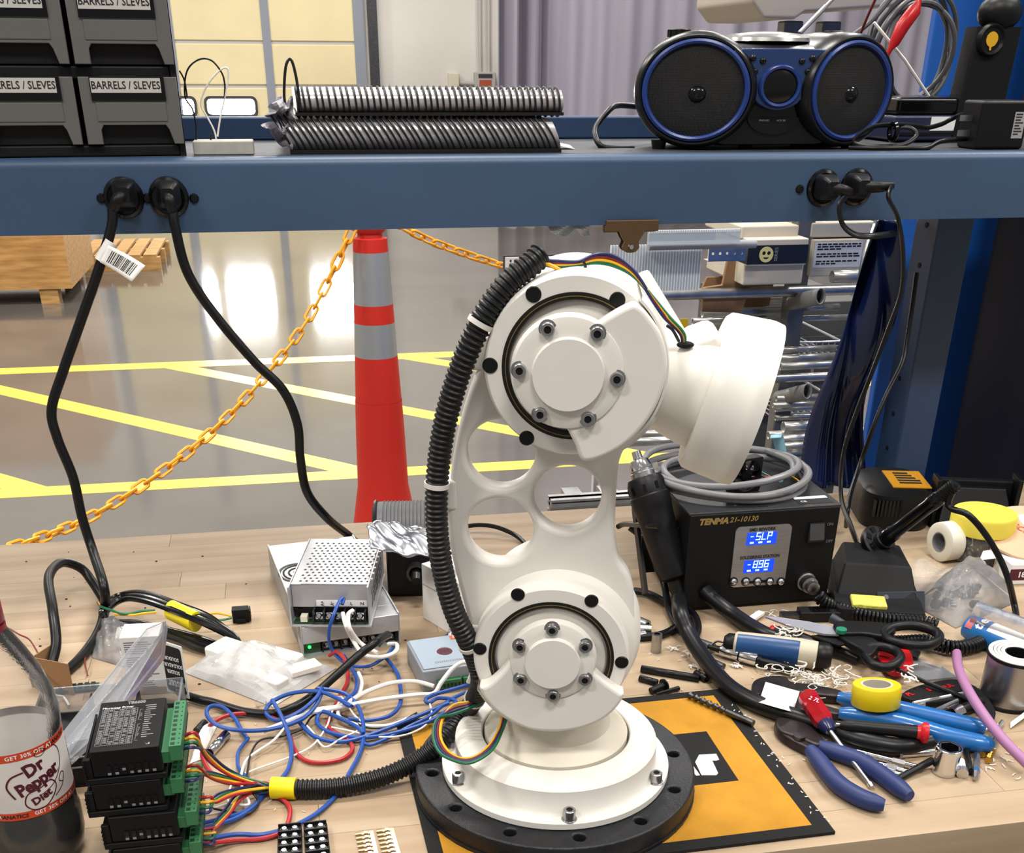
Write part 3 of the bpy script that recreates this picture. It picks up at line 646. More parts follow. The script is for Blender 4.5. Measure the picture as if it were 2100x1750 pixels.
# binder clip under the beam
bc = thing('binder_clip', 'bronze bulldog clip gripping the lower shelf edge', 'clip', (W(1293, 470, 1.2974).x, 1.2974, ZB_))
mk('bronze', '#6d563f', .4, .7)
MB().box(-.031, .031, -.008, -.003, -.006, .006).build('jaw', 'bronze', bc, bevel=.001); MB().box(-.031, .031, .003, .008, -.008, .0).build('jaw', 'bronze', bc, bevel=.001)
me = curve_mesh([smooth2([(-.013, .0), (.013, 0), (.011, -.008), (.008, -.013), (.009, -.019), (.004, -.024), (-.006, -.024), (-.011, -.019), (-.009, -.013), (-.012, -.008)], 4), circ(-.001, -.018, .003, 12)], .0012)
MB().mesh(me, T(0, -.007, -.004) @ FRONT).build('handle', 'bronze', bc); MB().mesh(me, T(0, .006, -.004) @ FRONT).build('handle', 'bronze', bc)
MB().lathe([(0, 0), (.0025, 0), (.0025, .003), (0, .003)], 12, T(-.001, -.0085, -.022) @ FRONT).build('rivet', 'chrome', bc)
# ---------------------------------------------------------------- boombox
mk('bb_black', '#0b0c0e', .3, spec=.4); mk('bb_blue', '#1c3362', .25, coat=.3); mk('bb_ring', '#1a3576', .3); mk('bb_top', '#6f7480', .3, .5); mk('silver', '#c9c8c4', .2, .9)
def grille():
    m = mk('grille', '#0b0b0d', .75); nt = m.node_tree; b = nt.nodes['Principled BSDF']; v = nt.nodes.new('ShaderNodeTexVoronoi'); v.inputs['Scale'].default_value = 700; v.inputs['Randomness'].default_value = .1
    tc = nt.nodes.new('ShaderNodeTexCoord'); nt.links.new(tc.outputs['Object'], v.inputs['Vector']); bp = nt.nodes.new('ShaderNodeBump'); bp.inputs['Distance'].default_value = .0008; nt.links.new(v.outputs[0], bp.inputs['Height']); nt.links.new(bp.outputs[0], b.inputs['Normal'])
grille()
YBB = 1.3585
pl_, pr_ = W(1424, 190, YBB), W(1738, 186, YBB)
bb = thing('boombox', 'black and blue portable boombox with two round speakers', 'boombox', ((pl_.x+pr_.x)/2, YBB, ZS)); bb.scale = (.93, .93, .79); hx = (pr_.x-pl_.x)/2/.93
zc = .0768
for sgn, sd in ((-1, 1), (1, 1)):
    A = T(sgn*hx, -.004, zc) @ RZ(sgn*math.radians(18)) @ FRONT
    dr = MB().lathe([(0, -.135), (.045, -.135), (.062, -.122), (.074, -.09), (.0765, -.055), (.0755, -.02), (.0735, .001), (.069, .0065), (.0665, .006), (.066, .004)], 56, A).build('speaker_drum', 'bb_black', bb)
    MB().lathe([(.0580, .004), (.0590, .0075), (.0618, .009), (.0648, .0075), (.0660, .002)], 56, A).build('blue_ring', 'bb_ring', dr)
    MB().lathe([(0, .0075), (.03, .0072), (.05, .006), (.0595, .0035)], 48, A).build('speaker_grille', 'grille', dr)
    MB().lathe([(0, .0165), (.006, .0155), (.0105, .0125), (.0125, .0075)], 24, A @ T(-.002*sgn, -.004, -.0045)).build('tweeter', 'black_gloss', dr)
# centre body
ring_ = lambda s, y: [(x*s, y, z) for x, z in rrect(-hx, hx, .006, .137, .03)]
MB().loft([[(x, -.012, z) for x, z in rrect(-hx*.8, hx*.8, .008, .128, .02)], [(x, .0, z) for x, z in rrect(-hx*.9, hx*.9, .006, .134, .025)], [(x, .05, z) for x, z in rrect(-hx, hx, .006, .142, .03)], [(x, .12, z) for x, z in rrect(-hx, hx, .008, .138, .03)], [(x, .135, z) for x, z in rrect(-hx*.9, hx*.9, .02, .12, .03)]]).build('centre_body', 'bb_black', bb)
me = curve_mesh([smooth2([(-.062, .127), (-.03, .130), (.03, .130), (.062, .127), (.05, .112), (.040, .095), (.034, .075), (.024, .060), (0, .052), (-.024, .060), (-.034, .075), (-.040, .095), (-.05, .112)], 5)], .004, .0015)
fp = MB().mesh(me, T(0, -.019, 0) @ FRONT).build('front_panel', 'bb_blue', bb)
MB().loft([[(x, y, z) for x in (0,)] for y, z in ((0, 0),)] if 0 else [[(-.07, -.02, .127), (-.06, .05, .143), (-.062, .10, .1435), (.062, .10, .1435), (.06, .05, .143), (.07, -.02, .127), (.06, -.021, .118), (-.06, -.021, .118)], [(-.07, -.018, .124), (-.06, .05, .139), (-.062, .10, .139), (.062, .10, .139), (.06, .05, .139), (.07, -.018, .124), (.06, -.019, .116), (-.06, -.019, .116)]]).build('top_panel', 'bb_blue', bb, ang=30)
dA = T(0, -.0235, .083) @ FRONT
MB().lathe([(.0215, 0), (.0225, .003), (.0255, .004), (.0275, .002), (.028, -.001)], 40, dA).build('display_ring', 'bb_ring', fp)
MB().lathe([(0, .0055), (.012, .0048), (.0218, .001)], 36, dA).build('display', 'black_gloss', fp)
for x, z in ((-.038, .118), (-.025, .1145), (.038, .118), (.025, .1145), (-.034, .1015), (.034, .1015)):
    MB().sphere((x, -.0235, z), .0042, 12, 8, (1, .6, 1)).build('button', 'black_gloss', fp)
me = curve_mesh([[(.034*math.cos(a), .022*math.sin(a)) for a in [PI+PI*k/16 for k in range(17)]]], .001)
pt_ = MB().mesh(me, T(0, -.0135, .043) @ FRONT).build('port_plate', 'black_plastic', bb)
text('port_text', 'PHONES', .0035, 'print_grey', pt_, T(-.012, -.0148, .039) @ FRONT); text('port_text', 'AUX IN', .0035, 'print_grey', pt_, T(.010, -.0148, .039) @ FRONT)
MB().lathe([(0, .016), (.02, .0155), (.044, .012), (.056, .006), (.058, 0)], 48, T(.004, .045, .1435-.004) @ Matrix.Diagonal((1, .75, .8, 1))).build('cd_lid', 'silver', bb)
for px in (1391, 1708):
    x = (W(px, 70, YBB+.035).x-bb.location.x)/.93
    m_ = MB(); m_.lathe([(.0165, 0), (.0165, .006), (.013, .008), (.013, .012), (.0125, .017), (.011, .018), (0, .018)], 24, T(x, .035, .136))
    for k in range(10): m_.box(-.001, .001, .0125, .0140, .007, .017, T(x, .035, .136) @ RZ(2*PI*k/10))
    m_.build('knob', 'black_plastic', bb)
for x in (-hx-.035, -hx*.2, hx*.5, hx+.02): MB().cyl((x, .02, -.0), (x, .02, .012), .008, .010, n=14).build('foot', 'black_rubber', bb)
p0 = W(1640, 68, 1.44)-bb.location; p1 = W(1745, -40, 1.46)-bb.location; p0, p1 = [Vector((q.x/.93, q.y/.93, q.z/.79)) for q in (p0, p1)]
MB().cyl(p0, p0.lerp(p1, .5), .0035, n=10).build('antenna', 'chrome', bb); MB().cyl(p0.lerp(p1, .5), p1, .0026, n=10).build('antenna', 'chrome', bb)
cord('power_cable', [W(1320, 220, 1.508), W(1270, 216, 1.482), W(1250, 225, 1.456), W(1222, 262, 1.43), W(1225, 290, 1.404), W(1245, 304, 1.3975), W(1300, 306, 1.3975)], .0035, 'thin black cord curling out behind the boombox')
# ---------------------------------------------------------------- right end of the shelf
fd = thing('flat_device', 'flat dark blue device with a white sticker lying behind the boombox', 'device', (W(1795, 290, 1.508).x, 1.46, ZS))
mk('dev_navy', '#2b2e48', .22)
fdw = W(2000, 290, 1.508).x-W(1795, 290, 1.508).x
MB().box(0, fdw, 0, .12, .002, .032).build('lower_case', 'dev_navy', fd, bevel=.004); MB().box(0, fdw-.005, .002, .12, .032, .052).build('upper_case', 'black_gloss', fd, bevel=.005)
MB().box(.048, .088, -.001, .001, .014, .03).build('white_sticker', 'print_white', fd); MB().box(0, fdw, -.0015, .0, .009, .012).build('seam', 'black_matte', fd)
for x in (.01, fdw-.02): MB().cyl((x, .02, 0), (x, .02, .003), .005, n=10).build('foot', 'black_rubber', fd)
wa = thing('power_adapter', 'black power adapter with prongs and grey rating label', 'power adapter', (W(2050, 300, 1.326).x, 1.326, ZS))
MB().box(-.031, .031, 0, .045, 0, .052).build('case', 'black_plastic', wa, bevel=.004, seg=3)
for z in (.017, .033): MB().box(-.047, -.031, .018, .0195, z-.0032, z+.0032).build('prong', 'steel', wa)
MB().box(.012, .026, -.0008, .001, .012, .040).build('rating_label', 'print_grey', wa)
m_ = MB(); random.seed(9)
for k in range(8):
    z = .037-.003*k; m_.box(.0135, .0135+random.uniform(.006, .011), -.0012, -.0007, z, z+.0012)
m_.build('label_print', 'print_black', wa, smooth=False)
def sp(x, y, Y=1.03): return W(x, y, Y*1.3)
cord('power_cable', [sp(1995, 240, 1.06), sp(1975, 235, 1.06), sp(1950, 245, 1.05), sp(1930, 255, 1.05), sp(1900, 262, 1.05), sp(1870, 258, 1.045), sp(1830, 256, 1.04), sp(1785, 262, 1.035), sp(1750, 290, 1.03), sp(1790, 300, 1.03), sp(1850, 297, 1.03), sp(1880, 278, 1.035), sp(1865, 262, 1.04), sp(1830, 262, 1.045)], .0028, 'flat black cord bundled beside the power adapter', flat=.6)
cord('power_cable', [sp(1740, 303, 1.03), sp(1800, 305, 1.02), sp(1860, 304, 1.02), sp(1900, 304, 1.02), sp(1930, 290, 1.03), sp(1990, 284, 1.04)], .0028, 'black cord lying along the shelf edge by the adapter')
o = MB().torus(.009, .003, 14, 6, T(W(1832, 270, 1.3455)) @ RY(PI/2)).build('twist_tie', 'black_gloss'); base_origin(o); tag(o, 'black twist tie around the bundled adapter cord', 'tie')
# coiled grey cable, hanging
mk('grey_cable', '#4e4e52', .35)
cc = thing('cable_coil', 'coil of dark grey cable tied with a white strap behind the adapter', 'cable', (W(1868, 215, 1.586).x, 1.586, ZS))
c_ = W(1872, 108, 1.586)-Vector(cc.location)
for k, (rr, dx, dy) in enumerate(((.060, 0, 0), (.064, .003, .008), (.056, -.003, -.007), (.068, .004, .014), (.052, .0, -.012))):
    pts = [(c_.x+dx+rr*.92*math.cos(a), dy+.01*math.sin(a*2+k), c_.z+dx+rr*1.08*math.sin(a)) for a in [2*PI*i/40 for i in range(40)]]
    MB().tube(pts, .0034, 8, closed=True).build('cable_loop', 'grey_cable', cc)
s0, s1 = W(1792, 46, 1.547)-cc.location, W(1905, 198, 1.547)-cc.location
MB().tube([s0, s0.lerp(s1, .5)+Vector((0, -.008, 0)), s1], .002, 6).build('white_strap', 'white_plastic', cc)
MB().tube(catmull([W(1745, 75, 1.586)-cc.location, W(1790, 40, 1.586)-cc.location, W(1840, -20, 1.586)-cc.location], 5), .0034, 8).build('cable_tail', 'grey_cable', cc)
rp = thing('red_test_clip', 'red insulated test clip hanging in front of the grey coil', 'test clip', W(1815, 122, 1.521))
q0 = Vector(rp.location)
ax = [W(1815, 122, 1.521)-q0, W(1826, 100, 1.521)-q0, W(1834, 88, 1.521)-q0, W(1850, 55, 1.521)-q0, W(1876, 20, 1.521)-q0, W(1882, 8, 1.521)-q0, W(1887, -10, 1.521)-q0]
MB().tube(ax, [.002, .0035, .0065, .009, .0085, .0045, .003], 10).build('clip_boot', 'red_plastic', rp)
MB().tube(catmull([ax[-1], W(1830, -60, 1.521)-q0, W(1790, 10, 1.534)-q0, W(1760, 80, 1.56)-q0], 6), .0018, 8).build('lead', 'brown_wire', rp)
pm = thing('magnetic_stand', 'black upright stand with a round boss and yellow mark', 'stand', (W(2005, 220, 1.469).x, 1.469, ZS))
MB().loft([[(x*s+dx, y, z) for x, y in rrect(-.032, .032, -.012, .02, .004)] for s, dx, z in ((1.05, -.002, 0), (1, 0, .06), (.95, .004, .13))]).build('upright', 'black_matte', pm)
bz_ = W(2020, 82, 1.469).z-ZS; bx_ = W(2020, 82, 1.469).x-pm.location.x
MB().lathe([(0, .003), (.013, .003), (.016, .006), (.018, .004), (.019, 0)], 28, T(bx_, -.012, bz_) @ FRONT).build('boss', 'black_plastic', pm)
mk('logo_yellow', '#d8a321', .5)
me = curve_mesh([smooth2([(0, .009), (.006, .006), (.008, 0), (.005, -.006), (.001, -.008), (.001, -.0115), (-.0015, -.011), (-.002, -.008), (-.006, -.005), (-.008, 0), (-.006, .006)], 3)], .0004)
MB().mesh(me, T(bx_, -.0158, bz_) @ FRONT).build('yellow_mark', 'logo_yellow', pm, smooth=False)
MB().sphere((.006, 0, .145), .026, 18, 12, (1.1, .8, .8)).build('ball_head', 'black_plastic', pm)
# ================================================================ mat and robot arm
mk('mat_yellow', '#b27e1a', .85, var=.1, vs=40, bump=.5, bs=900); mk('mat_black', '#0d0d0e', .9, bump=.5, bs=900); mk('mat_white', '#cfcfc6', .9)
mk('pla_white', '#dedad3', .42, var=.04, vs=12, sss=.0); mk('pla_cream', '#cfc8b8', .45, var=.06, vs=14); mk('pla_black', '#17181c', .45, var=.25, vs=90, bump=.25, bs=500)
mk('bearing_black', '#1d1b18', .4, .3); mk('bearing_gold', '#8a7a4a', .35, .6)
mt = thing('floor_mat', 'yellow mat with black border and white letters under the robot', 'mat', P(1200, 1600))
MO = Vector(mt.location)
cA, cB, cD = P(812, 1484), P(1483, 1418), P(1712, 1712)
cC = cA + (cD-cB)*1.12
def quad(s):
    c = (cA+cB+cC+cD)/4; return [((p-c)*s+c-MO) for p in (cA, cB, cD+(cD-cB)*.12, cC)]
cen = sum((p for p in (cA, cB, cD+(cD-cB)*.02, cC)), Vector())/4
def mq(u, v): return (cA+(cB-cA)*u+((cD-cB)*v)+((cC-cA)-(cD-cB))*v*(1-u)*.0-MO).xy
cC = cA+(cD-cB)*1.0
outer = [mq(u, v) for u, v in ((0, 0), (1, 0), (1, 1), (0, 1))]; inner = [mq(u, v) for u, v in ((.035, .045), (.955, .045), (.955, .95), (.035, .95))]
MB().mesh(curve_mesh([outer, inner], .0015), T(0, 0, .0015)).build('border', 'mat_black', mt, smooth=False)
MB().prism([tuple(p) for p in inner], .0003, .0029).build('field', 'mat_yellow', mt, smooth=False)
la = [P(1330, 1518), P(1448, 1506), P(1514, 1607), P(1380, 1622)]
MB().prism([((p-MO).x, (p-MO).y) for p in la], .0028, .0031).build('logo_panel', 'mat_black', mt, smooth=False)
def mpoly(pts): return [((P(*p)-MO).x, (P(*p)-MO).y) for p in pts]
for pts in ([(1433, 1555), (1468, 1553), (1474, 1565), (1468, 1567), (1460, 1567), (1472, 1593), (1468, 1597), (1438, 1597), (1425, 1570)], [(1420, 1577), (1428, 1587), (1435, 1597), (1427, 1598), (1419, 1590)]):
    MB().mesh(curve_mesh([mpoly(pts)], .0002), T(0, 0, .0033)).build('letter', 'mat_white', mt, smooth=False)
# ---------------------------------------------------------------- robot
RB = Vector((.186, .764, BZ+.003)); RA = math.radians(-13.7)
rb = thing('robot_arm', 'white desktop robot arm on a round black base plate', 'robot arm', RB, RA)
RMI = (Matrix.Translation(RB) @ RZ(RA)).inverted()
def RP(px, py, yl):
    o_ = RMI @ CAM; d = RMI.to_3x3() @ ray(px, py); t = (yl-o_.y)/d.y; q = o_+d*t; return q.x, q.z
def RPv(px, py, yl): x, z = RP(px, py, yl); return Vector((x, yl, z))
# base plate with bolt holes
BR = .118
holes = [circ(.104*math.cos(2*PI*k/12+.2), .104*math.sin(2*PI*k/12+.2), .0048, 16) for k in range(12)]
MB().mesh(curve_mesh([circ(0, 0, BR, 72)]+holes, .0085, .002), T(0, 0, .0105)).build('base_plate', 'pla_black', rb)
MB().lathe([(.119, 0), (.119, .003), (.117, .003)], 64).build('base_rim', 'pla_black', rb)
FZ = .019
MB().lathe([(.0, FZ), (.0945, FZ), (.0955, FZ+.001), (.0955, FZ+.006), (.0945, FZ+.007), (0, FZ+.007)], 72).build('base_flange', 'pla_white', rb)
z1 = FZ+.007; HB = .027
MB().lathe([(.087, z1), (.0845, z1+.003), (.084, z1+HB-.006), (.081, z1+HB-.003), (.076, z1+HB), (.0625, z1+HB), (.0615, z1+HB-.001), (.0615, z1+HB-.02), (0, z1+HB-.02)], 72).build('base_ring', 'pla_white', rb)
for a in (-151, -82, -22, 38, 98, 158):
    A = T(.0895*math.cos(math.radians(a)), .0895*math.sin(math.radians(a)), z1)
    sc_ = MB().lathe([(.0062, 0), (.0062, .0002), (.0048, .0004), (.0048, .0085), (.0043, .009), (.0026, .009), (.0026, .005), (0, .005)], 20, A).build('socket_screw', 'steel', rb)
    MB().prism(circ(0, 0, .0027, 6), .005, .0086, A).build('hex_socket', 'black_matte', sc_)
# turret: fills the ring and rises into the fork
zt = z1+HB
MB().lathe([(.0595, zt-.02), (.0595, zt+.001), (.056, zt+.004), (.045, zt+.010), (.042, zt+.022), (.042, zt+.05)], 64).build('turret', 'pla_cream', rb)
def ell(cx, cz, rx, rz, n): return [(cx+rx*math.cos(2*PI*k/n), cz+rz*math.sin(2*PI*k/n)) for k in range(n)]
YF = -.050                                  # front face of the joint rings
def joint(cpx, rpx_l, hub, nm_y, fork_px, plugs, nscrew, a0, hub_r, scr_r, ringk, tag_):
    cx, cz = RP(*cpx, YF); R = cx-RP(*rpx_l, YF)[0]
    A = T(cx, 0, cz) @ FRONT               # local z -> -y (towards viewer)
    dm = MB().lathe([(0, -.055), (R*.86, -.055), (R*.97, -.048), (R*1.0, -.03), (R*1.0, -YF-.005), (R*.985, -YF-.0015), (R*.965, -YF), (R*.80, -YF), (R*.80, -YF-.008), (0, -YF-.008)], 80, A).build('joint_housing', 'pla_white', rb)
    br = MB().lathe([(R*.805, -YF-.0005), (R*.80, -YF+.0005), (R*.725, -YF+.0005), (R*.72, -YF-.003)], 80, A).build('bearing', 'bearing_black', rb)
    MB().lathe([(R*.766, -YF+.0006), (R*.765, -YF+.0009), (R*.757, -YF+.0009), (R*.756, -YF+.0006)], 80, A).build('bearing_seal', 'bearing_gold', br)
    MB().lathe([(0, -YF-.0025), (R*.69, -YF-.0025), (R*.72, -YF-.004)], 72, A).build('inner_disc', 'pla_white', rb)
    for p in plugs:
        x, z = RP(*p, YF); MB().lathe([(0, .0006), (.0046, .0008), (.0052, .0)], 24, T(x, YF, z) @ FRONT).build('rubber_plug', 'black_rubber', rb)
    # fork arm: plate hugging the hub, thick, rounded edge
    outl = [RP(x, y, YF-.008) for x, y in fork_px]
    me = curve_mesh([smooth2(outl, 5)], .007, .003, 3)
    fk = MB().mesh(me, T(0, YF-.007, 0) @ FRONT).build('fork_arm', 'pla_white', rb)
    hx_, hz_ = RP(*hub, YF-.02); H = T(hx_, YF-.0135, hz_) @ FRONT
    MB().lathe([(hub_r*1.60, -.004), (hub_r*1.52, .0015), (hub_r*1.30, .0030), (hub_r*1.02, .0034), (hub_r, .0060), (hub_r*.975, .0068), (0, .0070)], 56, H).build('hub_cap', 'pla_white', rb)
    for k in range(nscrew):
        a = math.radians(a0+360*k/nscrew); S = H @ T(scr_r*math.cos(a), scr_r*math.sin(a), .0015)
        hsw = MB().lathe([(.0058, 0), (.0058, .0012), (.0046, .0014), (.0046, .0040), (.0041, .0046), (.0024, .0046), (.0024, .0022), (0, .0022)], 20, S).build('hub_screw', 'steel', rb)
        MB().prism(circ(0, 0, .0025, 6), .0023, .0041, S).build('hex_socket', 'black_matte', hsw)
    return cx, cz, R
lo = joint((1130, 1352), (970, 1352), (1133, 1364), 0, [(984, 1404), (1003, 1397), (1035, 1366), (1056, 1330), (1085, 1292), (1128, 1276), (1172, 1290), (1197, 1325), (1210, 1362), (1240, 1392), (1268, 1412), (1279, 1420), (1262, 1448), (1228, 1474), (1180, 1490), (1130, 1494), (1080, 1488), (1030, 1462), (998, 1432)],
           [(1062, 1220), (1213, 1233), (984, 1331), (1275, 1359)], 6, -88, .0205, .0275, 0, 'lower')
up = joint((1178, 755), (992, 755), (1165, 771), 0, [(1283, 626), (1240, 650), (1208, 672), (1185, 678), (1150, 672), (1115, 688), (1088, 722), (1081, 765), (1090, 808), (1112, 838), (1142, 852), (1160, 872), (1178, 906), (1197, 942), (1255, 925), (1310, 882), (1350, 820), (1367, 750), (1358, 690), (1330, 645), (1305, 622)],
           [(1094, 604), (1266, 616), (1005, 750), (1080, 899)], 6, -4, .0235, .0315, 0, 'upper')
# fork cheek behind the plates (ties the fork to the turret / forearm)
lx, lz, lR = lo; ux, uz, uR = up
MB().lathe([(lR*1.045, -.0), (lR*1.05, .02), (lR*1.045, .054), (lR*.995, .058), (lR*.99, -.0)], 64, T(lx, 0, lz) @ FRONT, a0=math.radians(205), a1=math.radians(332)).build('fork_shell', 'pla_white', rb)
MB().lathe([(uR*1.035, -.03), (uR*1.04, .0), (uR*1.04, .050), (uR*1.02, .058), (uR*.992, .058), (uR*.992, -.03)], 64, T(ux, 0, uz) @ FRONT, a0=math.radians(-72), a1=math.radians(48)).build('fork_shell', 'pla_white', rb)
MB().lathe([(.038, 0), (.040, .006), (.042, .03), (.047, .05)], 48, T(lx*.6, .006, zt+.003)).build('turret_neck', 'pla_cream', rb)
# link plate with three lightening holes
yl = -.030
lk = [(1002, 690), (985, 745), (962, 800), (942, 868), (927, 945), (919, 1010), (917, 1070), (923, 1135), (937, 1195), (955, 1262), (975, 1330), (1060, 1400), (1200, 1400), (1290, 1320), (1301, 1240), (1293, 1190), (1270, 1150), (1262, 1095), (1265, 1010), (1276, 935), (1330, 860), (1350, 740), (1250, 610), (1100, 610)]
hl_ = [RP(x, y, yl) for x, y in ((1027, 936), (1164, 1028), (1025, 1094))]; hr = RP(1090, 936, yl)[0]-hl_[0][0]
outl = smooth2([RP(x, y, yl) for x, y in lk], 5)
me = curve_mesh([outl]+[circ(cx, cz, hr+.003, 48) for cx, cz in hl_], .009, .004, 4)
MB().mesh(me, T(0, -.018, 0) @ FRONT).build('link', 'pla_white', rb)
# dome where the link swells into the lower drum
dx, dz = lx+.004, lz+.002
MB().lathe([(0, .044), (lR*.80, .044), (lR*1.0, .036), (lR*1.10, .015), (lR*1.12, -.01), (lR*1.05, -.04), (0, -.048)], 64, T(dx, 0, dz) @ FRONT).build('link_drum', 'pla_white', rb)
MB().lathe([(0, .046), (uR*.98, .046), (uR*1.0, .03), (uR*1.0, -.05), (uR*.9, -.058), (0, -.06)], 64, T(ux+.006, .02, uz-.012) @ FRONT).build('rear_drum', 'pla_white', rb)
# small rear motor boss top right
q0, q1 = RPv(1296, 582, .02), RPv(1372, 705, .02)
MB().cyl(q0+Vector((0, .01, 0)), q1+Vector((0, .01, 0)), .014, .014, n=28).build('motor_boss', 'pla_white', rb, bevel=.002)
# wrist: neck, collar, end cup on a slanted axis
fa, fb_ = RPv(1440, 800, 0), RPv(1560, 834, 0); ad = (fb_-fa).normalized(); ad = (ad + Vector((0, -.10, 0))).normalized()
s0 = fa-ad*.0
half = .485*((RPv(1487, 633, 0)-RPv(1393, 960, 0)).length); th_ = (fb_-fa).length*.9
W_ = align(s0, ad)
MB().lathe([(0, -.16), (half*.50, -.16), (half*.54, -.06), (half*.56, -.045), (half*.61, -.03), (half*.69, -.014), (half*.72, -.006), (half*.72, .012), (0, .012)], 72, W_).build('wrist_neck', 'pla_white', rb)
MB().lathe([(half*.7, .0), (half*.93, .0), (half*.985, .003), (half*1.0, .010), (half*1.03, th_*.72), (half*1.034, th_*.73), (half*1.036, th_-.006), (half*1.02, th_), (half*.9, th_+.001), (half*.88, th_-.01), (0, th_-.01)], 80, W_).build('wrist_cup', 'pla_white', rb)
MB().prism([RP(x, y, 0) for x, y in ((1395, 712), (1408, 692), (1462, 673), (1480, 690), (1478, 745), (1400, 745))], -.035, .02, T(0, .0, 0) @ FRONT).build('wire_port', 'pla_white', rb, bevel=.004)
x, z = RP(1405, 706, -.02); MB().sphere((x, -.022, z), .005, 14, 8, (1.2, .7, .5)).build('port_hole', 'black_matte', rb)
# side clips for the conduit
for (x, y) in ((983, 720), (918, 1010), (970, 1300)):
    q = RPv(x, y, -.02); MB().box(q.x-.007, q.x+.008, -.028, -.006, q.z-.012, q.z+.012).build('conduit_clip', 'pla_white', rb, bevel=.003)
# ---------------------------------------------------------------- corrugated conduit
mk('conduit_black', '#101012', .42)
cp = [RPv(1109, 522, -.03), RPv(1085, 545, -.035), RPv(1045, 578, -.04), RPv(1002, 635, -.044), RPv(968, 700, -.046), RPv(935, 785, -.046), RPv(910, 880, -.045), RPv(897, 980, -.045), RPv(896, 1080, -.045), RPv(908, 1170, -.043), RPv(930, 1250, -.04), RPv(955, 1305, -.035), RPv(978, 1360, -.025), RPv(985, 1405, -.02)]
Mr = Matrix.Translation(RB) @ RZ(RA)
cp = [Mr @ q for q in cp] + [P(958, 1458, .055), P(915, 1512, .038), P(860, 1557, .022), P(790, 1592, .012), P(710, 1612, .009), P(640, 1618, .009), P(556, 1616, .009)]
cw = resample(catmull(cp, 14), .00098); n_ = len(cw)
CR = .0083
cdt = thing('corrugated_conduit', 'black corrugated wire conduit running along the robot arm', 'conduit', P(800, 1590)); C0 = Vector(cdt.location)
prof_ = (1.0, 1.0, .86, .86)
MB().tube([q-C0 for q in cw], [CR*prof_[i % 4] for i in range(n_)], 16).build('corrugated_tube', 'conduit_black', cdt, ang=25)
mk('zip_white', '#d5d2cc', .4)
def ziptie(px, py):
    i = min(range(n_), key=lambda k: (lambda d, q: math.hypot(1050+FPX*d.dot(_R)/d.dot(_F)-px, PY-FPX*d.dot(_U)/d.dot(_F)-py))(cw[k]-CAM, 0)); i = max(2, min(n_-3, i)); d = (cw[i+2]-cw[i-2]).normalized()
    MB().lathe([(CR*.98, -.0016), (CR*1.1, -.0016), (CR*1.1, .0016), (CR*.98, .0016)], 24, align(cw[i]-C0, d)).build('zip_tie', 'zip_white', cdt)
for q in ((982, 662), (896, 995), (963, 1322), (972, 1432)): ziptie(*q)
tp = cw[-22:]; MB().tube([q-C0 for q in tp], CR*1.12, 20).build('yellow_tape_band', 'yellow_tape', cdt)
# wires leaving the top of the conduit, over the drum to the wrist
def rw(name, pts, r, mat, label, group='robot arm signal wires'):
    w_ = catmull([Mr @ RPv(*p) for p in pts], 8); o = MB().tube(w_, r, 7).build(name, mat); base_origin(o); return tag(o, label, 'wire', group)
for k, (m_, nm) in enumerate((('navy_wire', 'blue'), ('brown_wire', 'red'), ('yellow_wire', 'yellow'), ('green_wire', 'green'))):
    d = k*4; e_ = k*5
    rw('signal_wire', [(1105, 533+d*.5, -.032), (1140, 536+d*.9, -.03), (1185, 537-d*.8+e_, -.025), (1225, 522+d*1.4, -.022), (1262, 527+d*1.6, -.02), (1300, 556+d*.9, -.022), (1335+d*.3, 610, -.024), (1362+d*.8, 650, -.026), (1388+d*.6, 675, -.026), (1398+d*.5, 690, -.024), (1400+d*.3, 708, -.022)], .0013, m_, nm+' wire arching from the conduit over the robot elbow')
rw('signal_wire', [(1108, 536, -.034), (1130, 545, -.034), (1152, 556, -.03), (1160, 562, -.02)], .0013, 'yellow_wire', 'short yellow wire end curling at the top of the conduit')
rw('signal_wire', [(1196, 535, -.03), (1200, 545, -.03), (1201, 556, -.028)], .001, 'black_wire', 'short black wire stub above the robot elbow')
rw('signal_wire', [(1368, 668, -.03), (1380, 678, -.028), (1392, 700, -.024)], .0011, 'black_wire', 'short black wire stub beside the wrist port')
# loop of motor wires by the turret
for k, (m_, nm) in enumerate((('yellow_wire', 'yellow'), ('brown_wire', 'dark red'), ('navy_wire', 'navy'), ('green_wire', 'green'))):
    o_ = k*4
    wire('motor_wire', [(1003, 1432, .080), (965, 1440+o_, .082), (930, 1447+o_*1.5, .078), (908-o_*.9, 1475, .070), (903-o_*1.2, 1510, .066), (918-o_*1.2, 1540+o_*.5, .066), (945, 1556+o_*.7, .068), (975, 1552+o_*.8, .070), (1003+o_*.6, 1530+o_*.6, .074), (1022+o_*.6, 1500, .078), (1030+o_*.7, 1472, .080), (1034+o_*.4, 1456, .080)], .0013, m_, nm+' wire looping beside the robot turret', 'turret wire loop')
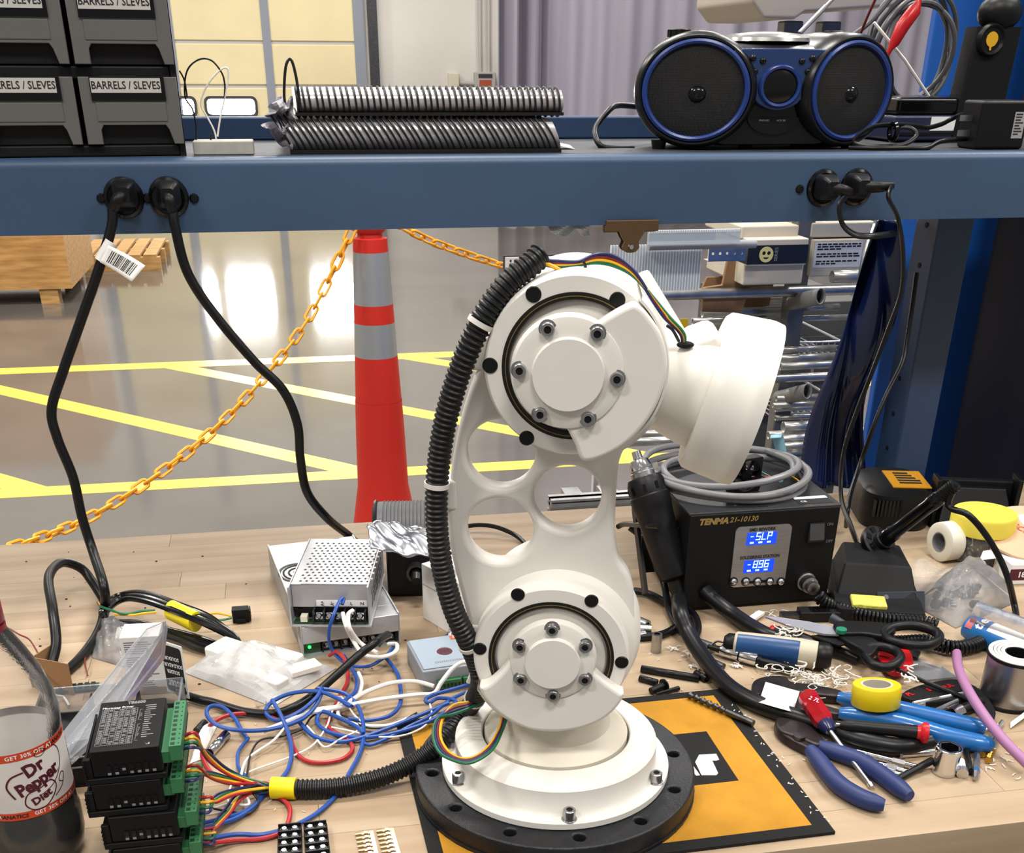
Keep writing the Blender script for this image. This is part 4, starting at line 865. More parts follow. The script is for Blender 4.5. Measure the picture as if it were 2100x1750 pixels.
# ================================================================ left half of the bench
# ---------------------------------------------------------------- soda bottle
def glassy(name, col, rough, alpha, ior=1.3, bump=.35):
    m = bpy.data.materials.new(name); m.use_nodes = True; nt = m.node_tree; nt.nodes.clear()
    o_ = nt.nodes.new('ShaderNodeOutputMaterial'); tr = nt.nodes.new('ShaderNodeBsdfTransparent'); gl = nt.nodes.new('ShaderNodeBsdfGlossy'); df = nt.nodes.new('ShaderNodeBsdfDiffuse')
    fr = nt.nodes.new('ShaderNodeFresnel'); fr.inputs[0].default_value = ior; m1 = nt.nodes.new('ShaderNodeMixShader'); m2 = nt.nodes.new('ShaderNodeMixShader')
    tr.inputs[0].default_value = (.97, .97, .97, 1); gl.inputs['Roughness'].default_value = rough; df.inputs[0].default_value = lin(col)
    m1.inputs[0].default_value = alpha; nt.links.new(tr.outputs[0], m1.inputs[1]); nt.links.new(df.outputs[0], m1.inputs[2])
    nt.links.new(fr.outputs[0], m2.inputs[0]); nt.links.new(m1.outputs[0], m2.inputs[1]); nt.links.new(gl.outputs[0], m2.inputs[2]); nt.links.new(m2.outputs[0], o_.inputs[0])
    n2 = nt.nodes.new('ShaderNodeTexNoise'); n2.inputs['Scale'].default_value = 60; bp = nt.nodes.new('ShaderNodeBump'); bp.inputs['Strength'].default_value = bump; bp.inputs['Distance'].default_value = .003
    nt.links.new(n2.outputs['Fac'], bp.inputs['Height']); nt.links.new(bp.outputs[0], gl.inputs['Normal']); nt.links.new(bp.outputs[0], fr.inputs['Normal'])
    MATS[name] = m
glassy('pet', '#b9bcbc', .06, .06, 1.3, .05); glassy('bag_clear', '#cfd0d4', .12, .2, 1.4, .2); glassy('bag_milky', '#dcdbda', .15, .5, 1.5); glassy('clear_lid', '#b9bdc6', .15, .30, 1.35, .05)
mk('cola', '#120605', .1); mk('bottle_label', '#d6d0cc', .4, trans=0); mk('label_orange', '#c0401f', .4); mk('maroon', '#4a1022', .5); mk('cap_maroon', '#7b1428', .4)
def translucent(name, col):
    m = bpy.data.materials.new(name); m.use_nodes = True; nt = m.node_tree; nt.nodes.clear()
    o_ = nt.nodes.new('ShaderNodeOutputMaterial'); d_ = nt.nodes.new('ShaderNodeBsdfDiffuse'); t_ = nt.nodes.new('ShaderNodeBsdfTranslucent'); x_ = nt.nodes.new('ShaderNodeMixShader')
    d_.inputs[0].default_value = lin(col); t_.inputs[0].default_value = lin(col); x_.inputs[0].default_value = .4
    nt.links.new(d_.outputs[0], x_.inputs[1]); nt.links.new(t_.outputs[0], x_.inputs[2]); nt.links.new(x_.outputs[0], o_.inputs[0]); MATS[name] = m
translucent('bottle_label', '#e2dcd8')
bo = thing('soda_bottle', 'half-empty plastic soda bottle with white and orange label and maroon cap', 'bottle', (-.230, .745, BZ))
pb = [(.0, .004), (.018, .0), (.028, .001), (.034, .008), (.0365, .02), (.0365, .04), (.0352, .044), (.0350, .112), (.0365, .116), (.0368, .128), (.0355, .145), (.031, .165), (.024, .185), (.0165, .203), (.0128, .212), (.0125, .222)]
pb = [(r, z if z < .112 else .112+(z-.112)*.86) for r, z in pb]
MB().lathe(pb, 48).build('bottle_body', 'pet', bo)
MB().lathe([(0, .006), (.018, .0025), (.028, .004), (.033, .009), (.0355, .02), (.0355, .04), (.0342, .046), (.034, .058), (0, .058)], 40).build('cola', 'cola', bo)
LR = .0356
lbl = MB().lathe([(LR, .056), (LR, .112)], 64).build('label', 'bottle_label', bo)
for z0 in (.056, .1055): MB().lathe([(LR+.0001, z0), (LR+.0001, z0+.0065)], 64).build('orange_band', 'label_orange', lbl)
def onb(a0, zc, rad=.0003):
    def fn(p): a = a0+p.x/LR; return Vector(((LR+rad)*math.cos(a), (LR+rad)*math.sin(a), zc+p.z))
    return fn
vA = math.radians(-64)
for zc_, off in ((.10875, -.5), (.05925, -.2)):
    for k in range(3):
        b_ = vA+off+k*1.62-1.0
        text('band_text', 'GET 30% OFF AT', .0044, 'print_white', lbl, FRONT, fn=onb(b_, zc_), bold=.00008, spacing=1.1)
        text('band_text', 'FANATICS', .0044, 'print_black', lbl, FRONT, fn=onb(b_+.72, zc_), bold=.00012, shear=.2, spacing=1.0)
sl = RZ(math.radians(18))
text('logo_text', 'Dr', .0145, 'maroon', lbl, FRONT @ sl @ T(.002, .0075, 0), fn=onb(vA+.12, .0885), bold=.0006, sx=.9)
text('logo_text', 'Pepper', .0145, 'maroon', lbl, FRONT @ sl @ T(0, -.004, 0), fn=onb(vA+.12, .0885), bold=.0006, sx=.85, spacing=.95)
text('logo_text', 'Diet', .0085, 'maroon', lbl, FRONT @ sl, fn=onb(vA+.14, .0705), bold=.0004)
text('logo_text', 'Est. 1885', .003, 'maroon', lbl, FRONT @ sl, fn=onb(vA+.52, .084))
def stroke(pts, r, mat, parent, fn, closed=False):
    w_ = catmull([(x, 0, z) for x, z in pts], 6, closed)
    b = MB(); q = []
    for i, p in enumerate(w_):
        a = w_[(i-1) % len(w_)] if closed or i else p; c = w_[(i+1) % len(w_)] if closed or i < len(w_)-1 else p; d = (c-a).normalized(); n_ = Vector((-d.z, 0, d.x))*r
        q.append((fn(p+n_), fn(p-n_)))
    N = len(q); vs = [x for pr_ in q for x in pr_]; fs = [(2*i, 2*i+1, 2*((i+1) % N)+1, 2*((i+1) % N)) for i in range(N if closed else N-1)]
    b.add(vs, fs); return b.build('logo_stroke', mat, parent, smooth=False, fix=False)
f1 = onb(vA+.12, .0885)
stroke([(-.017, -.014), (-.021, -.004), (-.017, .004), (-.008, .007)], .0007, 'maroon', lbl, f1)
stroke([(.008, .018), (.017, .019), (.0225, .012), (.021, 0), (.012, -.011), (.0, -.016)], .0004, 'maroon', lbl, f1)
stroke([(.002, .018), (.005, .0205), (.009, .0205), (.0105, .018), (.007, .0155), (.003, .016)], .0003, 'maroon', lbl, f1, True)
f2 = onb(vA+.14, .0705)
stroke([(-.012, -.002), (-.009, .006), (0, .008), (.008, .011), (.0125, .006), (.010, -.001), (.002, -.008), (-.007, -.008)], .0005, 'maroon', lbl, f2, True)
stroke([(.010, -.004), (.018, .001), (.022, .009), (.019, .011), (.016, .006), (.020, .003)], .0004, 'maroon', lbl, f2)
text('logo_text', 'Dr Pepper', .0125, 'maroon', lbl, FRONT @ RZ(PI/2), fn=onb(vA+1.35, .078), bold=.0005, sx=.8)
MB().lathe([(.0145, .200), (.0148, .2005), (.0148, .215), (.0138, .217), (0, .217)], 30).build('cap', 'cap_maroon', bo)
MB().lathe([(.0148, .1945), (.0150, .1985), (.0135, .1985)], 30).build('cap_ring', 'cap_maroon', bo)
# ---------------------------------------------------------------- stepper drivers, stacked
mk('driver_black', '#0a0a0c', .5, spec=.25); mk('term_green', '#2f6b45', .45); mk('term_hole', '#0c2416', .7)
DW, DD, DH = .0485, .056, .0315
def driver(loc, rz, label):
    t = thing('stepper_driver', label, 'stepper driver', loc, rz, group='stack of stepper drivers'); t.scale = (1, 1.28, .872)
    MB().box(0, DW, 0, DD, .006, DH).build('case', 'driver_black', t, bevel=.0012)
    MB().box(-.006, DW+.002, -.001, DD+.001, 0, .0055).build('heatsink_base', 'driver_black', t, bevel=.0008)
    for k in range(4): MB().box(-.006, -.0045, -.001, DD+.001, .0055+.004*k, .0075+.004*k).build('fin', 'driver_black', t)
    MB().box(-.006, 0, 0.0, .003, .004, .024).build('side_flange', 'driver_black', t, bevel=.001)
    for k in range(7):
        x = .010+.0052*k; d = MB().box(x, x+.003, -.0006, .001, .008, .017).build('dip_slot', 'black_gloss', t)
        z = .0085 if k != 2 else .012
        MB().box(x+.0003, x+.0027, -.0011, .0, z, z+.0018).build('dip_lever', 'mid_grey', d)
    # green screw connector on the right: socket + plug
    hd = MB().box(DW-.001, DW+.0075, .004, DD-.002, .010, .0215).build('socket', 'term_green', t, bevel=.0006)
    pg = MB().box(DW+.0055, DW+.0145, .003, DD-.001, .0125, .0275).build('terminal_plug', 'term_green', t, bevel=.0006)
    n_ = 10
    for k in range(n_):
        y = .0055+(DD-.010)*k/(n_-1)
        MB().box(DW+.0068, DW+.0098, y-.0013, y+.0013, .0270, .0277).build('screw_slot', 'term_hole', pg)
        MB().lathe([(0, .0277), (.0006, .0277), (.0006, .0270)], 6, T(DW+.0125, y, 0)).build('test_hole', 'term_hole', pg)
        MB().box(DW+.0142, DW+.0147, y-.0014, y+.0014, .014, .0175).build('wire_entry', 'term_hole', pg)
    return t
zo = BZ
names = ('black stepper driver at the bottom of the stack by the bottle', 'black stepper driver second from the bottom of the stack', 'black stepper driver third from the bottom of the stack', 'black stepper driver with printed label on top of the stack')
drs = []
for k, (x, y, rz) in enumerate(((-.166, .699, .01), (-.1655, .7015, -.012), (-.1725, .7045, .0), (-.1695, .7055, .006))):
    drs.append(driver((x, y, BZ+.0278*k), rz, names[k]))
td = drs[3]
mk('print_dim', '#737477', .6)
m_ = MB(); zt_ = DH+.0002
for k in range(20): m_.box(.003, .0285, .0055+.0021*k, .0058+.0021*k, zt_-.0001, zt_)
for k in range(7): m_.box(.003+.00425*k, .0033+.00425*k, .0055, .0055+.0021*19, zt_-.0001, zt_)
random.seed(2)
for r in range(19):
    for c in range(6):
        if random.random() < .85: m_.box(.0039+.00425*c, .0039+.00425*c+random.uniform(.0018, .0029), .0064+.0021*r, .0072+.0021*r, zt_-.0001, zt_)
m_.build('label_table', 'print_dim', td, smooth=False)
m_ = MB()
for r in range(16):
    y = .011+.0024*r
    m_.box(.034+random.uniform(0, .001), .034+random.uniform(.004, .010), y, y+.0009, zt_-.0001, zt_)
for x0, y0, y1 in ((.0305, .008, .026), (.0305, .031, .043)):
    m_.box(x0, x0+.0003, y0, y1, zt_-.0001, zt_); m_.box(x0, x0+.002, y0, y0+.0003, zt_-.0001, zt_); m_.box(x0, x0+.002, y1, y1+.0003, zt_-.0001, zt_)
m_.build('label_lines', 'print_dim', td, smooth=False)
text('label_text', 'Microstep Driver', .0031, 'print_white', td, T(.014, .0475, zt_), sx=1.05); text('label_text', 'TB6600', .0042, 'print_dim', td, T(.027, .0522, zt_), bold=.0002)
text('label_text', 'Signal', .002, 'print_dim', td, T(.0318, .037, zt_) @ RZ(PI/2)); text('label_text', 'High Voltage', .002, 'print_dim', td, T(.0318, .018, zt_) @ RZ(PI/2))
MB().lathe([(0, .0006), (.0012, .0006), (.0018, 0)], 14, T(.040, .0045, DH)).build('label_screw', 'chrome', td)
# ---------------------------------------------------------------- organiser box with open clear lid
mk('smoke', '#0b0c0e', .3, spec=.3)
ob = thing('organiser_box', 'dark parts organiser with a clear hinged lid standing open', 'organiser', (-0.2596, 0.8321, BZ))
OW, OD, OH = .128, .128, .030
glassy('smoke_clear', '#1c1e24', .1, .62, 1.45)
MB().box(0, OW, 0, OD, 0, .003).build('floor_panel', 'smoke', ob)
MB().box(0, OW, 0, .002, .003, OH).build('wall_panel', 'smoke', ob); MB().box(0, OW, OD-.002, OD, .003, OH).build('wall_panel', 'clear_lid', ob)
MB().box(0, .002, .002, OD-.002, .003, OH).build('wall_panel', 'smoke', ob); MB().box(OW-.002, OW, .002, OD-.002, .003, OH).build('wall_panel', 'clear_lid', ob)
for z in (.020, .030): MB().box(0, OW, -.0015, 0, z, z+.001).build('rib', 'mid_grey', ob)
for k in (1, 2): MB().box(OW*k/3, OW*k/3+.0015, .002, OD-.002, .003, OH-.008).build('divider', 'smoke', ob)
# lid: shallow tray leaning up to the right
l0, l1 = OZ(133, 1545, BZ+.048), OZ(338, 1268, BZ+.105)
LO = Vector(ob.location)
def lidp(u, v, w=0):
    a = OZ(140, 1548, BZ+.050).lerp(OZ(330, 1262, BZ+.112), u); b = OZ(208, 1500, BZ+.068).lerp(OZ(338, 1300, BZ+.100), u) if 0 else a+Vector((.012, .004, -.022))
    return a.lerp(b, v)-LO
n0 = Vector((-.3, -.5, .3))
pts = [OZ(118, 1520, BZ+.050)-LO, OZ(300, 1290, BZ+.110)-LO, OZ(338, 1275, BZ+.112)-LO, OZ(330, 1345, BZ+.085)-LO, OZ(205, 1500, BZ+.060)-LO, OZ(128, 1572, BZ+.046)-LO]
nrm = (pts[1]-pts[0]).cross(pts[4]-pts[0]).normalized()
MB().add(pts+[p+nrm*.006 for p in pts], [(0, 1, 2, 3, 4, 5), (11, 10, 9, 8, 7, 6)]+[(i, (i+1) % 6, 6+(i+1) % 6, 6+i) for i in range(6)]).build('lid', 'clear_lid', ob, smooth=False)
ld = [o_ for o_ in ob.children if o_.name.startswith('lid')][0]
MB().tube(pts, .0012, 6, closed=True).build('lid_rim', 'clear_lid', ld)
# ---------------------------------------------------------------- solder carton with opened flap
kb = thing('solder_carton', 'white solder carton with a black lettered flap, standing upside down', 'carton', P(260, 1428, .012)+Vector((0, .014, 0)), math.radians(-3))
K0 = Vector(kb.location)
kw, kh = .036, .055
MB().box(0, kw, .0, .03, 0, kh).build('carton_body', 'white_paper', kb, bevel=.0006)
m_ = MB(); random.seed(8)
for r in range(22):
    if r in (6, 12, 17): continue
    z = kh-.006-.0023*r; m_.box(.003, .003+random.uniform(.020, .030), -.0003, .0001, z, z+.0009)
m_.build('fine_print', 'mid_grey', kb, smooth=False)
FA = T(kw, 0, 0) @ RZ(math.radians(-38))
fl = MB().box(0, .029, -.0004, .0004, -.005, kh-.004, FA).build('flap', 'white_paper', kb)
MB().mesh(curve_mesh([rrect(.002, .027, -.002, kh-.007, .003)], .0001), FA @ T(0, -.0006, 0) @ FRONT).build('black_panel', 'print_black', fl, smooth=False)
UP = FA @ T(.0145, -.0009, kh/2-.004) @ FRONT @ RZ(PI+.06)
text('carton_text', 'kester', .0125, 'print_white', fl, UP @ T(-.001, .0165, 0), bold=.0003, sx=.75)
for k, s_ in enumerate(('SOLDER', 'SOLDADURA', 'SOUDURE')): text('carton_text', s_, .0054, 'print_white', fl, UP @ T(.001, .003-.0072*k, 0), bold=.00015, sx=.85)
for a in range(3):
    for b in range(3): MB().prism(rrect(-.001, .001, -.001, .001, .0003), 0, .0002, UP @ T(-.004+.0028*a, .0225+.0028*b, 0)).build('logo_dot', 'print_white', fl, smooth=False)
# ---------------------------------------------------------------- hank of black cable with yellow tape and plug
mk('black_vinyl', '#0b0b0d', .2)
hk = thing('cable_hank', 'glossy black cable hank bound with yellow tape', 'cable', P(340, 1290)); H0 = Vector(hk.location)
random.seed(21)
for k in range(7):
    j = lambda s=6: random.uniform(-s, s)
    o_ = k*3.4-10
    loop = [(212+j(), 1258+o_*.6+j(3), .014+.004*(k % 3)), (245+j(), 1226+o_*.5, .022), (300+j(), 1225+o_*.8, .030), (370, 1250+o_*.9, .032), (430, 1275+o_, .026), (475+j(), 1305+o_*.6, .014), (488+j(), 1326+o_*.3, .008), (470+j(), 1332, .006), (420, 1322-o_, .008), (350, 1300-o_*.7, .010), (280, 1282-o_*.5, .010), (228+j(), 1276, .010)]
    MB().tube(catmull([P(*p)-H0 for p in loop], 6, True), .0031, 8, closed=True).build('cable_loop', 'black_vinyl', hk)
MB().tube([P(346, 1240, .030)-H0, P(372, 1262, .028)-H0, P(402, 1276, .024)-H0] if 0 else [P(352, 1252, .026)-H0, P(402, 1276, .024)-H0], .0115, 20, flat=.85).build('yellow_tape', 'yellow_tape', hk)
MB().tube(catmull([P(420, 1262, .018)-H0, P(445, 1258, .014)-H0, P(475, 1264, .010)-H0], 5), .0012, 6).build('lead', 'yellow_wire', hk); MB().tube(catmull([P(420, 1266, .016)-H0, P(450, 1272, .012)-H0, P(475, 1268, .010)-H0], 5), .0012, 6).build('lead', 'green_wire', hk)
for (m__, pts) in (('green_wire', [(205, 1244, .026), (228, 1252, .03), (255, 1260, .034), (290, 1254, .036), (318, 1252, .036)]), ('yellow_wire', [(235, 1260, .03), (270, 1262, .034), (300, 1258, .036), (320, 1256, .036)]), ('copper', [(205, 1244, .026), (200, 1236, .027)])):
    MB().tube(catmull([P(*p)-H0 for p in pts], 6), .0014, 7).build('lead', m__, hk)
pg = thing('cable_plug', 'black four-way plug at the end of the cable hank', 'connector', P(478, 1280), .0)
MB().box(0, .018, 0, .012, 0, .016).build('plug_body', 'black_matte', pg, bevel=.0008)
for k in range(4): MB().box(.0185, .0198, -.0005, .0125, .002+.0035*k, .004+.0035*k).build('rib', 'black_matte', pg)
MB().box(.004, .014, -.003, 0, .002, .006).build('latch', 'black_matte', pg)
# ---------------------------------------------------------------- clear bags
def pillow(poly, hgt, seed, nu=26, nv=18, base=.001, amp=.3):
    """soft bag over a quad of bench pixels: domed, wrinkled top and a flat underside"""
    c = [P(*q) for q in poly]; rnd = random.Random(seed); ph = [rnd.uniform(0, 6) for _ in range(8)]
    def f(u, v):
        a = c[0].lerp(c[1], u); b = c[3].lerp(c[2], u); p = a.lerp(b, v)
        e = max(0, min(1, 5*u, 5*(1-u)))*max(0, min(1, 5*v, 5*(1-v)))
        d = math.sin(PI*u)**.6*math.sin(PI*v)**.6
        w_ = math.sin(9*u+ph[0]+4*v)*.5+math.sin(17*v+ph[1]-6*u)*.35+math.sin(31*u+ph[2]+11*v)*.25+math.sin(43*v+23*u+ph[3])*.15
        p.z = BZ+base+hgt*d*(1+amp*w_)*1.0+.002*e; return p
    b = MB(); b.grid(f, nu, nv); k = len(b.v)
    def g(u, v): p = f(u, v); p.z = BZ+base*.5; return p
    b.grid(g, nu, nv); return b
bg = thing('plastic_bag', 'clear plastic bag with white foam pieces beside the metal supplies', 'plastic bag', P(520, 1440)); B0 = Vector(bg.location)
def sub(b, o0): b.v = [tuple(Vector(p)-o0) for p in b.v]; return b
sub(pillow([(375, 1380), (560, 1452), (690, 1372), (480, 1326)], .022, 3), B0).build('bag_film', 'bag_milky', bg, smooth=False)
mk('foam_white', '#dedcd8', .8)
for a, b_, w_, h_ in (((420, 1352), (560, 1400), .032, .014), ((440, 1375), (570, 1425), .018, .012), ((505, 1350), (610, 1380), .014, .016)):
    A, ang, L = frame(a, b_, .004); MB().box(0, L, 0, w_, 0, h_, T(A-B0) @ RZ(ang)).build('foam_piece', 'foam_white', bg, bevel=.003, seg=3)
A, ang, L = frame((600, 1392), (662, 1374), .010); MB().box(0, L, 0, .018, 0, .006, T(A-B0) @ RZ(ang)).build('plastic_corner', 'white_plastic', bg, bevel=.001)
b2 = thing('plastic_bag', 'small crinkled clear bag behind the open organiser lid', 'plastic bag', P(225, 1345)); B1 = Vector(b2.location)
sub(pillow([(188, 1350), (262, 1372), (345, 1320), (200, 1270)], .020, 9, amp=.45), B1).build('bag_film', 'bag_clear', b2, smooth=False)
A, ang, L = frame((238, 1330), (325, 1322), .004); MB().box(0, L, 0, .028, 0, .012, T(A-B1) @ RZ(ang)).build('foam_piece', 'foam_white', b2, bevel=.002)
b3 = MB().cyl(P(535, 1440, .004), P(545, 1456, .004), .006, .004, n=12, cap=True).build('clear_vial', 'pet'); base_origin(b3); tag(b3, 'tiny clear plastic bulb under the foam bag', 'vial')
# circuit board edge behind the bag, small odds by the bottle
mk('pcb_green', '#24412a', .4)
pc = thing('circuit_board', 'dark green circuit board strip behind the bottle', 'circuit board', P(115, 1428), .05)
MB().box(0, .04, 0, .012, .002, .004).build('board', 'pcb_green', pc)
for k in range(6): MB().box(.003+.006*k, .007+.006*k, .002, .009, .004, .007).build('chip', 'black_plastic', pc)
cdw = thing('cardboard_box', 'small brown cardboard box flap behind the bottle', 'cardboard', P(66, 1410), math.radians(-30))
MB().box(0, .05, 0, .001, 0, .035).build('panel', 'cardboard', cdw); MB().box(0, .001, 0, .04, 0, .03).build('side', 'cardboard', cdw)
wire('thin_wire', [(20, 1290, .004), (40, 1302, .012), (60, 1312, .014), (75, 1335, .012), (85, 1355, .006), (88, 1375, .003)], .0009, 'brown_wire', 'thin brown wire curling beside the bottle')
wire('thin_wire', [(85, 1370, .02), (98, 1400, .02), (112, 1425, .012), (130, 1430, .004), (142, 1448, .003)], .0012, 'white_wire', 'thin white wire behind the bottle shoulder')
wire('thin_wire', [(180, 1335, .002), (174, 1352, .006), (176, 1370, .006), (180, 1386, .002)], .0008, 'brown_wire', 'short brown wire lying beside the looped power cord')
# ---------------------------------------------------------------- power supplies
mk('psu_metal', '#bcbdc0', .4, .6, var=.1, vs=30); mk('terminal_black', '#0e0e10', .4)
A, ang, L = frame((622, 1352), (828, 1348))
pl = thing('power_supply', 'large aluminium power supply lying under the perforated one', 'power supply', A, ang+.28); pl.scale = (1, 1.22, .9); LW, LD, LH = L, .19, .040
MB().box(0, LW, .022, LD, .002, LH-.0).build('case', 'psu_metal', pl, bevel=.0008)
MB().box(0, LW, .0, .022, .018, LH).build('front_cover', 'psu_metal', pl, bevel=.0008)
MB().box(0, .0015, 0, LD, 0, LH+.002).build('side_plate', 'psu_metal', pl); MB().box(LW-.0015, LW, 0, LD, 0, LH+.002).build('side_plate', 'psu_metal', pl)
MB().box(0, LW, 0, .022, 0, .002).build('base_plate', 'psu_metal', pl)
fan = MB().ring(.020, .023, LH, LH+.0006, 30, T(.022, .115, 0)).build('fan_rim', 'black_plastic', pl)
for r in (.004, .010, .016): MB().ring(r, r+.0022, LH+.0002, LH+.0008, 24, T(.022, .115, 0)).build('fan_grille', 'black_matte', fan)
def terminals(par, x0, n_, pitch, y0, z0, dep=.012, h_=.012):
    tb = MB().box(x0, x0+n_*pitch, y0+.004, y0+dep, z0, z0+h_*.6).build('terminal_block', 'terminal_black', par)
    for k in range(n_+1): MB().box(x0+k*pitch-.0008, x0+k*pitch+.0008, y0, y0+dep, z0, z0+h_).build('divider', 'terminal_black', tb)
    for k in range(n_):
        c = T(x0+(k+.5)*pitch, y0+.0045, z0+h_*.5) @ RX(math.radians(50))
        MB().lathe([(0, .003), (.0022, .003), (.003, .0018), (.003, 0)], 12, c).build('terminal_screw', 'chrome', tb)
        MB().box(-.0034, .0034, -.0034, .0034, -.0012, .0002, c).build('clamp_plate', 'steel', tb)
    return tb
terminals(pl, .022, 8, .0098, .004, .002)
mk('led_green', '#21ff5a', emis=4); MB().sphere((.008, .003, .012), .0018, 10, 6).build('led', 'led_green', pl)
MB().box(.002, .02, .006, .02, .002, .014).build('circuit_board', 'pcb_green', pl)
text('stamp', '+V  -V  ADJ', .005, 'print_grey', pl, T(LW*.72, -.0002, .029) @ FRONT)
A2, ang2, L2 = frame((599, 1277), (764, 1277), .038)
pu = thing('power_supply', 'perforated aluminium power supply on top of the larger one', 'power supply', A2, ang2-.02); pu.scale = (1, 1.25, .9); UW, UD, UH = L2, .1, .046
hs = []
for r in range(15):
    for c in range(12): hs.append(circ(.0105+.0062*c+(.0031 if r % 2 else 0), .0085+.0058*r, .0015, 8))
MB().mesh(curve_mesh([[(.002, .003), (UW-.003, .003), (UW-.003, UD), (.002, UD)]]+hs, .0005), T(0, 0, UH)).build('perforated_cover', 'psu_metal', pu, smooth=False)
MB().box(.003, UW-.004, .004, UD-.002, .010, UH-.004).build('dark_interior', 'black_matte', pu)
MB().box(.002, UW-.003, .003, .0045, .018, UH).build('front_cover', 'psu_metal', pu)
MB().box(.0, .0015, -.006, UD, 0, UH+.001).build('side_plate', 'psu_metal', pu)
MB().box(UW-.003, UW-.0015, -.004, UD, 0, UH+.001).build('side_plate', 'psu_metal', pu)
sv = [[(.012+.012*k+.004*(r % 2), .012+.008*r), (.018+.012*k+.004*(r % 2), .016+.008*r), (.020+.012*k+.004*(r % 2), .0185+.008*r), (.014+.012*k+.004*(r % 2), .0145+.008*r)] for k in range(6) for r in range(3)]
m_ = MB(); 
for q in sv: m_.prism(q, 0, .0004, T(UW-.0014, 0, 0) @ RZ(PI/2) @ FRONT)
m_.build('side_louvre', 'black_matte', pu, smooth=False)
MB().box(0, UW, -.006, UD, -.001, .001).build('base_plate', 'psu_metal', pu)
MB().box(.003, UW-.004, -.004, .003, .001, .0035).build('circuit_board', 'pcb_green', pu)
terminals(pu, .024, 5, .0105, -.007, .0035, .012, .014)
MB().box(.010, .017, -.004, .003, .0035, .010).build('capacitor', 'cream', pu)
MB().box(.026, .078, .0024, .0031, .0195, .0262).build('terminal_label', 'print_white', pu)
for x, s_ in ((.032, '+V'), (.042, '-V'), (.052, 'o'), (.062, 'L'), (.073, 'N')): text('label_text', s_, .0052, 'print_black', pu, T(x, .0021, .0228) @ FRONT @ (RZ(-PI/2) if 'V' in s_ else RZ(0)), bold=.0001)
MB().box(.002, .012, .002, .0035, UH+.0002, UH+.0012).build('white_sticker', 'print_white', pu)
# ---------------------------------------------------------------- controller box
A, ang, L = frame((868, 1422), (985, 1404))
gc = thing('motion_controller', 'small grey controller box with green terminals by the robot', 'controller', A, ang); gc.scale = (1, 1.25, .92); mk('ctl_grey', '#8d9299', .45); mk('ctl_top', '#8a97a6', .4)
MB().box(0, L, 0, .055, 0, .026).build('case', 'ctl_grey', gc, bevel=.002); MB().box(.002, L-.002, .002, .053, .026, .0275).build('top_plate', 'ctl_top', gc, bevel=.0008)
for x in (.014, .040):
    q = MB().box(x, x+.024, -.004, .004, .004, .014).build('terminal_plug', 'term_green', gc, bevel=.0006)
    for k in range(6): MB().box(x+.0015+.0038*k, x+.0038+.0038*k, -.0044, -.0035, .006, .010).build('wire_entry', 'term_hole', q)
MB().lathe([(0, .0006), (.0075, .0006), (.008, 0)], 24, T(.031, .026, .0275) @ Matrix.Diagonal((1, .8, 1, 1))).build('round_button', 'maroon', gc); text('button_text', 'CLS', .006, 'print_black', gc, T(.031, .026, .0283))
MB().box(.044, .056, .044, .051, .0275, .0278).build('red_label', 'box_red', gc); text('label_text', 'CL', .006, 'print_white', gc, T(.050, .0475, .0281))
m_ = MB()
for k in range(14): m_.box(.016+.0022*k, .0172+.0022*k, .008, .011, .0275, .0277)
m_.build('fine_print', 'mid_grey', gc, smooth=False)
# ---------------------------------------------------------------- fume fan with ribbed hood, static bag, white carton
fx = thing('fume_extractor', 'black bench unit with grey ribbed rounded top and round socket', 'device', P(796, 1226), -.12); fx.scale = (1, 1.2, .95)
FW = .085; FH = .062
MB().box(0, FW, 0, .085, 0, FH).build('body', 'black_plastic', fx, bevel=.004)
mk('rib_grey', '#4c4d50', .5)
def arch(x, r): return [(x, .046-.040*math.cos(PI*i/14)*r, FH-.004+.040*math.sin(PI*i/14)*r) for i in range(15)]
hd = MB().loft([arch(x, 1) for x in (-.012, .078)]).build('ribbed_hood', 'rib_grey', fx)
for k in range(19): MB().tube(arch(-.002+.0043*k, 1.012), .0010, 5).build('rib', 'rib_grey', hd)
MB().tube(arch(-.012, 1.0), .0025, 6).build('hood_rim', 'black_plastic', hd); MB().prism([(p[1], p[2]) for p in arch(0, .9)], 0, .003, Matrix(((0, 0, 1, -.0155), (1, 0, 0, 0), (0, 1, 0, 0), (0, 0, 0, 1)))).build('hood_opening', 'black_matte', hd)
MB().ring(.0085, .0115, 0, .010, 26, T(.034, 0, .036) @ FRONT).build('socket_ring', 'steel_dark', fx); MB().cyl((.034, -.003, .036), (.034, -.016, .030), .0075, .006, n=18).build('cable_boot', 'black_rubber', fx)
sb = thing('antistatic_bag', 'crumpled silver antistatic bag lying over the ribbed unit', 'antistatic bag', P(850, 1110, .10)); S0 = Vector(sb.location)
mk('mylar', '#b9bac2', .26, 1, bump=.12, bs=22)
def my(u, v):
    a = P(752, 1084, .107).lerp(P(960, 1076, .112), u); b = P(760, 1128, .098).lerp(P(960, 1144, .098), u); p = a.lerp(b, v); n_ = .004*math.sin(u*6+v*3)+.003*math.sin(v*6+u*9)+.0015*math.sin(u*27-v*12); p.z += n_+.006*math.sin(PI*v); p.y += .003*math.sin(u*15); return p-S0
MB().grid(my, 40, 18).build('bag_sheet', 'mylar', sb, solid=.0012)
MB().grid(lambda u, v: my(u, .02*v)+Vector((0, 0, .001)), 40, 1).build('seal_edge', 'mylar', sb)
A, ang, L = frame((868, 1268), (930, 1305)); wc = thing('white_carton', 'blank white carton standing behind the conduit', 'carton', A, ang)
MB().box(0, L*1.25, 0, .05, 0, .066).build('carton_body', 'white_paper', wc, bevel=.0008); MB().box(0, L*1.25, -.0003, .0, .042, .0425).build('seam', 'mid_grey', wc)
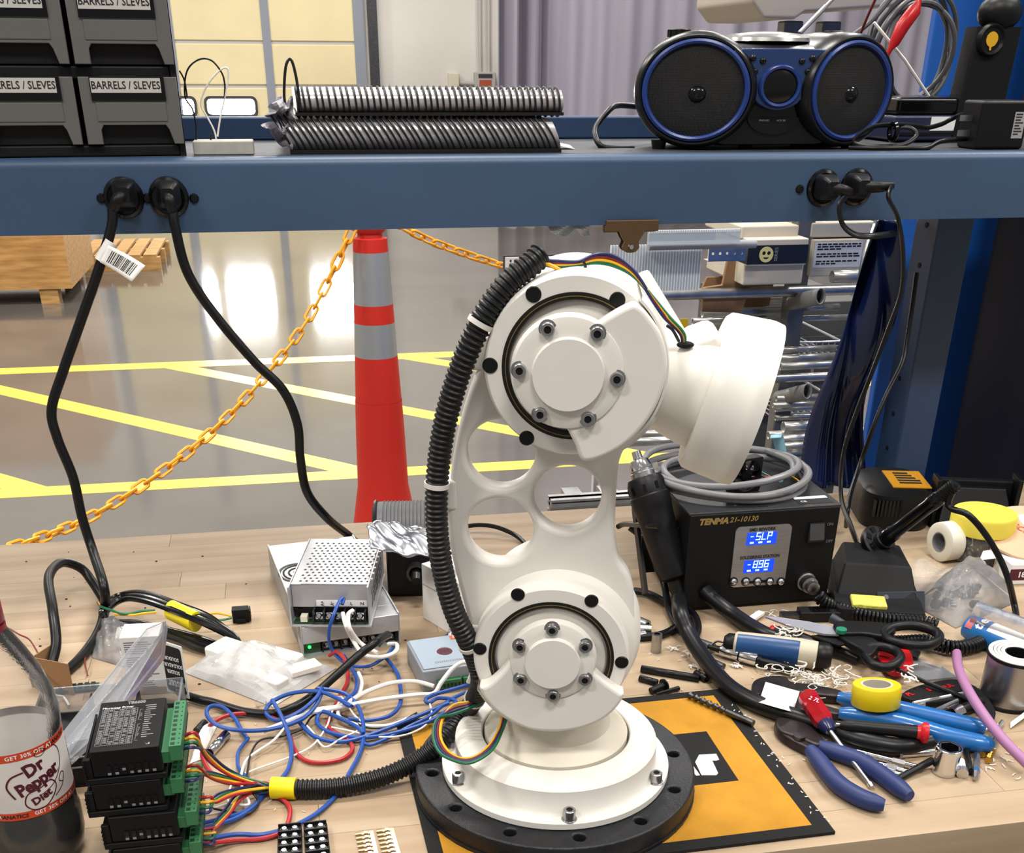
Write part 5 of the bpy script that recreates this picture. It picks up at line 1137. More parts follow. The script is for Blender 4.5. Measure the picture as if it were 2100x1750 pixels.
wire('power_lead', [(955, 1080, .012), (985, 1077, .014), (1020, 1082, .012), (1060, 1100, .006), (1085, 1125, .004), (1110, 1150, .004), (1150, 1160, .004)], .003, 'black_rubber', 'black lead lying behind the robot link', cat='cord')
wire('power_lead', [(940, 1125, .006), (990, 1140, .004), (1040, 1150, .004), (1080, 1146, .004)], .002, 'black_rubber', 'thin black lead seen through the robot link hole', cat='cord')
o = sub(pillow([(905, 1322), (950, 1342), (975, 1320), (925, 1290)], .014, 14), Vector()).build('antistatic_pouch', 'mylar'); base_origin(o); tag(o, 'small silver antistatic pouch behind the grey controller', 'antistatic bag')
# ---------------------------------------------------------------- loose wires
BL, RD, WH, BK = 'blue_wire', 'red_wire', 'white_wire', 'black_wire'
GW = 'loose hook-up wires'
wire('hookup_wire', [(702, 1240, .062), (705, 1228, .066), (697, 1232, .066), (684, 1262, .058), (674, 1300, .040), (682, 1335, .018), (712, 1362, .010), (755, 1367, .008), (792, 1345, .010), (812, 1320, .012)], .0018, BL, 'blue wire dropping from the upper supply terminals', GW)
wire('hookup_wire', [(703, 1258, .056), (710, 1285, .05), (722, 1310, .03), (745, 1342, .02), (780, 1348, .016), (810, 1338, .016), (813, 1322, .016), (795, 1322, .014)], .0022, WH, 'white wire pair looping from upper to lower supply', GW)
wire('hookup_wire', [(724, 1252, .056), (714, 1262, .054), (718, 1290, .045), (740, 1320, .024), (775, 1340, .02)], .0022, WH, 'thick white wire bent over the upper terminals', GW)
cord('power_lead', [P(795, 1302, .03), P(770, 1318, .04), P(735, 1345, .032), P(690, 1385, .022), P(640, 1428, .012), P(600, 1452, .006), P(560, 1464, .006), P(500, 1460, .006), P(440, 1442, .006), P(412, 1436, .006), P(385, 1428, .006)], .0042, 'black mains lead running from the lower supply to the left')
wire('hookup_wire', [(795, 1302, .03), (788, 1312, .03), (778, 1326, .018)], .0013, 'green_wire', 'green earth wire at the lower supply terminals', GW)
wire('hookup_wire', [(675, 1345, .012), (690, 1338, .018), (705, 1350, .016), (712, 1372, .008), (712, 1400, .004), (695, 1432, .003), (682, 1460, .003), (672, 1485, .003), (684, 1500, .003), (716, 1520, .003), (722, 1540, .003), (700, 1558, .003), (655, 1565, .003), (622, 1558, .003), (603, 1535, .003), (590, 1500, .003), (565, 1475, .004), (520, 1464, .006), (470, 1467, .006), (435, 1485, .004), (415, 1520, .003), (416, 1555, .003), (440, 1590, .003), (500, 1612, .003), (560, 1630, .003), (590, 1650, .003), (594, 1675, .003), (580, 1705, .003), (540, 1720, .003), (480, 1724, .004), (412, 1732, .012)], .002, RD, 'long red wire snaking from the supply across the bench', GW)
wire('hookup_wire', [(705, 1345, .012), (722, 1372, .010), (732, 1395, .008), (728, 1420, .012), (705, 1440, .016), (720, 1448, .016), (660, 1420, .020), (600, 1422, .018), (558, 1440, .012), (545, 1462, .008), (570, 1478, .010), (615, 1460, .016), (650, 1430, .02), (660, 1412, .02), (652, 1440, .016), (620, 1475, .012), (560, 1495, .01), (500, 1499, .01), (450, 1490, .01), (425, 1468, .012), (430, 1450, .012), (455, 1450, .010), (480, 1472, .006), (496, 1500, .004), (508, 1516, .004)], .002, BL, 'blue wire looping over itself in the middle of the bench', GW)
wire('hookup_wire', [(558, 1436, .02), (575, 1465, .016), (590, 1500, .010), (598, 1540, .006), (592, 1575, .004), (575, 1600, .004), (545, 1625, .003), (520, 1655, .003), (480, 1680, .006), (415, 1700, .014)], .002, BL, 'blue wire passing under the yellow tape band', GW)
wire('hookup_wire', [(508, 1516, .004), (490, 1540, .004), (487, 1560, .004), (492, 1580, .004), (520, 1610, .003), (530, 1640, .003), (500, 1665, .004), (450, 1680, .01), (412, 1690, .014)], .0016, BL, 'blue wire bending down towards the driver stack', GW)
wire('hookup_wire', [(650, 1412, .02), (700, 1420, .016), (728, 1440, .012), (742, 1470, .008), (746, 1510, .005), (738, 1545, .004), (720, 1580, .004), (690, 1630, .003), (650, 1668, .003), (600, 1695, .003), (540, 1712, .004), (480, 1712, .006), (415, 1725, .012)], .002, BL, 'blue wire running in front of the conduit to the drivers', GW)
wire('hookup_wire', [(790, 1348, .006), (815, 1382, .004), (822, 1420, .004), (818, 1450, .006), (795, 1470, .006), (750, 1478, .006), (715, 1474, .006)], .002, BL, 'blue wire hanging from the lower supply towards the mat', GW)
wire('hookup_wire', [(960, 1405, .014), (925, 1415, .014), (890, 1425, .014), (873, 1435, .014), (880, 1442, .012), (900, 1432, .014), (935, 1440, .012), (900, 1470, .010), (850, 1492, .008), (780, 1510, .006), (720, 1512, .005), (670, 1500, .005), (650, 1480, .006), (660, 1460, .010), (690, 1470, .010), (730, 1490, .008), (745, 1505, .008)], .002, BL, 'blue wire from the grey controller curling into the tangle', GW)
wire('hookup_wire', [(955, 1420, .012), (920, 1438, .012), (880, 1470, .010), (840, 1490, .008), (800, 1512, .005), (760, 1528, .004), (740, 1520, .004)], .0018, BL, 'blue wire lying across the mat border', GW)
wire('hookup_wire', [(612, 1480, .006), (640, 1508, .006), (675, 1520, .005), (715, 1520, .005), (780, 1500, .007), (850, 1472, .009), (920, 1442, .012)], .002, BL, 'blue wire sagging between the controller and the tangle', GW)
wire('hookup_wire', [(890, 1408, .012), (850, 1398, .014), (800, 1402, .014), (750, 1420, .014), (715, 1440, .012), (690, 1450, .010), (640, 1458, .012), (590, 1480, .012), (540, 1500, .008)], .0022, WH, 'thick white wire arching left from the grey controller', GW)
wire('hookup_wire', [(960, 1400, .016), (968, 1375, .03), (955, 1358, .036), (930, 1370, .03), (905, 1400, .02), (890, 1422, .012), (860, 1425, .01), (800, 1432, .01), (740, 1442, .012), (690, 1452, .010), (620, 1465, .012)], .0022, WH, 'white wire looping up out of the grey controller', GW)
wire('hookup_wire', [(735, 1380, .008), (742, 1400, .006), (735, 1425, .006), (712, 1440, .006), (694, 1455, .006), (700, 1475, .005), (740, 1488, .005), (800, 1488, .006), (850, 1468, .008)], .002, WH, 'white wire falling from the lower supply to the tangle', GW)
wire('thin_wire', [(682, 1430, .012), (700, 1432, .010), (680, 1462, .008), (670, 1490, .005), (640, 1530, .004), (590, 1555, .004), (520, 1580, .004), (480, 1600, .003), (468, 1640, .003), (475, 1662, .003), (415, 1672, .012)], .0009, WH, 'thin white wire winding towards the lower drivers', 'thin loose wires')
wire('thin_wire', [(700, 1428, .012), (725, 1465, .008), (745, 1490, .006), (700, 1515, .006), (665, 1532, .005), (640, 1500, .005), (620, 1480, .006)], .0009, WH, 'thin white wire kinked beside the blue loops', 'thin loose wires')
wire('thin_wire', [(585, 1492, .01), (560, 1520, .008), (530, 1540, .006), (505, 1560, .006), (495, 1590, .006), (498, 1620, .01), (510, 1650, .006), (470, 1650, .006), (430, 1662, .01), (412, 1668, .012)], .0012, WH, 'thin white wire passing behind the yellow tape band', 'thin loose wires')
wire('thin_wire', [(880, 1440, .012), (885, 1465, .010), (870, 1490, .008), (830, 1508, .006), (780, 1512, .006), (720, 1500, .006), (680, 1492, .006)], .0009, WH, 'thin white wire curving over the mat corner', 'thin loose wires')
wire('thin_wire', [(855, 1462, .010), (800, 1490, .006), (750, 1492, .006), (710, 1470, .006), (670, 1460, .006), (640, 1470, .006), (620, 1495, .006), (580, 1510, .006), (535, 1518, .006), (515, 1545, .006), (508, 1580, .008), (506, 1610, .012), (530, 1645, .004), (510, 1668, .004), (470, 1665, .006), (420, 1655, .012)], .001, BK, 'thin black wire crossing the whole wire tangle', 'thin loose wires')
# wires from the drivers into the conduit
def drvw(k, y, m__, mid, label): 
    p0 = Vector(drs[k].location)+Vector((DW+.0145, y*1.28, .0138)); e_ = cw[-1]+Vector((.002, 0, 0))
    o_ = MB().tube(catmull([p0, p0+Vector((.008, 0, 0))]+[P(*q) for q in mid]+[e_+Vector((-.008, random.uniform(-.004, .004), random.uniform(-.003, .004))), e_], 7), .0013, 6).build('driver_wire', m__); base_origin(o_); tag(o_, label, 'wire', 'driver to conduit wires')
CN = (('navy_wire', 'navy'), ('green_wire', 'green'), ('yellow_wire', 'yellow'), ('red_wire', 'red'))
for k, nm, pts in ((3, 'top', [(425, 1548, .06), (470, 1585, .03)]), (2, 'third', [(430, 1590, .05), (475, 1602, .025)]), (1, 'second', [(440, 1640, .03), (480, 1625, .02)]), (0, 'bottom', [(440, 1700, .012), (465, 1665, .010), (490, 1635, .010)])):
    for j, (m__, cn_) in enumerate(CN):
        drvw(k, .012+.005*j, m__, [(x+random.uniform(-6, 6), y+(3-j)*-4+6, h) for x, y, h in pts], f'{cn_} wire from the {nm} driver into the conduit'.replace('third driver', 'third-level driver').replace('second driver', 'second-level driver'))
# ---------------------------------------------------------------- small parts in front
def barrier(a, b, label):
    A, ang, L = frame(a, b); t = thing('barrier_strip', label, 'terminal strip', A, ang, group='barrier terminal strips')
    wd_ = .0190; ln = .055
    MB().box(0, wd_, -ln, 0, 0, .006).build('strip_body', 'terminal_black', t, bevel=.001)
    for k in range(6):
        y = -.0005-.0095*k; MB().box(.0005, wd_-.0005, y-.0012, y, .006, .0095).build('divider', 'terminal_black', t, bevel=.0004)
        for x in (.0053, .0137): MB().lathe([(0, .0022), (.0020, .0022), (.0031, .001), (.0032, 0)], 12, T(x, y-.0055, .0068)).build('terminal_screw', 'chrome', t)
    return t
barrier((571, 1709), (622, 1704), 'black terminal strip next to the crimp pins, nearer the drivers'); barrier((623, 1705), (673, 1699), 'black terminal strip next to the crimp pins, nearer the mat')
mk('crimp', '#a8977a', .32, 1)
for (a, b, lb) in (((728, 1712), (765, 1704), 'strip of crimp pins, the one nearer the terminal strips'), ((771, 1706), (806, 1698), 'strip of crimp pins, the one nearer the mat')):
    A, ang, L = frame(a, b); t = thing('crimp_pin_strip', lb, 'crimp pins', A, ang-.12, group='crimp pin strips')
    MB().box(L-.0035, L, -.05, .001, 0, .0006).build('carrier_strip', 'crimp', t)
    for k in range(9):
        y = -.0018-.0054*k; pn = MB().box(.001, L-.003, y-.0012, y+.0012, .0002, .0012).build('pin', 'crimp', t)
        MB().tube([(0, y, .0015), (.005, y, .0018)], .0011, 6).build('barrel', 'crimp', pn); MB().box(.007, .010, y-.0016, y+.0016, .0005, .0022).build('wing', 'crimp', pn)
so = thing('metal_standoff', 'bright metal tube standoff lying near the green terminals', 'standoff', P(432, 1546)); a_, b_ = P(430, 1544, .004)-so.location, P(464, 1507, .004)-so.location
MB().tube([a_, b_], .0042, 14, cap=False).build('sleeve', 'chrome', so, solid=.0008); MB().cyl(a_.lerp(b_, .03), a_.lerp(b_, .1), .0034, n=12).build('dark_bore', 'black_matte', so)
o = sub(pillow([(390, 1568), (412, 1560), (446, 1490), (415, 1482)], .004, 31), Vector()).build('tissue_scrap', 'white_paper', smooth=False); base_origin(o); tag(o, 'crumpled white tissue scrap beside the driver stack', 'tissue')
o = MB().tube([P(403, 1500, .004), P(420, 1482, .004)], .0035, 12).build('metal_pin', 'steel_dark'); base_origin(o); tag(o, 'short grey metal pin next to the organiser corner', 'pin')
# ================================================================ right half of the bench
def part(t, name, mat, pts, r, n=12, world=True, sp=0, parent=None, **k):
    q = [Vector(p)-Vector(t.location) for p in pts]
    if sp: q = catmull(q, sp)
    if isinstance(r, (list, tuple)) and len(r) != len(q):
        rr = []; m__ = len(r)-1
        for i in range(len(q)):
            f = i/(len(q)-1)*m__; a = min(int(f), m__-1); rr.append(r[a]+(r[a+1]-r[a])*(f-a))
        r = rr
    return MB().tube(q, r, n, **k).build(name, mat, parent or t)
# ---------------------------------------------------------------- solder station
SX, SY, SW, SD, SH = .4035, 1.0708, .174, .175, .1175
mk('st_black', '#0b0b0d', .5, bump=.12, bs=900, spec=.3); mk('st_top', '#26272a', .38, bump=.08, bs=900); mk('brushed', '#a8a6a6', .38, .8, var=.1, vs=60, stretch=(1, 1, 12)); mk('gold_print', '#8a7340', .5); mk('lcd_blue', '#0b3cff', emis=1.1); mk('lcd_text', '#bfe6ff', emis=1.6)
ss = thing('solder_station', 'black solder rework station with two blue displays', 'solder station', (SX, SY, BZ))
MB().box(0, SW, 0, SD, .004, SH-.002).build('cabinet', 'st_black', ss, bevel=.0015); MB().box(-.001, SW+.001, .001, SD+.001, SH-.003, SH).build('lid', 'st_top', ss, bevel=.001)
for x in (.015, SW-.015):
    for y in (.015, SD-.015): MB().cyl((x, y, 0), (x, y, .005), .006, n=12).build('foot', 'black_rubber', ss)
def fu(px, py): q = W(px, py, SY); return q.x-SX, q.z-BZ
x0, z0 = fu(1490, 1207); x1, z1 = fu(1626, 1076)
pn = MB().mesh(curve_mesh([rrect(x0+.003, x1-.001, z0+.001, z1+.0015, .006)], .0006), T(0, -.0007, 0) @ FRONT).build('display_panel', 'brushed', ss, smooth=False)
def seg7(ch, M, w_=.0042, h_=.0078, t=.0009):
    S = {'a': (0, h_, w_, h_), 'b': (w_, h_/2, w_, h_), 'c': (w_, 0, w_, h_/2), 'd': (0, 0, w_, 0), 'e': (0, 0, 0, h_/2), 'f': (0, h_/2, 0, h_), 'g': (0, h_/2, w_, h_/2)}
    on = {'S': 'acdfg', 'L': 'def', 'P': 'abefg', '8': 'abcdefg', '9': 'abcdfg', '6': 'acdefg', '-': 'g'}[ch]; b = MB()
    for s_ in on:
        ax, az, bx, bz = S[s_]; sh_ = .12
        b.box(min(ax, bx)-t/2, max(ax, bx)+t/2, min(az, bz)-t/2, max(az, bz)+t/2, 0, .0002)
    b.v = [(x+y*.12, y, z) for x, y, z in b.v]
    c = MB(); c.add(b.v, b.f, M); return c
for (ax, ay, bx, by, tx, cap_) in ((1529, 1118, 1593, 1089, '-SLP', 'SMD REWORK'), (1523, 1175, 1587, 1145, '-896', 'SOLDERING STATION')):
    a, b = fu(ax, ay), fu(bx, by)
    ld = MB().box(a[0], b[0], -.0018, -.0012, a[1], b[1]).build('lcd', 'lcd_blue', pn)
    m_ = MB()
    for k, ch in enumerate(tx): c = seg7(ch, T(a[0]+.004+.0066*k, -.0020, a[1]+.0062) @ FRONT, w_=.0042 if k else .0025); m_.add(c.v, c.f)
    m_.build('lcd_digits', 'lcd_text', ld, smooth=False)
    m_ = MB(); random.seed(len(tx)+ax)
    for g in range(3):
        for k in range(3): m_.box(a[0]+.004+.010*g+.0016*k, a[0]+.0051+.010*g+.0016*k, -.0021, -.0019, a[1]+.0018, a[1]+.0038)
    m_.build('lcd_small_digits', 'lcd_text', ld, smooth=False)
    text('panel_text', cap_, .0050, 'print_black', pn, T((a[0]+b[0])/2, -.0016, b[1]+.0034) @ FRONT, bold=.00018, sx=.95)
for k, px in enumerate((1503, 1528, 1552, 1577, 1600)):
    q = fu(px, 1192); MB().sphere((q[0], -.0025, q[1]), .0042, 14, 8, (1, .8, 1)).build('button', 'chrome', pn)
    MB().ring(.0044, .0052, 0, .001, 20, T(q[0], -.0012, q[1]) @ FRONT).build('button_ring', 'black_plastic', pn)
a, b = fu(1528, 1195), fu(1577, 1190); MB().box(a[0], b[0], -.0017, -.0012, a[1]-.0012, b[1]+.0012).build('button_bridge', 'black_plastic', pn)
q = fu(1463, 1070); text('brand_text', 'TENMA', .0095, 'gold_print', ss, T(q[0], -.0006, q[1]) @ FRONT, bold=.0006, shear=.25, sx=1.05)
q = fu(1525, 1065); text('brand_text', '21-10130', .0085, 'gold_print', ss, T(q[0], -.0006, q[1]) @ FRONT, bold=.0002, shear=.25)
a, b = fu(1655, 1112), fu(1690, 1072); sw = MB().box(a[0]-.001, b[0]+.001, -.002, .001, a[1]-.001, b[1]+.001).build('switch_frame', 'black_plastic', ss, bevel=.0005)
MB().add([(a[0], -.002, a[1]), (b[0], -.002, a[1]), (b[0], -.0065, a[1]+.004), (a[0], -.0065, a[1]+.004), (a[0], -.002, b[1]), (b[0], -.002, b[1])], [(0, 1, 2, 3), (3, 2, 5, 4), (0, 3, 4), (1, 5, 2)]).build('rocker', 'dark_grey', sw, smooth=False)
for s_, px, py in (('ON', 1702, 1075), ('OFF', 1700, 1110)): q = fu(px, py); text('switch_text', s_, .0048, 'mid_grey', ss, T(q[0], -.0006, q[1]) @ FRONT)
q = fu(1652, 1192); A = T(q[0], 0, q[1]) @ FRONT
MB().lathe([(.011, 0), (.011, .003), (.0095, .004), (.0095, .013), (.0075, .014), (.0075, .022), (.005, .023), (0, .023)], 24, A).build('iron_socket', 'steel', ss)
m_ = MB(); m_.box(SW-.045, SW-.006, .008, .030, SH, SH+.0004); m_.build('sticker', 'print_black', ss); MB().box(SW-.045, SW-.006, .023, .030, SH+.0002, SH+.0006).build('sticker_band', 'print_white', ss)
text('sticker_text', 'CE', .006, 'print_white', ss, T(SW-.038, .015, SH+.0007)); q = fu(1563, 1044); 
for k in range(3): MB().cyl((.082+.004*k, .009, SH), (.082+.004*k, .009, SH+.0004), .0016, n=8).build('vent_hole', 'black_matte', ss)
# hose outlet on the front
hp = [Vector((SX, SY, BZ))+Vector((fu(1447, 1212)[0], 0, fu(1447, 1212)[1])), P(1462, 1228, .020), P(1500, 1258, .012), P(1540, 1285, .011), P(1580, 1305, .011), P(1640, 1318, .010), P(1700, 1328, .010)]
ho = MB().tube(catmull(hp, 8), [.0095]*8+[.0085]*41, 14).build('air_hose', 'black_rubber'); base_origin(ho); tag(ho, 'thick black air hose leaving the front of the station', 'hose')
# holder bracket and hot-air gun
hb = thing('gun_holder', 'black metal holder on the side of the station', 'holder', (SX-.001, SY+.03, BZ))
MB().add([(-.038, -.01, .02), (-.034, -.01, .02), (-.034, .05, .10), (-.038, .05, .10), (-.038, 0, .012), (-.034, 0, .012), (-.034, .06, .094), (-.038, .06, .094)], [(0, 1, 2, 3), (7, 6, 5, 4), (0, 4, 5, 1), (1, 5, 6, 2), (2, 6, 7, 3), (3, 7, 4, 0)]).build('side_cheek', 'black_plastic', hb, smooth=False)
MB().box(-.036, 0, .02, .022, .03, .075).build('back_plate', 'black_plastic', hb); MB().box(-.002, .0, .0, .06, .01, .09).build('mount_plate', 'black_plastic', hb)
gn = thing('hot_air_gun', 'black hot-air gun with chrome nozzle hanging in its holder', 'hot-air gun', W(1384, 1190, 1.0855))
G0 = Vector(gn.location); g1 = W(1304, 926, 1.1505); ax = g1-G0; gl = ax.length
GA = align((0, 0, 0), ax)
MB().lathe([(0, 0), (.011, 0), (.0165, .004), (.0185, .014), (.0195, gl*.25), (.0205, gl*.5), (.0215, gl*.56), (.0225, gl*.58), (.0225, gl*.66), (.021, gl*.67), (.021, gl*.76), (.0185, gl*.80), (.012, gl*.81), (0, gl*.81)], 32, GA).build('handle', 'black_plastic', gn)
for k in range(9): MB().box(.0205, .0216, -.0018, .0018, gl*.69, gl*.745, GA @ RZ(2*PI*k/9)).build('vent_slot', 'black_gloss', gn)
MB().lathe([(.0135, gl*.80), (.0135, gl*.84), (.0125, gl*.845), (.0125, gl*.86)], 28, GA).build('collar', 'steel', gn)
MB().lathe([(.0125, gl*.86), (.013, gl*.87), (.0105, gl*.93), (.0055, gl*.945), (.005, gl), (.004, gl), (.004, gl*.95)], 28, GA).build('nozzle', 'chrome', gn)
MB().box(.013, .019, -.002, .002, gl*.83, gl*.88, GA @ RZ(2.4)).build('clamp_lug', 'chrome', gn)
MB().cyl((0, 0, -.024), (0, 0, .002), .0075, .009, n=16, M=GA).build('strain_relief', 'black_rubber', gn)
MB().lathe([(0, .0206), (.0022, .0206), (.0022, .018)], 10, GA @ T(0, 0, gl*.28) @ RY(PI/2) @ RZ(0) if 0 else align(ax*.30+Vector((0, -.0198, 0)), Vector((0, -1, 0))) @ T(0, 0, -.0198)).build('button', 'black_gloss', gn)
gh = [G0-ax.normalized()*.02, P(1394, 1252, .035), P(1412, 1300, .022), P(1445, 1352, .013), P(1490, 1405, .010), P(1545, 1440, .010), P(1610, 1464, .010), P(1680, 1486, .010), P(1760, 1516, .010), P(1840, 1532, .009), P(1905, 1522, .009)]
o = MB().tube(catmull(gh, 8), .0085, 14).build('gun_hose', 'black_rubber'); base_origin(o); tag(o, 'thick black hose curving from the hot-air gun over the tools', 'hose')
cord('gun_lead', [P(1352, 1080, .10), P(1320, 1078, .09), P(1282, 1075, .06), P(1268, 1080, .05)], .0035, 'black lead passing behind the hot-air gun')
cord('gun_lead', [P(1292, 1082, .06), P(1318, 1105, .05), P(1345, 1150, .04), P(1362, 1200, .02), P(1372, 1250, .008), P(1392, 1290, .006), P(1420, 1310, .006), P(1432, 1290, .006), P(1424, 1262, .006), P(1400, 1240, .008)], .004, 'black lead looping below the hot-air gun')
cord('gun_lead', [P(1300, 1212, .006), P(1330, 1218, .006), P(1362, 1235, .006), P(1395, 1262, .006), P(1385, 1286, .005), P(1355, 1302, .005), P(1310, 1307, .005), P(1280, 1306, .005)], .0042, 'black lead lying on the bench between robot and station')
# grey cable coil on the station
mk('grey_pvc', '#77777a', .3)
gc2 = thing('cable_coil', 'loose coil of shiny grey cable lying on the station', 'cable', (SX+.07, SY+.09, BZ+SH)); gc2.scale = (1, 1.25, 1); G2 = Vector(gc2.location)
for k, (rx_, ry_, dx, dy, dz) in enumerate(((.088, .062, .008, .004, .0045), (.094, .066, .004, .006, .0125), (.084, .058, .014, .000, .012), (.090, .060, .000, .010, .020))):
    MB().tube([(dx+rx_*math.cos(2*PI*i/48), dy+ry_*math.sin(2*PI*i/48), dz+.003*math.sin(4*PI*i/48+k)) for i in range(48)], .0038, 9, closed=True).build('cable_loop', 'grey_pvc', gc2)
MB().tube(catmull([(.07, .04, .02), (.085, .01, .018), (.075, -.015, .014), (.058, -.022, .012)], 6), .0038, 9).build('cable_end', 'grey_pvc', gc2)
for m__, e_ in (('red_wire', (.02, -.014, .012)), ('green_wire', (.028, -.004, .022)), ('yellow_wire', (.074, -.032, .012)), ('black_wire', (.012, .004, .028))): MB().tube(catmull([(.058, -.022, .012), ((.058+e_[0])/2, -.024, .016), e_], 5), .0009, 6).build('core_wire', m__, gc2)
mk('tape_blue', '#7fb0c6', .5); MB().cyl((.060, -.020, .012), (.056, -.023, .012), .0042, n=12).build('blue_tape', 'tape_blue', gc2)
o = MB().grid(lambda u, v: G2+Vector((.088+.014*v, .062-.02*u*u-.004, .010+.030*math.sin(PI*u*.6))) + Vector((-.02*u, 0, 0)), 8, 2).build('blue_tape_strip', 'tape_blue', solid=.0003); base_origin(o); tag(o, 'pale blue tape strip sticking up behind the grey coil', 'tape')
sf = thing('small_fan', 'small black cooling fan lying on the station', 'fan', (SX+.082, SY+.06, BZ+SH), .3)
MB().mesh(curve_mesh([rrect(-.02, .02, 0, .04, .003), circ(0, .02, .0175, 28)], .006, .0008), RX(0) @ T(0, 0, .02) @ FRONT if 0 else T(0, 0, 0) @ FRONT).build('frame', 'black_plastic', sf)
MB().cyl((0, -.005, .02), (0, .005, .02), .007, n=18).build('hub', 'black_gloss', sf)
for k in range(7): MB().box(.006, .0165, -.0008, .0008, -.0045, .0045, T(0, 0, .02) @ RY(2*PI*k/7) @ RX(.6)).build('blade', 'black_plastic', sf)
# ---------------------------------------------------------------- soldering iron stand
A, ang, L = frame((1742, 1280), (1880, 1262))
ist = thing('iron_stand', 'black soldering iron stand with yellow sponge', 'iron stand', P(1740, 1278), -.35); ist.scale = (1, 1, 1); I0 = Vector(ist.location)
MB().loft([[(x*s, y*s+.03*(1-s), z) for x, y in rrect(-.015, .082, .0, .15, .008)] for s, z in ((1, 0), (1, .012), (.96, .016))]).build('base', 'black_matte', ist)
MB().add([(-.012, .040, .014), (.078, .040, .014), (.074, .145, .014), (-.008, .145, .014), (-.004, .068, .044), (.070, .068, .044), (.066, .135, .044), (0, .135, .044)], [(0, 1, 5, 4), (1, 2, 6, 5), (2, 3, 7, 6), (3, 0, 4, 7), (4, 5, 6, 7), (0, 3, 2, 1)]).build('pedestal', 'black_matte', ist, bevel=.003)
mk('sponge', '#c9c15a', .9, bump=.8, bs=250, var=.2, vs=90)
MB().box(.002, .040, .006, .034, .015, .021).build('sponge', 'sponge', ist, bevel=.002)
i0, i1 = W(1800, 1118, 1.12), W(1912, 1032, 1.07)
idr = (i1-i0).normalized()
hA = align(i0-I0, idr)
hA = Matrix.Identity(4) if 0 else T(0, 0, 0) @ RZ(.35) @ T(-(0), 0, 0)
RI = RZ(.35)                                  # undo the stand's turn for parts laid out in room axes
hm = RI @ align(i0-I0, idr)
MB().lathe([(.010, -.004), (.0225, -.004), (.0245, 0), (.0245, .004), (.0225, .006), (.010, .006)], 36, hm).build('holder_ring', 'black_plastic', ist)
for k in range(8): MB().box(.0145, .0212, -.0038, .0038, .0055, .0068, hm @ RZ(2*PI*k/8)).build('ring_slot', 'black_gloss', ist)
MB().lathe([(.0105, -.03), (.011, -.02), (.0115, .0), (.0115, .012), (.0095, .013)], 28, hm).build('holder_tube', 'black_plastic', ist)
arm0 = i0-I0
MB().tube([RI @ (arm0+Vector((0, .012, -.03))), RI @ (arm0+Vector((.0, .02, -.036)))], .010, 10).build('support', 'black_plastic', ist)
si = thing('soldering_iron', 'black soldering iron resting in the stand', 'soldering iron', i0)
MB().lathe([(0, -.03), (.004, -.03), (.0085, -.005), (.0095, .0), (.0098, .02), (.0098, .028), (.0082, .03), (.0082, .085), (.009, .09), (.009, .10), (.0075, .102), (.0072, .125), (0, .126)], 24, align((0, 0, 0), idr)).build('grip', 'black_gloss', si)
for k in range(7): MB().ring(.0072, .0082, .103+.003*k, .1045+.003*k, 16, align((0, 0, 0), idr)).build('strain_rib', 'black_rubber', si)
tip = i0+idr*.126
cord('power_cable', [tip, W(1945, 1038, 1.05), W(1985, 1056, 1.03), W(2020, 1095, 1.02), W(2050, 1145, 1.01), W(2068, 1190, 1.0), P(2080, 1240, .01), P(2085, 1270, .006)], .0036, 'black cord arching up out of the soldering iron')
def coil_cord(pts, r, wr, pitch, label):
    c = resample(catmull(pts, 30), pitch/10); b = []; u = Vector((0, 0, 1))
    for i in range(len(c)-1):
        d = (c[i+1]-c[i]).normalized(); u = (u-d*u.dot(d)).normalized(); w_ = d.cross(u); a = 2*PI*i/10; b.append(c[i]+(u*math.cos(a)+w_*math.sin(a))*r)
    o_ = MB().tube(b, wr, 6).build('coiled_cord', 'black_rubber'); base_origin(o_); return tag(o_, label, 'cord')
coil_cord([W(1678, 1222, 1.04), P(1692, 1236, .016), P(1720, 1248, .010), P(1770, 1262, .010), P(1830, 1272, .010), P(1890, 1276, .010), P(1925, 1284, .010)], .0062, .0019, .0042, 'black spiral cord between the station socket and the bags')
coil_cord([P(1800, 1318, .012), P(1850, 1318, .010), P(1900, 1316, .010), P(1950, 1328, .010), P(1990, 1326, .010), P(2022, 1312, .010)], .0062, .0019, .0040, 'black spiral cord passing under the scissors handle')
bs_ = thing('blade_case', 'dark blue-grey flat case leaning in front of the sponge', 'case', P(1800, 1262), -.12); mk('slate', '#2a2f3a', .4)
MB().box(0, .055, 0, .003, 0, .026, RX(-.5)).build('cover', 'slate', bs_, bevel=.0005); MB().cyl((.010, -.0005, .020), (.010, .002, .020), .003, n=12, M=RX(-.5)).build('rivet', 'steel', bs_)
# ---------------------------------------------------------------- battery charger with yellow label
mk('dw_yellow', '#c78a14', .45)
ch = thing('battery_charger', 'black ribbed battery charger with a yellow label', 'charger', P(1768, 1090, .0), -.25); ch.scale = (1, 1.25, .95); C1 = Vector(ch.location)
cz_ = .055
MB().loft([[(x*s+.045*(1-s), y*s+.05*(1-s), z) for x, y in rrect(0, .095, 0, .10, .03, 8)] for s, z in ((.94, 0), (1, .012), (1, .035), (.95, .05), (.8, cz_), (.1, cz_+.001))]).build('housing', 'black_plastic', ch)
for k in range(8): MB().box(.010+.0048*k, .0125+.0048*k, -.001, .012, .022, .046).build('vent_fin', 'black_gloss', ch)
lb = MB().box(.038, .088, .020, .075, cz_+.0005, cz_+.0018).build('yellow_label', 'dw_yellow', ch)
m_ = MB(); random.seed(6)
for r in range(5):
    y = .032+.008*r; m_.box(.050, .050+random.uniform(.02, .032), y, y+.005, cz_+.0018, cz_+.002)
m_.build('label_print', 'print_black', lb, smooth=False)
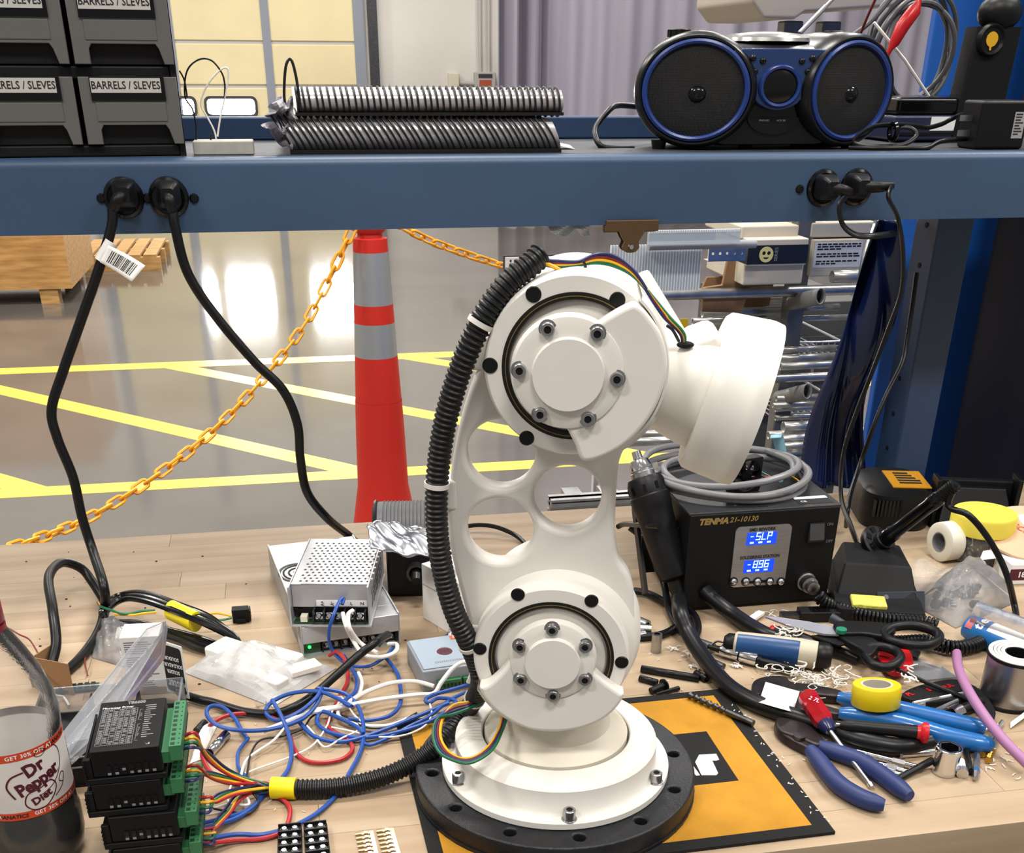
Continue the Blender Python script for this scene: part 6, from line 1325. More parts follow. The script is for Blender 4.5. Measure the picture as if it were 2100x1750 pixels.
bk = thing('battery_dock', 'black slotted dock standing behind the yellow-lidded jar', 'dock', P(1905, 1072), -.3)
MB().box(0, .10, 0, .012, 0, .062).build('back', 'black_matte', bk, bevel=.003); MB().add([(0, -.04, 0), (.10, -.04, 0), (.10, .004, 0), (0, .004, 0), (.012, -.01, .055), (.088, -.01, .055), (.088, .004, .055), (.012, .004, .055)], [(0, 1, 5, 4), (1, 2, 6, 5), (2, 3, 7, 6), (3, 0, 4, 7), (4, 5, 6, 7), (3, 2, 1, 0)]).build('wedge', 'black_plastic', bk, bevel=.002)
MB().box(.098, .104, -.02, .012, 0, .07).build('rail', 'black_plastic', bk, bevel=.001); MB().box(-.004, .002, -.02, .012, 0, .066).build('rail', 'black_plastic', bk, bevel=.001)
for k in range(4): MB().box(.045+.006*k, .048+.006*k, -.034, -.03, .020, .028).build('contact', 'steel', bk)
# ---------------------------------------------------------------- white tape roll
wt = thing('tape_roll', 'roll of white tape standing on its rim behind the bag', 'tape', P(1936, 1150)); mk('tape_white', '#d4cfc0', .5)
TA = T(0, .004, .0245) @ RZ(math.radians(38)) @ RY(-PI/2) if 0 else T(0, .004, .0245) @ RZ(math.radians(-82)) @ FRONT
MB().lathe([(.0125, -.011), (.022, -.011), (.0245, -.0095), (.0245, .0095), (.022, .011), (.0125, .011)], 44, TA).build('tape', 'tape_white', wt)
MB().lathe([(.0125, .0112), (.0125, -.0112), (.0112, -.0112), (.0112, .0112), (.0125, .0112)], 36, TA).build('core', 'mid_grey', wt)
# ---------------------------------------------------------------- jar with yellow lid
mk('lid_yellow', '#d6c44a', .4)
jr = thing('jar', 'clear jar of small metal parts with a yellow lid', 'jar', P(2000, 1142)); jr.scale = (1.1, 1.1, 1.3)
glassy('jar_clear', '#d9dad6', .05, .12, 1.4, .02)
MB().lathe([(0, .001), (.030, .001), (.032, .004), (.032, .026), (.030, .030)], 36).build('jar_body', 'jar_clear', jr)
MB().lathe([(.034, .028), (.0355, .029), (.0355, .044), (.034, .046), (0, .0465)], 40).build('lid', 'lid_yellow', jr)
random.seed(12)
for k in range(22):
    a, r = random.uniform(0, 2*PI), random.uniform(.0, .026); MB().sphere((r*math.cos(a), r*math.sin(a), random.uniform(.005, .016)), random.uniform(.0025, .005), 8, 6).build('metal_part', random.choice(('steel_dark', 'brass', 'steel')), jr)
cdn = thing('cardboard_disc', 'round beige cardboard disc with orange lettering', 'cardboard disc', P(2112, 1096, .04), rot=(.25, -.12, 0)); mk('disc_card', '#c4a184', .8); mk('print_orange', '#c24a2a', .6)
MB().cyl((0, 0, 0), (0, 0, .003), .055, n=48).build('disc', 'disc_card', cdn); text('disc_text', 'GC0-0', .013, 'print_orange', cdn, T(-.006, .006, .0034) @ RZ(-1.2), bold=.0003)
MB().box(.0, .02, .015, .035, .0031, .0034).build('white_label', 'print_white', cdn); MB().box(-.02, .02, .0, .03, -.04, 0).build('support_box', 'carton', cdn)
o = MB().prism([(0, 0), (.055, .004), (.06, .016), (.045, .022), (.015, .018)], 0, .0006, T(P(2008, 1150, .022)) @ RX(.2)).build('paper_sheet', 'white_paper'); base_origin(o); tag(o, 'white folded paper lying beside the jar', 'paper')
rwb = thing('printed_box', 'white box with a dark red printed band', 'box', P(2066, 1200), -.1)
MB().box(0, .06, 0, .04, 0, .026).build('carton_body', 'white_paper', rwb, bevel=.001); MB().box(-.0003, .06, -.0006, 0, .006, .020).build('red_band', 'maroon', rwb); text('box_text', '18', .010, 'print_white', rwb, T(.014, -.0009, .013) @ FRONT, bold=.0003)
# ---------------------------------------------------------------- zip bag with black bits
zb = thing('zip_bag', 'clear zip bag holding small black fittings', 'zip bag', P(1950, 1262)); Z0 = Vector(zb.location)
sub(pillow([(1868, 1240), (1960, 1290), (2085, 1236), (2000, 1166)], .042, 17, amp=.18), Z0).build('bag_film', 'bag_clear', zb)
def flap(u, v):
    a = P(1852, 1178, .012).lerp(P(1990, 1150, .022), u); b = P(1878, 1225, .012).lerp(P(2000, 1190, .028), u); p = a.lerp(b, v); p.z += .012*math.sin(u*5)*(1-v)+.006*math.sin(v*5+u*9); return p-Z0
MB().grid(flap, 16, 10).build('bag_mouth', 'bag_clear', zb, smooth=False)
random.seed(15)
for k in range(20):
    p = P(random.uniform(1920, 2015), random.uniform(1205, 1245), random.choice((.004, .008, .013)))-Z0; d = Vector((random.uniform(-1, 1), random.uniform(-1, 1), .2)).normalized()*random.uniform(.004, .009)
    MB().cyl(p, p+d, random.uniform(.0035, .006), n=8).build('black_fitting', 'black_plastic', zb)
# ---------------------------------------------------------------- cable-tie packet
mk('packet_blue', '#1f66a8', .35); mk('flag_red', '#c0676e', .5)
ct_ = thing('cable_tie_packet', 'blue and white tube packet with lettering and a small flag', 'packet', P(2050, 1322)); T0 = Vector(ct_.location)
t0, t1 = P(1985, 1285, .014), P(2190, 1372, .014); td_ = (t1-t0); tl = td_.length; TM = align(t0-T0, td_)
MB().lathe([(.0, -.001), (.012, 0), (.0145, .01), (.0145, tl), (0, tl)], 24, TM).build('tube_body', 'packet_blue', ct_)
up_ = TM.to_3x3().inverted() @ Vector((0, -.62, .78)); a_up = math.atan2(up_.y, up_.x)
MB().lathe([(.0147, .028), (.0147, tl)], 14, TM, a0=a_up-.75, a1=a_up+.55).build('white_panel', 'print_white', ct_, smooth=True)
MB().lathe([(.0147, .004), (.0147, .012)], 8, TM, a0=a_up+.0, a1=a_up+.9).build('flag_patch', 'flag_red', ct_)
def ontube(p): a = a_up-p.x/.0148; return TM @ Vector((.01485*math.cos(a), .01485*math.sin(a), .018-p.y))
me = text_mesh('ties', .015, bold=.0004, shear=.15); b = MB(); b.v = [tuple(ontube(Vector((v.co.x, v.co.y, 0)))) for v in me.vertices]; b.f = [tuple(p.vertices) for p in me.polygons]; b.build('packet_text', 'print_white', ct_, smooth=False, fix=False)
MB().tube([P(2000, 1262, .030)-T0, P(2150, 1318, .030)-T0], .016, 14, flat=.6).build('clear_wrap', 'bag_clear', ct_)
# ---------------------------------------------------------------- solder spool
mk('solder', '#a6a6a8', .3, 1); mk('spool_white', '#d8d6d2', .5)
sp_ = thing('solder_spool', 'spool of solder wire with white ringed top flange', 'spool', P(2064, 1436)); sp_.scale = (.95, .95, .92); sr = .0285
MB().lathe([(0, 0), (sr+.001, 0), (sr+.001, .003), (sr*.9, .003)], 48).build('bottom_flange', 'black_plastic', sp_)
MB().lathe([(sr*.96, .003)]+[(sr*(.965+.012*(k % 2)), .003+.0012*k) for k in range(42)]+[(sr*.9, .054)], 48).build('solder_winding', 'solder', sp_)
tf = MB().lathe([(sr*.9, .053), (sr+.001, .053), (sr+.001, .056), (.0115, .0565), (.0115, .03)], 48).build('top_flange', 'black_plastic', sp_)
for r0, r1 in ((.013, .0165), (.0172, .0202), (.0209, .0236), (.0243, .0285)): MB().ring(r0, r1, .0562, .0570, 48).build('white_ring', 'spool_white', tf)
MB().lathe([(0, .030), (.0114, .030)], 24).build('bore', 'black_matte', sp_); MB().sphere((.002, 0, .034), .003, 8, 6).build('wire_end', 'solder', sp_)
mk('pink', '#9a6a93', .5)
o = MB().tube(catmull([P(1962, 1340, .02), P(1966, 1372, .03), P(1985, 1415, .034), P(2020, 1470, .028), P(2060, 1520, .020), P(2110, 1570, .012)], 8), .0046, 12).build('pink_tube', 'pink'); base_origin(o); tag(o, 'dusty pink rubber tube crossing in front of the spool', 'tube')
# ---------------------------------------------------------------- scissors
sc = thing('scissors', 'black-handled scissors with a green pivot lying on the tools', 'scissors', P(1740, 1310)); S1 = Vector(sc.location)
def flat(t, name, mat, pts, h, th, n=5, bevel=0, parent=None, smooth_=True):
    o0 = Vector(t.location); q = [P(x, y, h)-o0 for x, y in pts]; q2 = smooth2([(p.x, p.y) for p in q], n) if smooth_ else [(p.x, p.y) for p in q]
    me = curve_mesh([q2], th/2, bevel); return MB().mesh(me, T(0, 0, q[0].z)).build(name, mat, parent or t)
mk('blade_steel', '#bdbdca', .36, .55, var=.15, vs=30)
flat(sc, 'blade', 'blade_steel', [(1569, 1266), (1600, 1268), (1660, 1277), (1722, 1290), (1722, 1304), (1690, 1302), (1620, 1286)], .024, .002, 3, smooth_=False)
flat(sc, 'blade', 'steel_dark', [(1665, 1306), (1690, 1300), (1728, 1300), (1735, 1322), (1720, 1326)], .020, .002, 3, smooth_=False)
def hring(pts, r, name='handle_loop'):
    MB().tube(catmull([P(*p)-S1 for p in pts], 6, True), r, 10, closed=True, flat=1).build(name, 'black_plastic', sc)
hring([(1812, 1300, .026), (1835, 1286, .027), (1880, 1284, .027), (1918, 1296, .027), (1925, 1312, .026), (1900, 1324, .026), (1855, 1322, .026), (1825, 1314, .026)], .0052)
hring([(1776, 1335, .020), (1800, 1326, .022), (1835, 1335, .022), (1846, 1352, .022), (1825, 1368, .020), (1795, 1366, .020), (1778, 1352, .020)], .0050)
flat(sc, 'shank', 'black_plastic', [(1708, 1288), (1722, 1280), (1760, 1280), (1815, 1284), (1840, 1290), (1815, 1310), (1770, 1305), (1725, 1304)], .025, .008, 4, .002)
flat(sc, 'shank', 'black_plastic', [(1712, 1300), (1740, 1296), (1785, 1312), (1802, 1328), (1782, 1352), (1760, 1335), (1730, 1318)], .021, .008, 4, .002)
pv = P(1726, 1290, .031)-S1; mk('green_pivot', '#1f7a5c', .4); MB().cyl(pv-Vector((0, 0, .004)), pv, .0055, n=20).build('pivot', 'green_pivot', sc)
# ---------------------------------------------------------------- deburring tool, nut driver, red-capped drivers
mk('tool_blue', '#184376', .35); mk('tool_cream', '#bdb49f', .45)
db = thing('deburring_tool', 'blue and cream deburring tool with black ends', 'deburring tool', P(1600, 1350)); 
d0, d1 = P(1484, 1318, .015), P(1706, 1348, .015); dd = d1-d0; D0 = Vector(db.location); DM = align(d0-D0, dd); dl = dd.length
MB().lathe([(0, 0), (.007, 0), (.0105, .004), (.011, .012), (.011, dl*.10)], 24, DM).build('front_cap', 'black_plastic', db)
MB().lathe([(.012, dl*.10), (.0135, dl*.12), (.0145, dl*.45), (.0148, dl*.7), (.014, dl*.86), (.013, dl*.865)], 28, DM).build('cream_body', 'tool_cream', db)
us = DM.to_3x3().inverted() @ Vector((-.1, -.95, .2)); au = math.atan2(us.y, us.x)
MB().lathe([(.0137, dl*.125), (.0142, dl*.2), (.0149, dl*.45), (.0152, dl*.66), (.0149, dl*.70)], 20, DM, a0=au-1.15, a1=au+1.05).build('blue_inlay', 'tool_blue', db)
MB().lathe([(.0135, dl*.865), (.014, dl*.88), (.0135, dl*.96), (.010, dl), (0, dl)], 24, DM).build('end_cap', 'black_plastic', db)
MB().tube(catmull([P(1484, 1318, .015)-D0, P(1470, 1316, .014)-D0, P(1458, 1324, .010)-D0], 5), .0012, 6).build('blade_hook', 'steel_dark', db)
nd = thing('bit_holder', 'chrome bit holder with black tip and shaft', 'bit holder', P(1520, 1348)); N0 = Vector(nd.location)
n0_, n1_ = P(1452, 1326, .008), P(1640, 1378, .008); NM = align(n0_-N0, n1_-n0_); nl = (n1_-n0_).length
MB().lathe([(0, 0), (.0025, 0), (.004, nl*.15)], 14, NM).build('tip', 'black_plastic', nd); MB().lathe([(.0062, nl*.15), (.0066, nl*.17), (.0066, nl*.34), (.006, nl*.35)], 20, NM).build('chrome_sleeve', 'chrome', nd); MB().lathe([(.005, nl*.35), (.005, nl*.37)], 16, NM).build('groove', 'black_plastic', nd)
MB().lathe([(.0068, nl*.37), (.0068, nl*.54), (.006, nl*.55)], 20, NM).build('chrome_sleeve', 'chrome', nd); MB().lathe([(.005, nl*.55), (.0055, nl*.58), (.004, nl*.6), (.004, nl*.98), (0, nl)], 16, NM).build('shaft', 'black_plastic', nd)
o = MB().tube([P(1432, 1316, .006), P(1462, 1330, .006)], [.004, .0055], 12).build('chrome_bit', 'steel'); base_origin(o); tag(o, 'short chrome bit under the hot-air hose', 'bit')
def rdriver(a, b, h, r, label):
    t = thing('screwdriver', label, 'screwdriver', P(*a)); p, q = P(*a, h), P(*b, h); d = q-p
    part(t, 'red_cap', 'red_plastic', [p, p+d*.06, p+d*.12], [r*.8, r, r*.95], 18); part(t, 'grip', 'black_plastic', [p+d*.12, p+d*.2, p+d*.6, p+d], [r*.9, r, r*.95, r*.6], 14); return t
rdriver((1578, 1296), (1672, 1318), .013, .0085, 'black screwdriver with a round red end cap behind the deburring tool')
rdriver((1664, 1310), (1760, 1352), .010, .005, 'thin black driver with a small red cap under the scissors')
flk = thing('feeler_gauge', 'black electronic gauge lying under the scissors blade', 'gauge', P(1640, 1278), -.15); 
MB().box(0, .045, 0, .018, 0, .012).build('case', 'black_plastic', flk, bevel=.001); MB().box(.012, .034, .003, .014, .012, .0126).build('screen', 'black_gloss', flk); MB().box(-.02, 0, .002, .014, 0, .008).build('jaw', 'steel_dark', flk)
o = MB().tube([P(1705, 1268, .012), P(1730, 1280, .010)], [.006, .004], 12).build('probe_tip', 'slate'); base_origin(o); tag(o, 'dark probe end beside the green scissors pivot', 'probe')
A, ang, L = frame((1538, 1282), (1568, 1262), .003); o = MB().box(0, L, 0, .008, 0, .004).build('zip_strip', 'white_plastic', bevel=.0006); o.location = A; o.rotation_euler = (0, 0, ang); tag(o, 'short white plastic strip beside the scissors tip', 'plastic strip')
# red pry tool under the scissors, black marked strap
rp_ = thing('red_tool', 'red plastic handled tool under the scissors loop', 'tool', P(1840, 1360)); flat(rp_, 'red_handle', 'red_plastic', [(1800, 1342), (1840, 1322), (1866, 1340), (1872, 1366), (1850, 1384), (1820, 1378)], .008, .006, 4, .002)
flat(rp_, 'steel_plate', 'steel_dark', [(1838, 1316), (1888, 1340), (1882, 1352), (1850, 1342)], .006, .003, 3, smooth_=False)
cl = MB().prism([((P(x, y)-P(1900, 1390)).x, (P(x, y)-P(1900, 1390)).y) for x, y in ((1868, 1352), (1930, 1372), (1962, 1394), (1880, 1402), (1860, 1385))], .001, .003).build('clear_scraper', 'clear_lid', smooth=False); cl.location = P(1900, 1390); tag(cl, 'clear plastic blade guard beside the red tool', 'blade guard')
st_ = thing('tool_strap', 'black tool strap with red printed letters', 'strap', P(1910, 1430)); flat(st_, 'strap', 'black_matte', [(1848, 1432), (1880, 1412), (1950, 1398), (1990, 1408), (2020, 1430), (2040, 1462), (2036, 1480), (2020, 1484), (1990, 1440), (1900, 1446)], .006, .006, 4, .001)
for s_, x, y, a in (('FUL', 1944, 1408, .35), ('S', 1905, 1415, .3), ('PL', 1866, 1424, .3)): text('strap_text', s_, .008, 'red_plastic', st_, T(P(x, y, .0095)-Vector(st_.location)) @ RZ(a), bold=.0003)
o = MB().tube([P(1838, 1372, .016), P(1900, 1400, .014), P(1990, 1436, .010)], .0022, 8).build('thin_rod', 'black_plastic'); base_origin(o); tag(o, 'thin black rod lying over the lettered strap', 'rod')
for (a, b, lb) in (((1872, 1448), (1988, 1425), 'flat steel wrench beside the lettered strap'), ((1918, 1462), (1962, 1442), 'short flat steel wrench end stamped with a size')):
    o = MB().tube([P(*a, .006), P(*b, .006)], .005, 8, flat=.5).build('steel_wrench', 'alu'); base_origin(o); tag(o, lb, 'wrench', 'steel wrenches')
so2 = thing('hex_socket', 'chrome hex socket on a black extension behind the blue pliers', 'socket', P(1965, 1462)); p, q = P(1948, 1468, .008), P(2010, 1440, .008)
part(so2, 'chrome_cup', 'chrome', [p, p+(q-p)*.3], .008, 18, cap=False); part(so2, 'extension', 'black_plastic', [p+(q-p)*.2, q], .0055, 12)
# ---------------------------------------------------------------- yellow tape roll
yt = thing('tape_roll', 'roll of yellow electrical tape lying on the blue pliers', 'tape', P(1795, 1446, .017), rot=(-.2, 0, 0)); mk('yt', '#cbb412', .35); mk('core_print', '#b7b0a0', .6)
TR = .0222
MB().lathe([(.0145, 0), (TR-.0008, 0), (TR, .001), (TR, .0195), (TR-.0008, .0205), (.0145, .0205)], 52).build('tape', 'yt', yt); MB().lathe([(.0145, .0207), (.0145, .0002), (.0125, .0002), (.0125, .0207), (.0145, .0207)], 40).build('core', 'core_print', yt)
for k in range(5): MB().lathe([(.0126, .006), (.0126, .012)], 6, None, a0=.3+k*1.2, a1=.9+k*1.2) if 0 else MB().lathe([(.0124, .005), (.0124, .012)], 6, a0=.3+k*1.25, a1=.95+k*1.25).build('core_print', 'print_black', yt)
# ---------------------------------------------------------------- blue-handled pliers
mk('grip_blue', '#135a9b', .3, coat=.3); mk('forged', '#3a3435', .42, .8, var=.4, vs=60); mk('grip_navy', '#1d2c5e', .5)
bp_ = thing('tongue_pliers', 'large pliers with bright blue dipped handles', 'pliers', P(1700, 1440)); B2 = Vector(bp_.location)
flat(bp_, 'jaw', 'forged', [(1541, 1412), (1552, 1400), (1582, 1394), (1612, 1396), (1622, 1406), (1665, 1412), (1722, 1424), (1726, 1436), (1690, 1434), (1640, 1428), (1600, 1422), (1560, 1432), (1543, 1432)], .006, .010, 4, .002)
flat(bp_, 'jaw', 'forged', [(1556, 1440), (1600, 1432), (1640, 1440), (1722, 1462), (1720, 1472), (1660, 1462), (1620, 1466), (1590, 1458)], .004, .008, 4, .002)
part(bp_, 'handle', 'grip_blue', [P(1718, 1430, .009), P(1760, 1440, .009), P(1850, 1458, .010), P(1940, 1478, .010), P(2000, 1492, .010), P(2018, 1497, .009)], [.005, .0085, .009, .0088, .0085, .0055], 16, sp=4)
part(bp_, 'handle', 'grip_blue', [P(1720, 1462, .009), P(1760, 1468, .009), P(1850, 1484, .010), P(1940, 1510, .010), P(2012, 1526, .010), P(2034, 1530, .009)], [.005, .0085, .009, .0088, .0085, .0055], 16, sp=4)
# black driver with red cap
bd = thing('screwdriver', 'black precision driver with a flared red cap on the blue handle', 'screwdriver', P(1800, 1500)); p, q = P(1722, 1487, .020), P(1880, 1502, .022); d = q-p
part(bd, 'grip', 'black_plastic', [p, p+d*.15, p+d*.3, p+d], [.003, .006, .0058, .0064], 14, sp=3); part(bd, 'red_cap', 'red_plastic', [q, q+d*.04, q+d*.07, q+d*.09, q+d*.14, q+d*.15], [.0065, .0066, .009, .0098, .0092, .006], 18); part(bd, 'tip', 'steel', [p-d*.05, p], .0016, 8)
# white paper slip
o = MB().grid(lambda u, v: P(1570+70*u-14*v, 1399+20*u+42*v, .016+.006*math.sin(PI*u)*v), 8, 6).build('paper_slip', 'white_paper', solid=.0003); base_origin(o); tag(o, 'blank white paper slip lying on the plier jaw', 'paper')
# red screwdriver
rs = thing('screwdriver', 'small flat screwdriver with translucent red and blue handle', 'screwdriver', P(1700, 1500)); glassy('red_clear', '#a50f1c', .1, .75, 1.45, .02); mk('navy_collar', '#171d4a', .25); R0_ = Vector(rs.location)
p, q = P(1652, 1424, .030), P(1692, 1484, .020); d = q-p; part(rs, 'handle', 'red_clear', [p, p+d*.05, p+d*.9, p+d], [.007, .0092, .0095, .008], 6); part(rs, 'collar', 'navy_collar', [p+d, p+d*1.1, p+d*1.25], [.008, .0072, .0045], 14)
e = P(1782, 1606, .003); s_ = p+d*1.2; part(rs, 'shaft', 'steel', [s_, e], .0022, 10); dv = (P(1789, 1616, .002)-e)
part(rs, 'blade_tip', 'alu', [e, e+dv*.4, e+dv], [.0022, .0034, .0028], 8, flat=.9)
text('handle_text', '2 7L', .006, 'print_white', rs, T(p-R0_+d*.35+Vector((-.002, -.006, .0088))) @ RZ(-.9) @ RX(.4))
# navy diagonal cutters
nc = thing('diagonal_cutters', 'diagonal cutters with navy blue grips at the front of the bench', 'cutters', P(1680, 1540)); 
flat(nc, 'jaw', 'forged', [(1590, 1482), (1600, 1479), (1640, 1488), (1668, 1502), (1690, 1530), (1672, 1536), (1640, 1522), (1608, 1512), (1592, 1500)], .008, .010, 4, .002)
flat(nc, 'jaw', 'forged', [(1588, 1490), (1596, 1508), (1618, 1524), (1645, 1538), (1662, 1545), (1672, 1530), (1640, 1515), (1610, 1500)], .006, .010, 4, .002)
o_ = P(1640, 1508, .0145)-Vector(nc.location); MB().cyl(o_-Vector((0, 0, .003)), o_, .0055, n=18).build('pivot', 'steel_dark', nc)
part(nc, 'grip', 'grip_navy', [P(1662, 1538, .008), P(1680, 1562, .008), P(1715, 1605, .008), P(1755, 1632, .008), P(1790, 1646, .008), P(1814, 1652, .008)], [.0055, .0078, .0082, .0082, .0078, .005], 16, sp=5)
part(nc, 'grip', 'grip_navy', [P(1680, 1530, .008), P(1705, 1540, .008), P(1760, 1560, .008), P(1805, 1588, .008), P(1845, 1618, .008), P(1866, 1634, .008)], [.0055, .0075, .0082, .0082, .0078, .005], 16, sp=5)
# loose rods, bits, socket
for k, (a, b, r, mt, lb) in enumerate((((1700, 1528), (1882, 1574), .0028, 'chrome', 'long bright steel rod beside the navy cutters'), ((1705, 1540), (1862, 1584), .0026, 'chrome', 'slim bright steel rod between two others'), ((1712, 1552), (1855, 1592), .0026, 'steel', 'steel rod with a hex end nearest the navy grip'), ((1842, 1548), (1914, 1542), .0034, 'chrome', 'short chrome pin behind the socket'))):
    t = thing('steel_rod', lb, 'rod', P(*a), group='steel rods'); p, q = P(*a, r+.0005), P(*b, r+.0005); part(t, 'shank', mt, [p, q], r, 10)
    if k < 3: part(t, 'hex_end', 'steel', [p+(q-p)*.72, p+(q-p)*.86], r*1.35, 6)
    else: part(t, 'collar', 'steel', [p, p+(q-p)*.08], r*1.15, 10)
o = MB().tube([P(1842, 1598, .003), P(1912, 1560, .008)], .0034, 10).build('heat_shrink', 'black_rubber'); base_origin(o); tag(o, 'black heat-shrink piece leaning on the chrome socket', 'heat shrink')
hs_ = thing('socket', 'large chrome hex socket standing by the blue handles', 'socket', P(1936, 1584)); hs_.scale = (.86, .86, .95); hx6 = [circ(0, 0, .0098, 6)]
MB().lathe([(0, .0), (.0118, .0), (.0126, .001), (.0126, .004), (.0122, .0055), (.0122, .022), (.0128, .024), (.0128, .0265), (.0118, .0272), (.0104, .0272)], 40).build('body', 'chrome', hs_)
MB().mesh(curve_mesh([circ(0, 0, .0112, 40), circ(0, 0, .0096, 6)], .0004), T(0, 0, .0268)).build('hex_rim', 'chrome', hs_); MB().lathe([(.0098, .0268), (.0096, .010), (0, .010)], 6).build('hex_bore', 'steel_dark', hs_)
t = thing('screw_bit', 'white-sleeved hex bit standing out beside the socket', 'bit', P(1974, 1580)); part(t, 'sleeve', 'white_plastic', [P(1970, 1562, .005), P(1973, 1580, .005)], .0036, 12); part(t, 'end_face', 'alu', [P(1973, 1580, .005), P(1974, 1588, .005)], .0050, 16)
t = thing('screw_bit', 'steel screwdriver bit with a blue band lying by the socket', 'bit', P(2001, 1590)); part(t, 'shank', 'steel', [P(2004, 1545, .004), P(2002, 1580, .004)], .0032, 6); part(t, 'blue_band', 'grip_blue', [P(2002, 1581, .004), P(2001.7, 1585, .004)], .0033, 10); part(t, 'tip', 'steel', [P(2001.7, 1585, .004), P(2000, 1597, .004)], [.0032, .0022], 8)
o = MB().tube([P(1980, 1535, .003), P(1990, 1585, .003)], .005, 8, flat=.5).build('hex_key', 'black_plastic'); base_origin(o); tag(o, 'black flat key lying between the bits', 'key')
for (a, b, lb) in (((2048, 1505), (2026, 1560), 'gold-tipped drill bit at the end of the blue handles'), ((2036, 1505), (2014, 1548), 'second gold-tipped drill bit under the blue handle')):
    t = thing('drill_bit', lb, 'drill bit', P(*b), group='gold tipped drill bits'); p, q = P(*a, .004), P(*b, .004); part(t, 'shank', 'steel', [p, p+(q-p)*.6], .0026, 8)
    w_ = [p+(q-p)*(.6+.4*i/24) for i in range(25)]; part(t, 'gold_flute', 'brass', w_, [.0026+.0007*math.sin(i*1.4) for i in range(25)], 8)
for a, b, lb in (((2015, 1500), (2045, 1488), 'thin steel pin at the end of the blue handle'), ((2040, 1505), (2056, 1480), 'white capped pin beside the pink tube')):
    o = MB().tube([P(*a, .004), P(*b, .004)], .002, 8).build('steel_pin', 'steel'); base_origin(o); tag(o, lb, 'pin', 'steel pins')
o = MB().grid(lambda u, v: P(2072+40*u, 1482-30*u+12*v, .002+.004*u), 4, 3).build('paper_scrap', 'white_paper', solid=.0003); base_origin(o); tag(o, 'white paper scrap under the pink tube', 'paper')
# ---------------------------------------------------------------- drill bit on the mat, shrink tubing, bolt, sleeves
tw = thing('twist_drill', 'dark twist drill lying across the mat corner', 'drill bit', P(1470, 1450, .004)); p, q = P(1412, 1425, .007), P(1545, 1484, .007); T1 = Vector(tw.location)
w_ = [p+(q-p)*(.6*i/60) for i in range(61)]; part(tw, 'flute', 'steel_dark', w_, [.0027+.0009*math.sin(i*.63) for i in range(61)], 8); part(tw, 'shank', 'steel_dark', [p+(q-p)*.6, q], .0032, 12)
for a, b, r, lb in (((1315, 1372), (1434, 1392), .0036, 'long black heat-shrink tube near the robot joint'), ((1312, 1391), (1348, 1401), .0032, 'short black heat-shrink tube near the black bolt'), ((1426, 1381), (1450, 1394), .0034, 'short black tube at the end of the long one')):
    o = MB().tube([P(*a, r), P(*b, r)], r, 12, cap=False).build('heat_shrink', 'black_rubber', solid=.0008); base_origin(o); tag(o, lb, 'heat shrink', 'heat shrink pieces')
o = MB().tube([P(1346, 1424, .003), P(1392, 1412, .003)], [.0016, .0026], 8).build('tapered_pin', 'black_rubber'); base_origin(o); tag(o, 'thin black tapered pin beside the black bolt', 'pin')
bl = thing('bolt', 'black button-head bolt lying in front of the robot', 'bolt', P(1350, 1412)); p, q = P(1335, 1418, .004), P(1361, 1406, .005); part(bl, 'shank', 'black_plastic', [p, q], .0036, 12); part(bl, 'head', 'black_plastic', [q, q+(q-p)*.08, q+(q-p)*.2], [.0068, .0066, .003], 16)
def sleeve(a, b, r, lb, stand=False):
    t = thing('steel_sleeve', lb, 'sleeve', P(*a), group='steel sleeves'); p = P(*a, 0 if stand else r); q = P(*a, .021) if stand else P(*b, r)
    if stand: q = p+Vector((0, 0, .021))
    part(t, 'tube', 'steel', [p, q], r, 20, cap=False); part(t, 'bore', 'black_matte', [p+(q-p)*.05, p+(q-p)*.93], r*.62, 14); d = (q-p).normalized()
    MB().lathe([(r*.6, 0), (r*.97, 0)], 24, align(q-p+p-Vector(t.location), d)).build('end_ring', 'steel', t)
sleeve((1345, 1337), None, .0056, 'steel sleeve standing upright on the bench', True)
sleeve((1302, 1272), (1328, 1283), .0058, 'steel sleeve lying behind two others beside the robot'); sleeve((1308, 1290), (1336, 1292), .0056, 'steel sleeve in the middle of the three beside the robot'); sleeve((1294, 1306), (1322, 1302), .0056, 'steel sleeve in front of the three beside the robot')
o = MB().tube([P(1462, 1358, .003), P(1484, 1368, .003)], .0036, 12).build('steel_pin', 'steel_dark'); base_origin(o); tag(o, 'short grey steel pin beside the hot-air hose', 'pin')
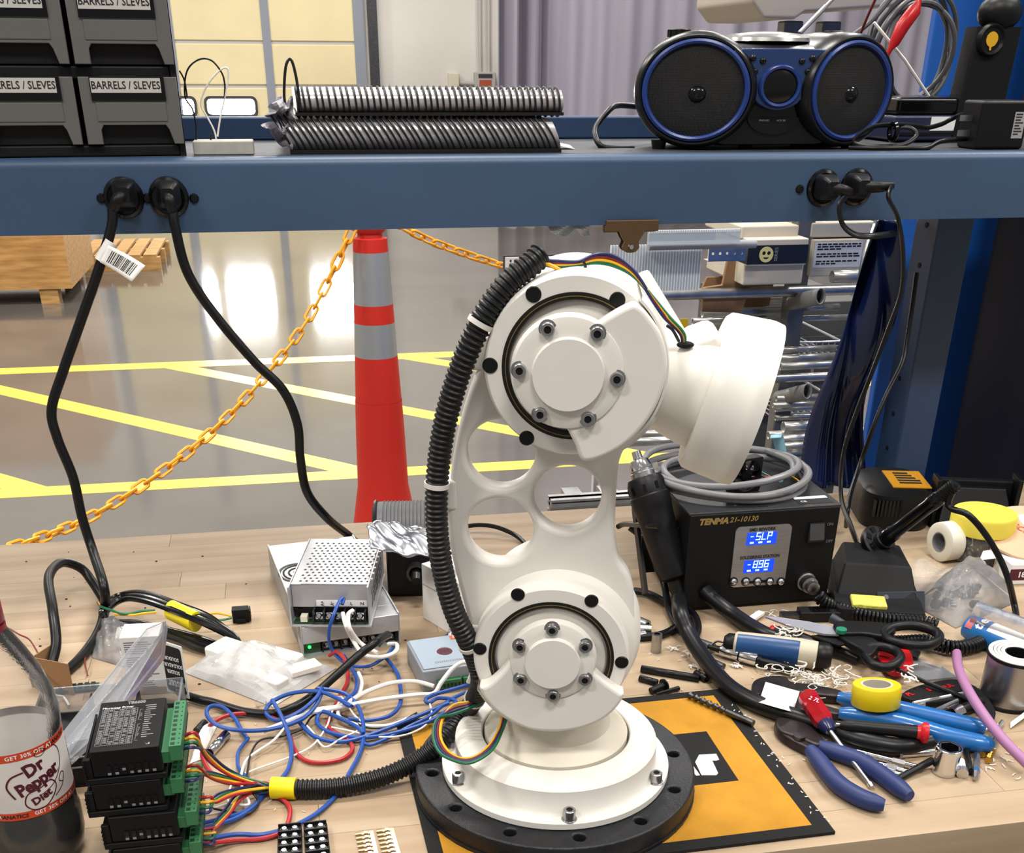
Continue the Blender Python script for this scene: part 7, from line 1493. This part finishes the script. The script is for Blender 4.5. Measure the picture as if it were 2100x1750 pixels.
# ---------------------------------------------------------------- white plastic swarf and dust: nobody could count it
mk('swarf', '#d9d4cb', .6)
random.seed(33); b = MB()
def curl(cx, cy, n_, L, r=.00055, h=.002):
    p = P(cx, cy, h); a = random.uniform(0, 6.28); k_ = random.uniform(-260, 260); pts = [p.copy()]
    for i in range(n_):
        a += k_*L/n_+random.uniform(-.35, .35); p = p+Vector((math.cos(a), math.sin(a), random.uniform(-.25, .28)))*(L/n_)
        p.z = max(p.z, BZ+.0008); pts.append(p.copy())
    b.tube(pts, r, 5)
for k in range(64):
    u = random.random(); curl(1575+150*u+random.uniform(-25, 25), 1370+28*u+random.gauss(0, 13), 14, random.uniform(.012, .034), random.uniform(.0004, .0009), random.uniform(.002, .014))
for k in range(14): curl(random.uniform(1600, 1640), random.uniform(1288, 1305), 12, .014, .0007, .024)
for k in range(8): curl(1540+k*9, 1262-k*1.5, 8, .012, .0006, .004)
for cx, cy, m_n in ((1380, 1330, 10), (1408, 1340, 8), (1425, 1366, 12), (1512, 1365, 12), (1680, 1405, 14), (1720, 1398, 12)):
    for k in range(m_n): curl(cx+random.gauss(0, 5), cy+random.gauss(0, 3), 7, .006, .0006, .002)
for k in range(26): curl(random.uniform(1330, 1740), random.uniform(1300, 1440), 4, .003, .0004, .001)
for k in range(30):
    u = random.random(); curl(1490+215*u+random.gauss(0, 6), 1425+285*u+random.gauss(0, 6), 4, .0025, .0005, .0036)
for k in range(18): curl(random.uniform(1600, 1700), random.uniform(1490, 1570), 4, .003, .0004, .001)
for k in range(14): curl(random.uniform(2020, 2090), random.uniform(1530, 1600), 6, .006, .0005, .001)
for k in range(8): curl(random.uniform(1860, 1885), random.uniform(1355, 1400), 12, .016, .0008, .018)
for k in range(22): curl(random.uniform(420, 860), random.uniform(1450, 1690), 4, .0035, .0003, .001)
o = b.build('plastic_swarf', 'swarf'); base_origin(o); tag(o, 'white plastic shavings and curls scattered over the bench', 'shavings', kind='stuff')
random.seed(44); b = MB()
for k in range(60):
    x, y = random.uniform(40, 900), random.uniform(1130, 1420)
    p = P(x, y, .0006); b.sphere(p, random.uniform(.0005, .0012), 5, 4, (1.6, 1, .6))
o = b.build('dark_crumbs', 'black_matte'); base_origin(o); tag(o, 'dark crumbs scattered over the far bench top', 'crumbs', kind='stuff')
